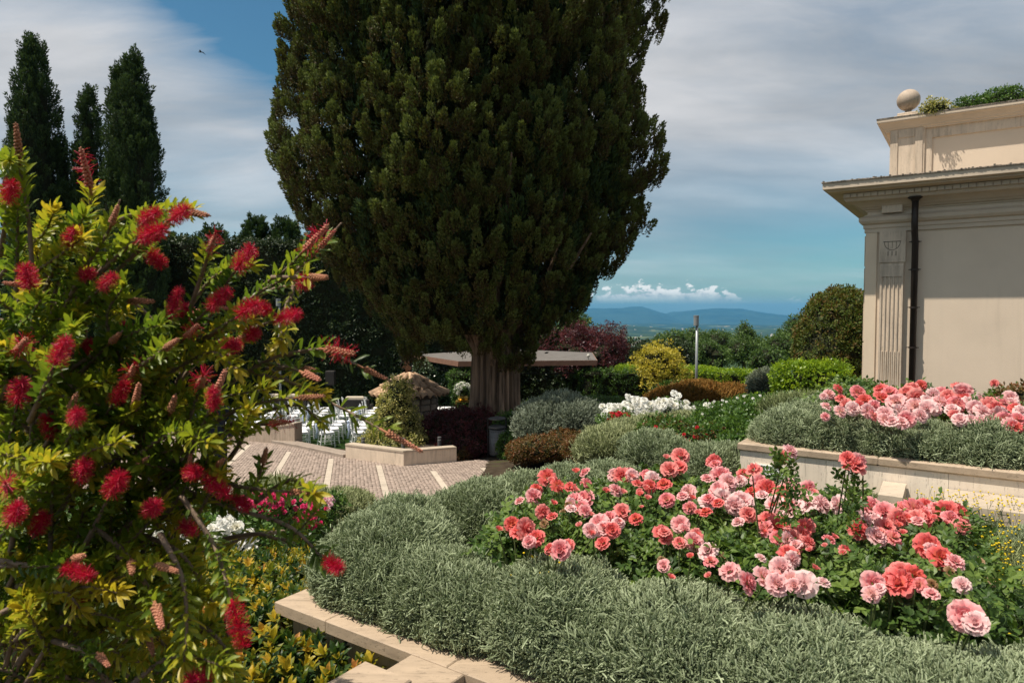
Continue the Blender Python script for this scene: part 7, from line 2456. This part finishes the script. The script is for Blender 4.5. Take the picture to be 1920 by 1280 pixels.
def proj(p):
    d = p @ np.array(FW)
    return np.stack([960 + FPX * p[:, 0] / d, 640 - FPX * (p @ np.array(UPV)) / d], 1)


pl_ = np.linalg.norm(proj(e1) - proj(e2), axis=1)
pc_ = proj(cc_)
inside = (pc_[:, 0] > 5) & (pc_[:, 0] < 1900) & (pc_[:, 1] > 5) & (pc_[:, 1] < 1275)
score = np.where(inside, pl_, -1) - (cc_[:, 1] - 1.3) * 25
order = np.argsort(-score)
single = order[:300]
rest = order[300:]
for i in single:
    o = bpy.data.objects.new('leaf', raw_mesh('leaf', lv[i], lf, M['l_bottle'], np.full(15, LT[i])))
    put(o, BBR)
nr_ = len(rest)
V_ = lv[rest].reshape(-1, 3)
F_ = (lf[None] + (np.arange(nr_) * 15)[:, None, None]).reshape(-1, 4)
o = bpy.data.objects.new('leaves', raw_mesh('leaves', V_, F_, M['l_bottle'], np.repeat(LT[rest], 15)))
put(o, BBR); o['kind'] = 'stuff'


def make_brush(seed, n=460, ln=.1, fl=.0205, lo=0.0, ragged=.25):
    r_ = np.random.default_rng(seed)
    mb = MB()
    mb.tube([(0, 0, 0), (0, 0, ln)], [.003, .0016], 6, tint=.3)
    for i in range(n):
        u = r_.uniform(.06, 1); th = r_.uniform(0, 2 * PI)
        o_ = np.array([math.cos(th), math.sin(th), 0]); d = o_ + np.array([0, 0, r_.normal() * .25 + .2]) + r_.normal(size=3) * ragged
        d /= np.linalg.norm(d)
        L_ = fl * r_.uniform(.7, 1.1) * (1 - .35 * max(0, u - .7) / .3)
        p = np.array([0, 0, ln * u]) + o_ * .002
        s = np.cross(d, r_.normal(size=3)); s /= np.linalg.norm(s)
        q = p + d * L_ * .55 + np.array([0, 0, .001]); e = p + d * L_
        t_ = r_.uniform(.1, .6)
        mb.add([p - s * .0005, p + s * .0005, q + s * .00045, q - s * .00045, e + s * .0004, e - s * .0004], [(0, 1, 2, 3), (3, 2, 4, 5)], np.array([t_, t_, t_, t_, t_, t_]))
        if r_.uniform() < .22:
            mb.add([e - s * .0009, e + d * .0016, e + s * .0009, e - d * .0008], [(0, 1, 2, 3)], .95)
    return mb.mesh('flower_brush', M['stamen'], False)


def make_seed(seed, ln=.085, n=64):
    r_ = np.random.default_rng(seed)
    mb = MB()
    mb.tube([(0, 0, -.02), (0, 0, ln)], [.003, .0015], 6, tint=.2)
    for i in range(n):
        u = i / n; th = i * 2.4
        r0 = .0062 * (1 - .5 * u)
        c = np.array([math.cos(th) * r0, math.sin(th) * r0, ln * (.04 + .92 * u)])
        rr_ = .0038 * (1 - .45 * u) * r_.uniform(.85, 1.15)
        mb.ell(tuple(c), (rr_, rr_, rr_ * .85), 6, 4, tint=np.clip(.35 + .5 * u + r_.normal() * .12, 0, 1))
    return mb.mesh('seed_spike', M['seed'], True)


BRUSH = [make_brush(1), make_brush(2, 480), make_brush(3, 400, .085, .022)]
SPENT = [make_brush(4, 80, .08, .026, ragged=.35), make_brush(5, 55, .085, .024, ragged=.4)]
SEEDM = [make_seed(6), make_seed(7, .1, 74), make_seed(8, .07, 54)]
for k, (p, q, kind) in enumerate(tips):
    d = (q - p); d.normalize()
    M4 = Matrix.Translation(p) @ d.to_track_quat('Z', 'Y').to_matrix().to_4x4() @ Matrix.Rotation(rg.uniform(0, 6), 4, 'Z') @ Matrix.Scale(rg.uniform(.85, 1.15), 4)
    if kind == 'f':
        M4 = Matrix.Translation(-p.normalized() * .05) @ M4 @ Matrix.Scale(.95, 4)
        o = bpy.data.objects.new('flower_brush', BRUSH[k % 3]); o.matrix_basis = M4; put(o, BBR)
        if k % 2:
            # an old seed spike beside it
            M5 = Matrix.Translation(p) @ (d + Vector(rg.normal(size=3)) * .35).to_track_quat('Z', 'Y').to_matrix().to_4x4() @ Matrix.Scale(rg.uniform(.7, 1), 4)
            o = bpy.data.objects.new('seed_spike', SEEDM[k % 3]); o.matrix_basis = M5; put(o, BBR)
    else:
        M4 = Matrix.Translation(-p.normalized() * .04) @ M4
        o = bpy.data.objects.new('seed_spike', SEEDM[k % 3]); o.matrix_basis = M4; put(o, BBR)
        if kind == 'r':
            o = bpy.data.objects.new('spent_flower', SPENT[k % 2]); o.matrix_basis = M4 @ Matrix.Scale(1.1, 4); put(o, BBR)

# ================================================================== people
def skin_fig(name, joints, edges, mat, parent, sub=2):
    """joints: name -> (x, y, z, r)"""
    ks_ = list(joints)
    me = bpy.data.meshes.new(name)
    me.from_pydata([joints[k][:3] for k in ks_], [(ks_.index(a), ks_.index(b)) for a, b in edges], [])
    me.materials.append(mat)
    o = bpy.data.objects.new(name, me)
    put(o, parent)
    md = o.modifiers.new('skin', 'SKIN')
    md.use_smooth_shade = True
    lay = me.skin_vertices[0] if me.skin_vertices else None
    if lay is None:
        bpy.context.view_layer.update()
        lay = me.skin_vertices.new(name='skin') if hasattr(me.skin_vertices, 'new') else me.skin_vertices[0]
    for i, k in enumerate(ks_):
        r_ = joints[k][3]
        lay.data[i].radius = (r_, r_) if not isinstance(r_, tuple) else r_
    lay.data[0].use_root = True
    sb = o.modifiers.new('sub', 'SUBSURF'); sb.levels = sub; sb.render_levels = sub
    return o


def person(label, x, y, z0, face, stride, suit, h=1.76):
    """a man in a suit, mid-stride, facing the plan angle `face`"""
    root = thing('person', label, 'person', (x, y, z0))
    k = h / 1.76
    fwd = Vector((math.cos(face), math.sin(face), 0)); lft = Vector((-fwd.y, fwd.x, 0))

    def P(f, l, z):
        q = Vector((x, y, z0)) + fwd * f * k + lft * l * k + Vector((0, 0, z * k))
        return tuple(q)
    J = {}
    def j(n, f, l, z, r): J[n] = P(f, l, z) + (r * k if not isinstance(r, tuple) else (r[0] * k, r[1] * k),)
    s = stride
    j('pelvis', 0, 0, .98, .135); j('waist', .01, 0, 1.12, .13); j('chest', .02, 0, 1.3, .12); j('collar', .01, 0, 1.44, .06); j('neck', .02, 0, 1.53, .056); j('skull', .04, 0, 1.62, .092); j('crown', .03, 0, 1.71, .082)
    for sd_, sg in (('l', 1), ('r', -1)):
        st = s * sg
        j('hip' + sd_, 0, .09 * sg, .93, .1); j('knee' + sd_, .12 * st + .05, .1 * sg, .5, .066); j('ankle' + sd_, .28 * st - .02, .1 * sg, .09 + (.05 if st < 0 else 0), .045); j('toe' + sd_, .28 * st + .15, .115 * sg, .035, .035)
        j('sh' + sd_, .0, .175 * sg, 1.39, .045); j('el' + sd_, -.05 - .1 * st, .25 * sg, 1.15, .05); j('wr' + sd_, .08 - .18 * st, .25 * sg, .93, .034); j('palm' + sd_, .1 - .2 * st, .25 * sg, .85, .032)
    Ed = [('pelvis', 'waist'), ('waist', 'chest'), ('chest', 'collar'), ('collar', 'neck'), ('neck', 'skull'), ('skull', 'crown')]
    for sd_ in 'lr':
        Ed += [('pelvis', 'hip' + sd_), ('hip' + sd_, 'knee' + sd_), ('knee' + sd_, 'ankle' + sd_), ('ankle' + sd_, 'toe' + sd_), ('chest', 'sh' + sd_), ('sh' + sd_, 'el' + sd_), ('el' + sd_, 'wr' + sd_), ('wr' + sd_, 'palm' + sd_)]
    skin_fig('body', J, Ed, M['skin'], root)
    for sd_, sg in (('l', 1), ('r', -1)):
        pm = Vector(J['palm' + sd_][:3]); wr = Vector(J['wr' + sd_][:3]); dn = (pm - wr).normalized()
        mb = MB()
        for i, (o_, ln) in enumerate(((-.03, .065), (-.01, .075), (.01, .07), (.03, .055))):
            a = pm + fwd * o_ + dn * .01
            mb.tube([tuple(a), tuple(a + dn * ln * .5 - lft * sg * .006), tuple(a + dn * ln - lft * sg * .02)], [.0095, .009, .007], 6)
        a = wr + fwd * .03 + dn * .03
        mb.tube([tuple(a), tuple(a + dn * .03 + fwd * .025), tuple(a + dn * .06 + fwd * .03)], [.011, .01, .008], 6)
        mb.build('fingers', M['skin'], root, True)
    # trousers, jacket, shirt
    T = {kk2: J[kk2][:3] + ((J[kk2][3] + .022) * 1.0,) for kk2 in J if kk2[:3] in ('hip', 'kne', 'ank') or kk2 == 'pelvis'}
    skin_fig('trousers', T, [e for e in Ed if e[0] in T and e[1] in T], suit, root)
    mb = MB()
    ring = [(.76, .175, .135, .0), (.78, .19, .15, .0), (.92, .188, .146, .0), (1.05, .17, .132, .005), (1.14, .166, .128, .01), (1.26, .19, .155, .015), (1.36, .205, .165, .012), (1.42, .2, .15, .008), (1.46, .165, .12, .005), (1.49, .11, .09, .005), (1.51, .075, .07, .01)]
    nr2 = 24
    v2 = []
    for z2, wl, wf, of in ring:
        for q2 in range(nr2):
            an2 = 2 * PI * q2 / nr2
            e2 = abs(math.cos(an2)) ** .85 * (1 if math.cos(an2) > 0 else -1); s2 = abs(math.sin(an2)) ** .85 * (1 if math.sin(an2) > 0 else -1)
            v2.append(P(of + wf * s2, wl * e2, z2))
    f2 = [(r2 * nr2 + q2, r2 * nr2 + (q2 + 1) % nr2, (r2 + 1) * nr2 + (q2 + 1) % nr2, (r2 + 1) * nr2 + q2) for r2 in range(len(ring) - 1) for q2 in range(nr2)]
    f2 += [tuple(range(nr2 - 1, -1, -1)), tuple(range((len(ring) - 1) * nr2, len(ring) * nr2))]
    mb.add(v2, f2)
    for sd_, sg in (('l', 1), ('r', -1)):
        sh = Vector(J['sh' + sd_][:3]); el_ = Vector(J['el' + sd_][:3]); wr = Vector(J['wr' + sd_][:3])
        mb.tube(hermite([sh - lft * sg * .05 * k + Vector((0, 0, .01)), sh + lft * sg * .012 - Vector((0, 0, .03)), el_, wr], 4), [.05, .066, .072, .073, .072, .07, .068, .066, .063, .06, .057, .054, .05], 12)
    mb.build('jacket', suit, root, True)
    mb = MB(); mb.lathe([(.075 * k, 0), (.068 * k, .035 * k), (.064 * k, .05 * k)], P(.015, 0, 1.49), 16); mb.build('shirt_collar', M['shirt'], root, True)
    mb = MB(); a, b, c_ = P(.19, -.05, 1.46), P(.19, .05, 1.46), P(.215, 0, 1.25); d2 = P(.12, 0, 1.49)
    mb.add([a, b, c_, d2], [(0, 1, 2), (0, 3, 1)]); mb.build('shirt_front', M['shirt'], root)
    # face
    hc = Vector(P(.04, 0, 1.645))
    mb = MB(); mb.ell(tuple(hc + Vector((0, 0, .05 * k)) - fwd * .035), (.09 * k, .09 * k, .082 * k), 16, 10); hr = mb.build('hair', M['hair'], root, True)
    mb = MB(); mb.tube([tuple(hc + fwd * .085 + Vector((0, 0, .02))), tuple(hc + fwd * .115 - Vector((0, 0, .02)))], [.01, .016], 6); mb.build('nose', M['skin'], root, True)
    for sg in (-1, 1):
        mb = MB(); mb.ell(tuple(hc + lft * .088 * sg - Vector((0, 0, .01))), (.014, .014, .03), 8, 6); mb.build('ear', M['skin'], root, True)
        mb = MB(); mb.ell(tuple(hc + fwd * .083 + lft * .033 * sg + Vector((0, 0, .012))), (.011, .011, .008), 8, 6); mb.build('eye', M['hair'], root, True)
        t_ = J['toe' + ('l' if sg > 0 else 'r')]; an_ = J['ankle' + ('l' if sg > 0 else 'r')]
        mb = MB(); mb.tube([(an_[0] - fwd.x * .05, an_[1] - fwd.y * .05, an_[2] - .03), (an_[0] * .5 + t_[0] * .5, an_[1] * .5 + t_[1] * .5, t_[2] + .02), (t_[0] + fwd.x * .06, t_[1] + fwd.y * .06, t_[2])], [.05, .052, .035], 8); mb.build('shoe', M['shoe'], root, True)
    mb = MB(); mb.box(tuple(hc + fwd * .088 - Vector((0, 0, .05))), (.012, .045, .01), Matrix.Rotation(face, 3, 'Z'), bev=.004); mb.build('mouth', M['p_pink'], root)
    return root


p1 = W(402, 870, 10.6)
person('man in a navy suit walking over the plaza behind the bottlebrush', p1.x, 10.6, plaza_z(10.6), rad(115), .9, M['suit'])
p2 = W(40, 740, 11.4)
person('man in a dark suit and white shirt at the left edge behind leaves', p2.x, 11.4, plaza_z(11.4) + .02, rad(-70), .15, M['suit_dark'])

# ================================================================== bird
bp = W(376, 98, 60)
bd = thing('bird', 'small dark bird gliding high in the blue gap of the sky', 'bird', tuple(bp))
mb = MB(); mb.tube([tuple(bp + Vector((-.18, 0, .0))), tuple(bp + Vector((-.05, 0, .01))), tuple(bp + Vector((.1, 0, 0))), tuple(bp + Vector((.26, 0, -.02)))], [.02, .05, .045, .01], 8); mb.build('body', M['bird'], bd, True)
for sg in (-1, 1):
    mb = MB()
    r0 = bp
    mb.add([tuple(r0 + Vector((-.06, 0, .02))), tuple(r0 + Vector((.08, 0, .02))), tuple(r0 + Vector((.14, sg * .3, .07))), tuple(r0 + Vector((.22, sg * .55, -.05))), tuple(r0 + Vector((.0, sg * .28, .09))),
            tuple(r0 + Vector((-.06, 0, .005))), tuple(r0 + Vector((.08, 0, .005))), tuple(r0 + Vector((.14, sg * .3, .055))), tuple(r0 + Vector((.0, sg * .28, .075)))], [(0, 1, 2, 4), (4, 2, 3), (5, 8, 7, 6), (8, 3, 7)])
    mb.build('wing', M['bird'], bd)
print('INSTANCES', N_INST)
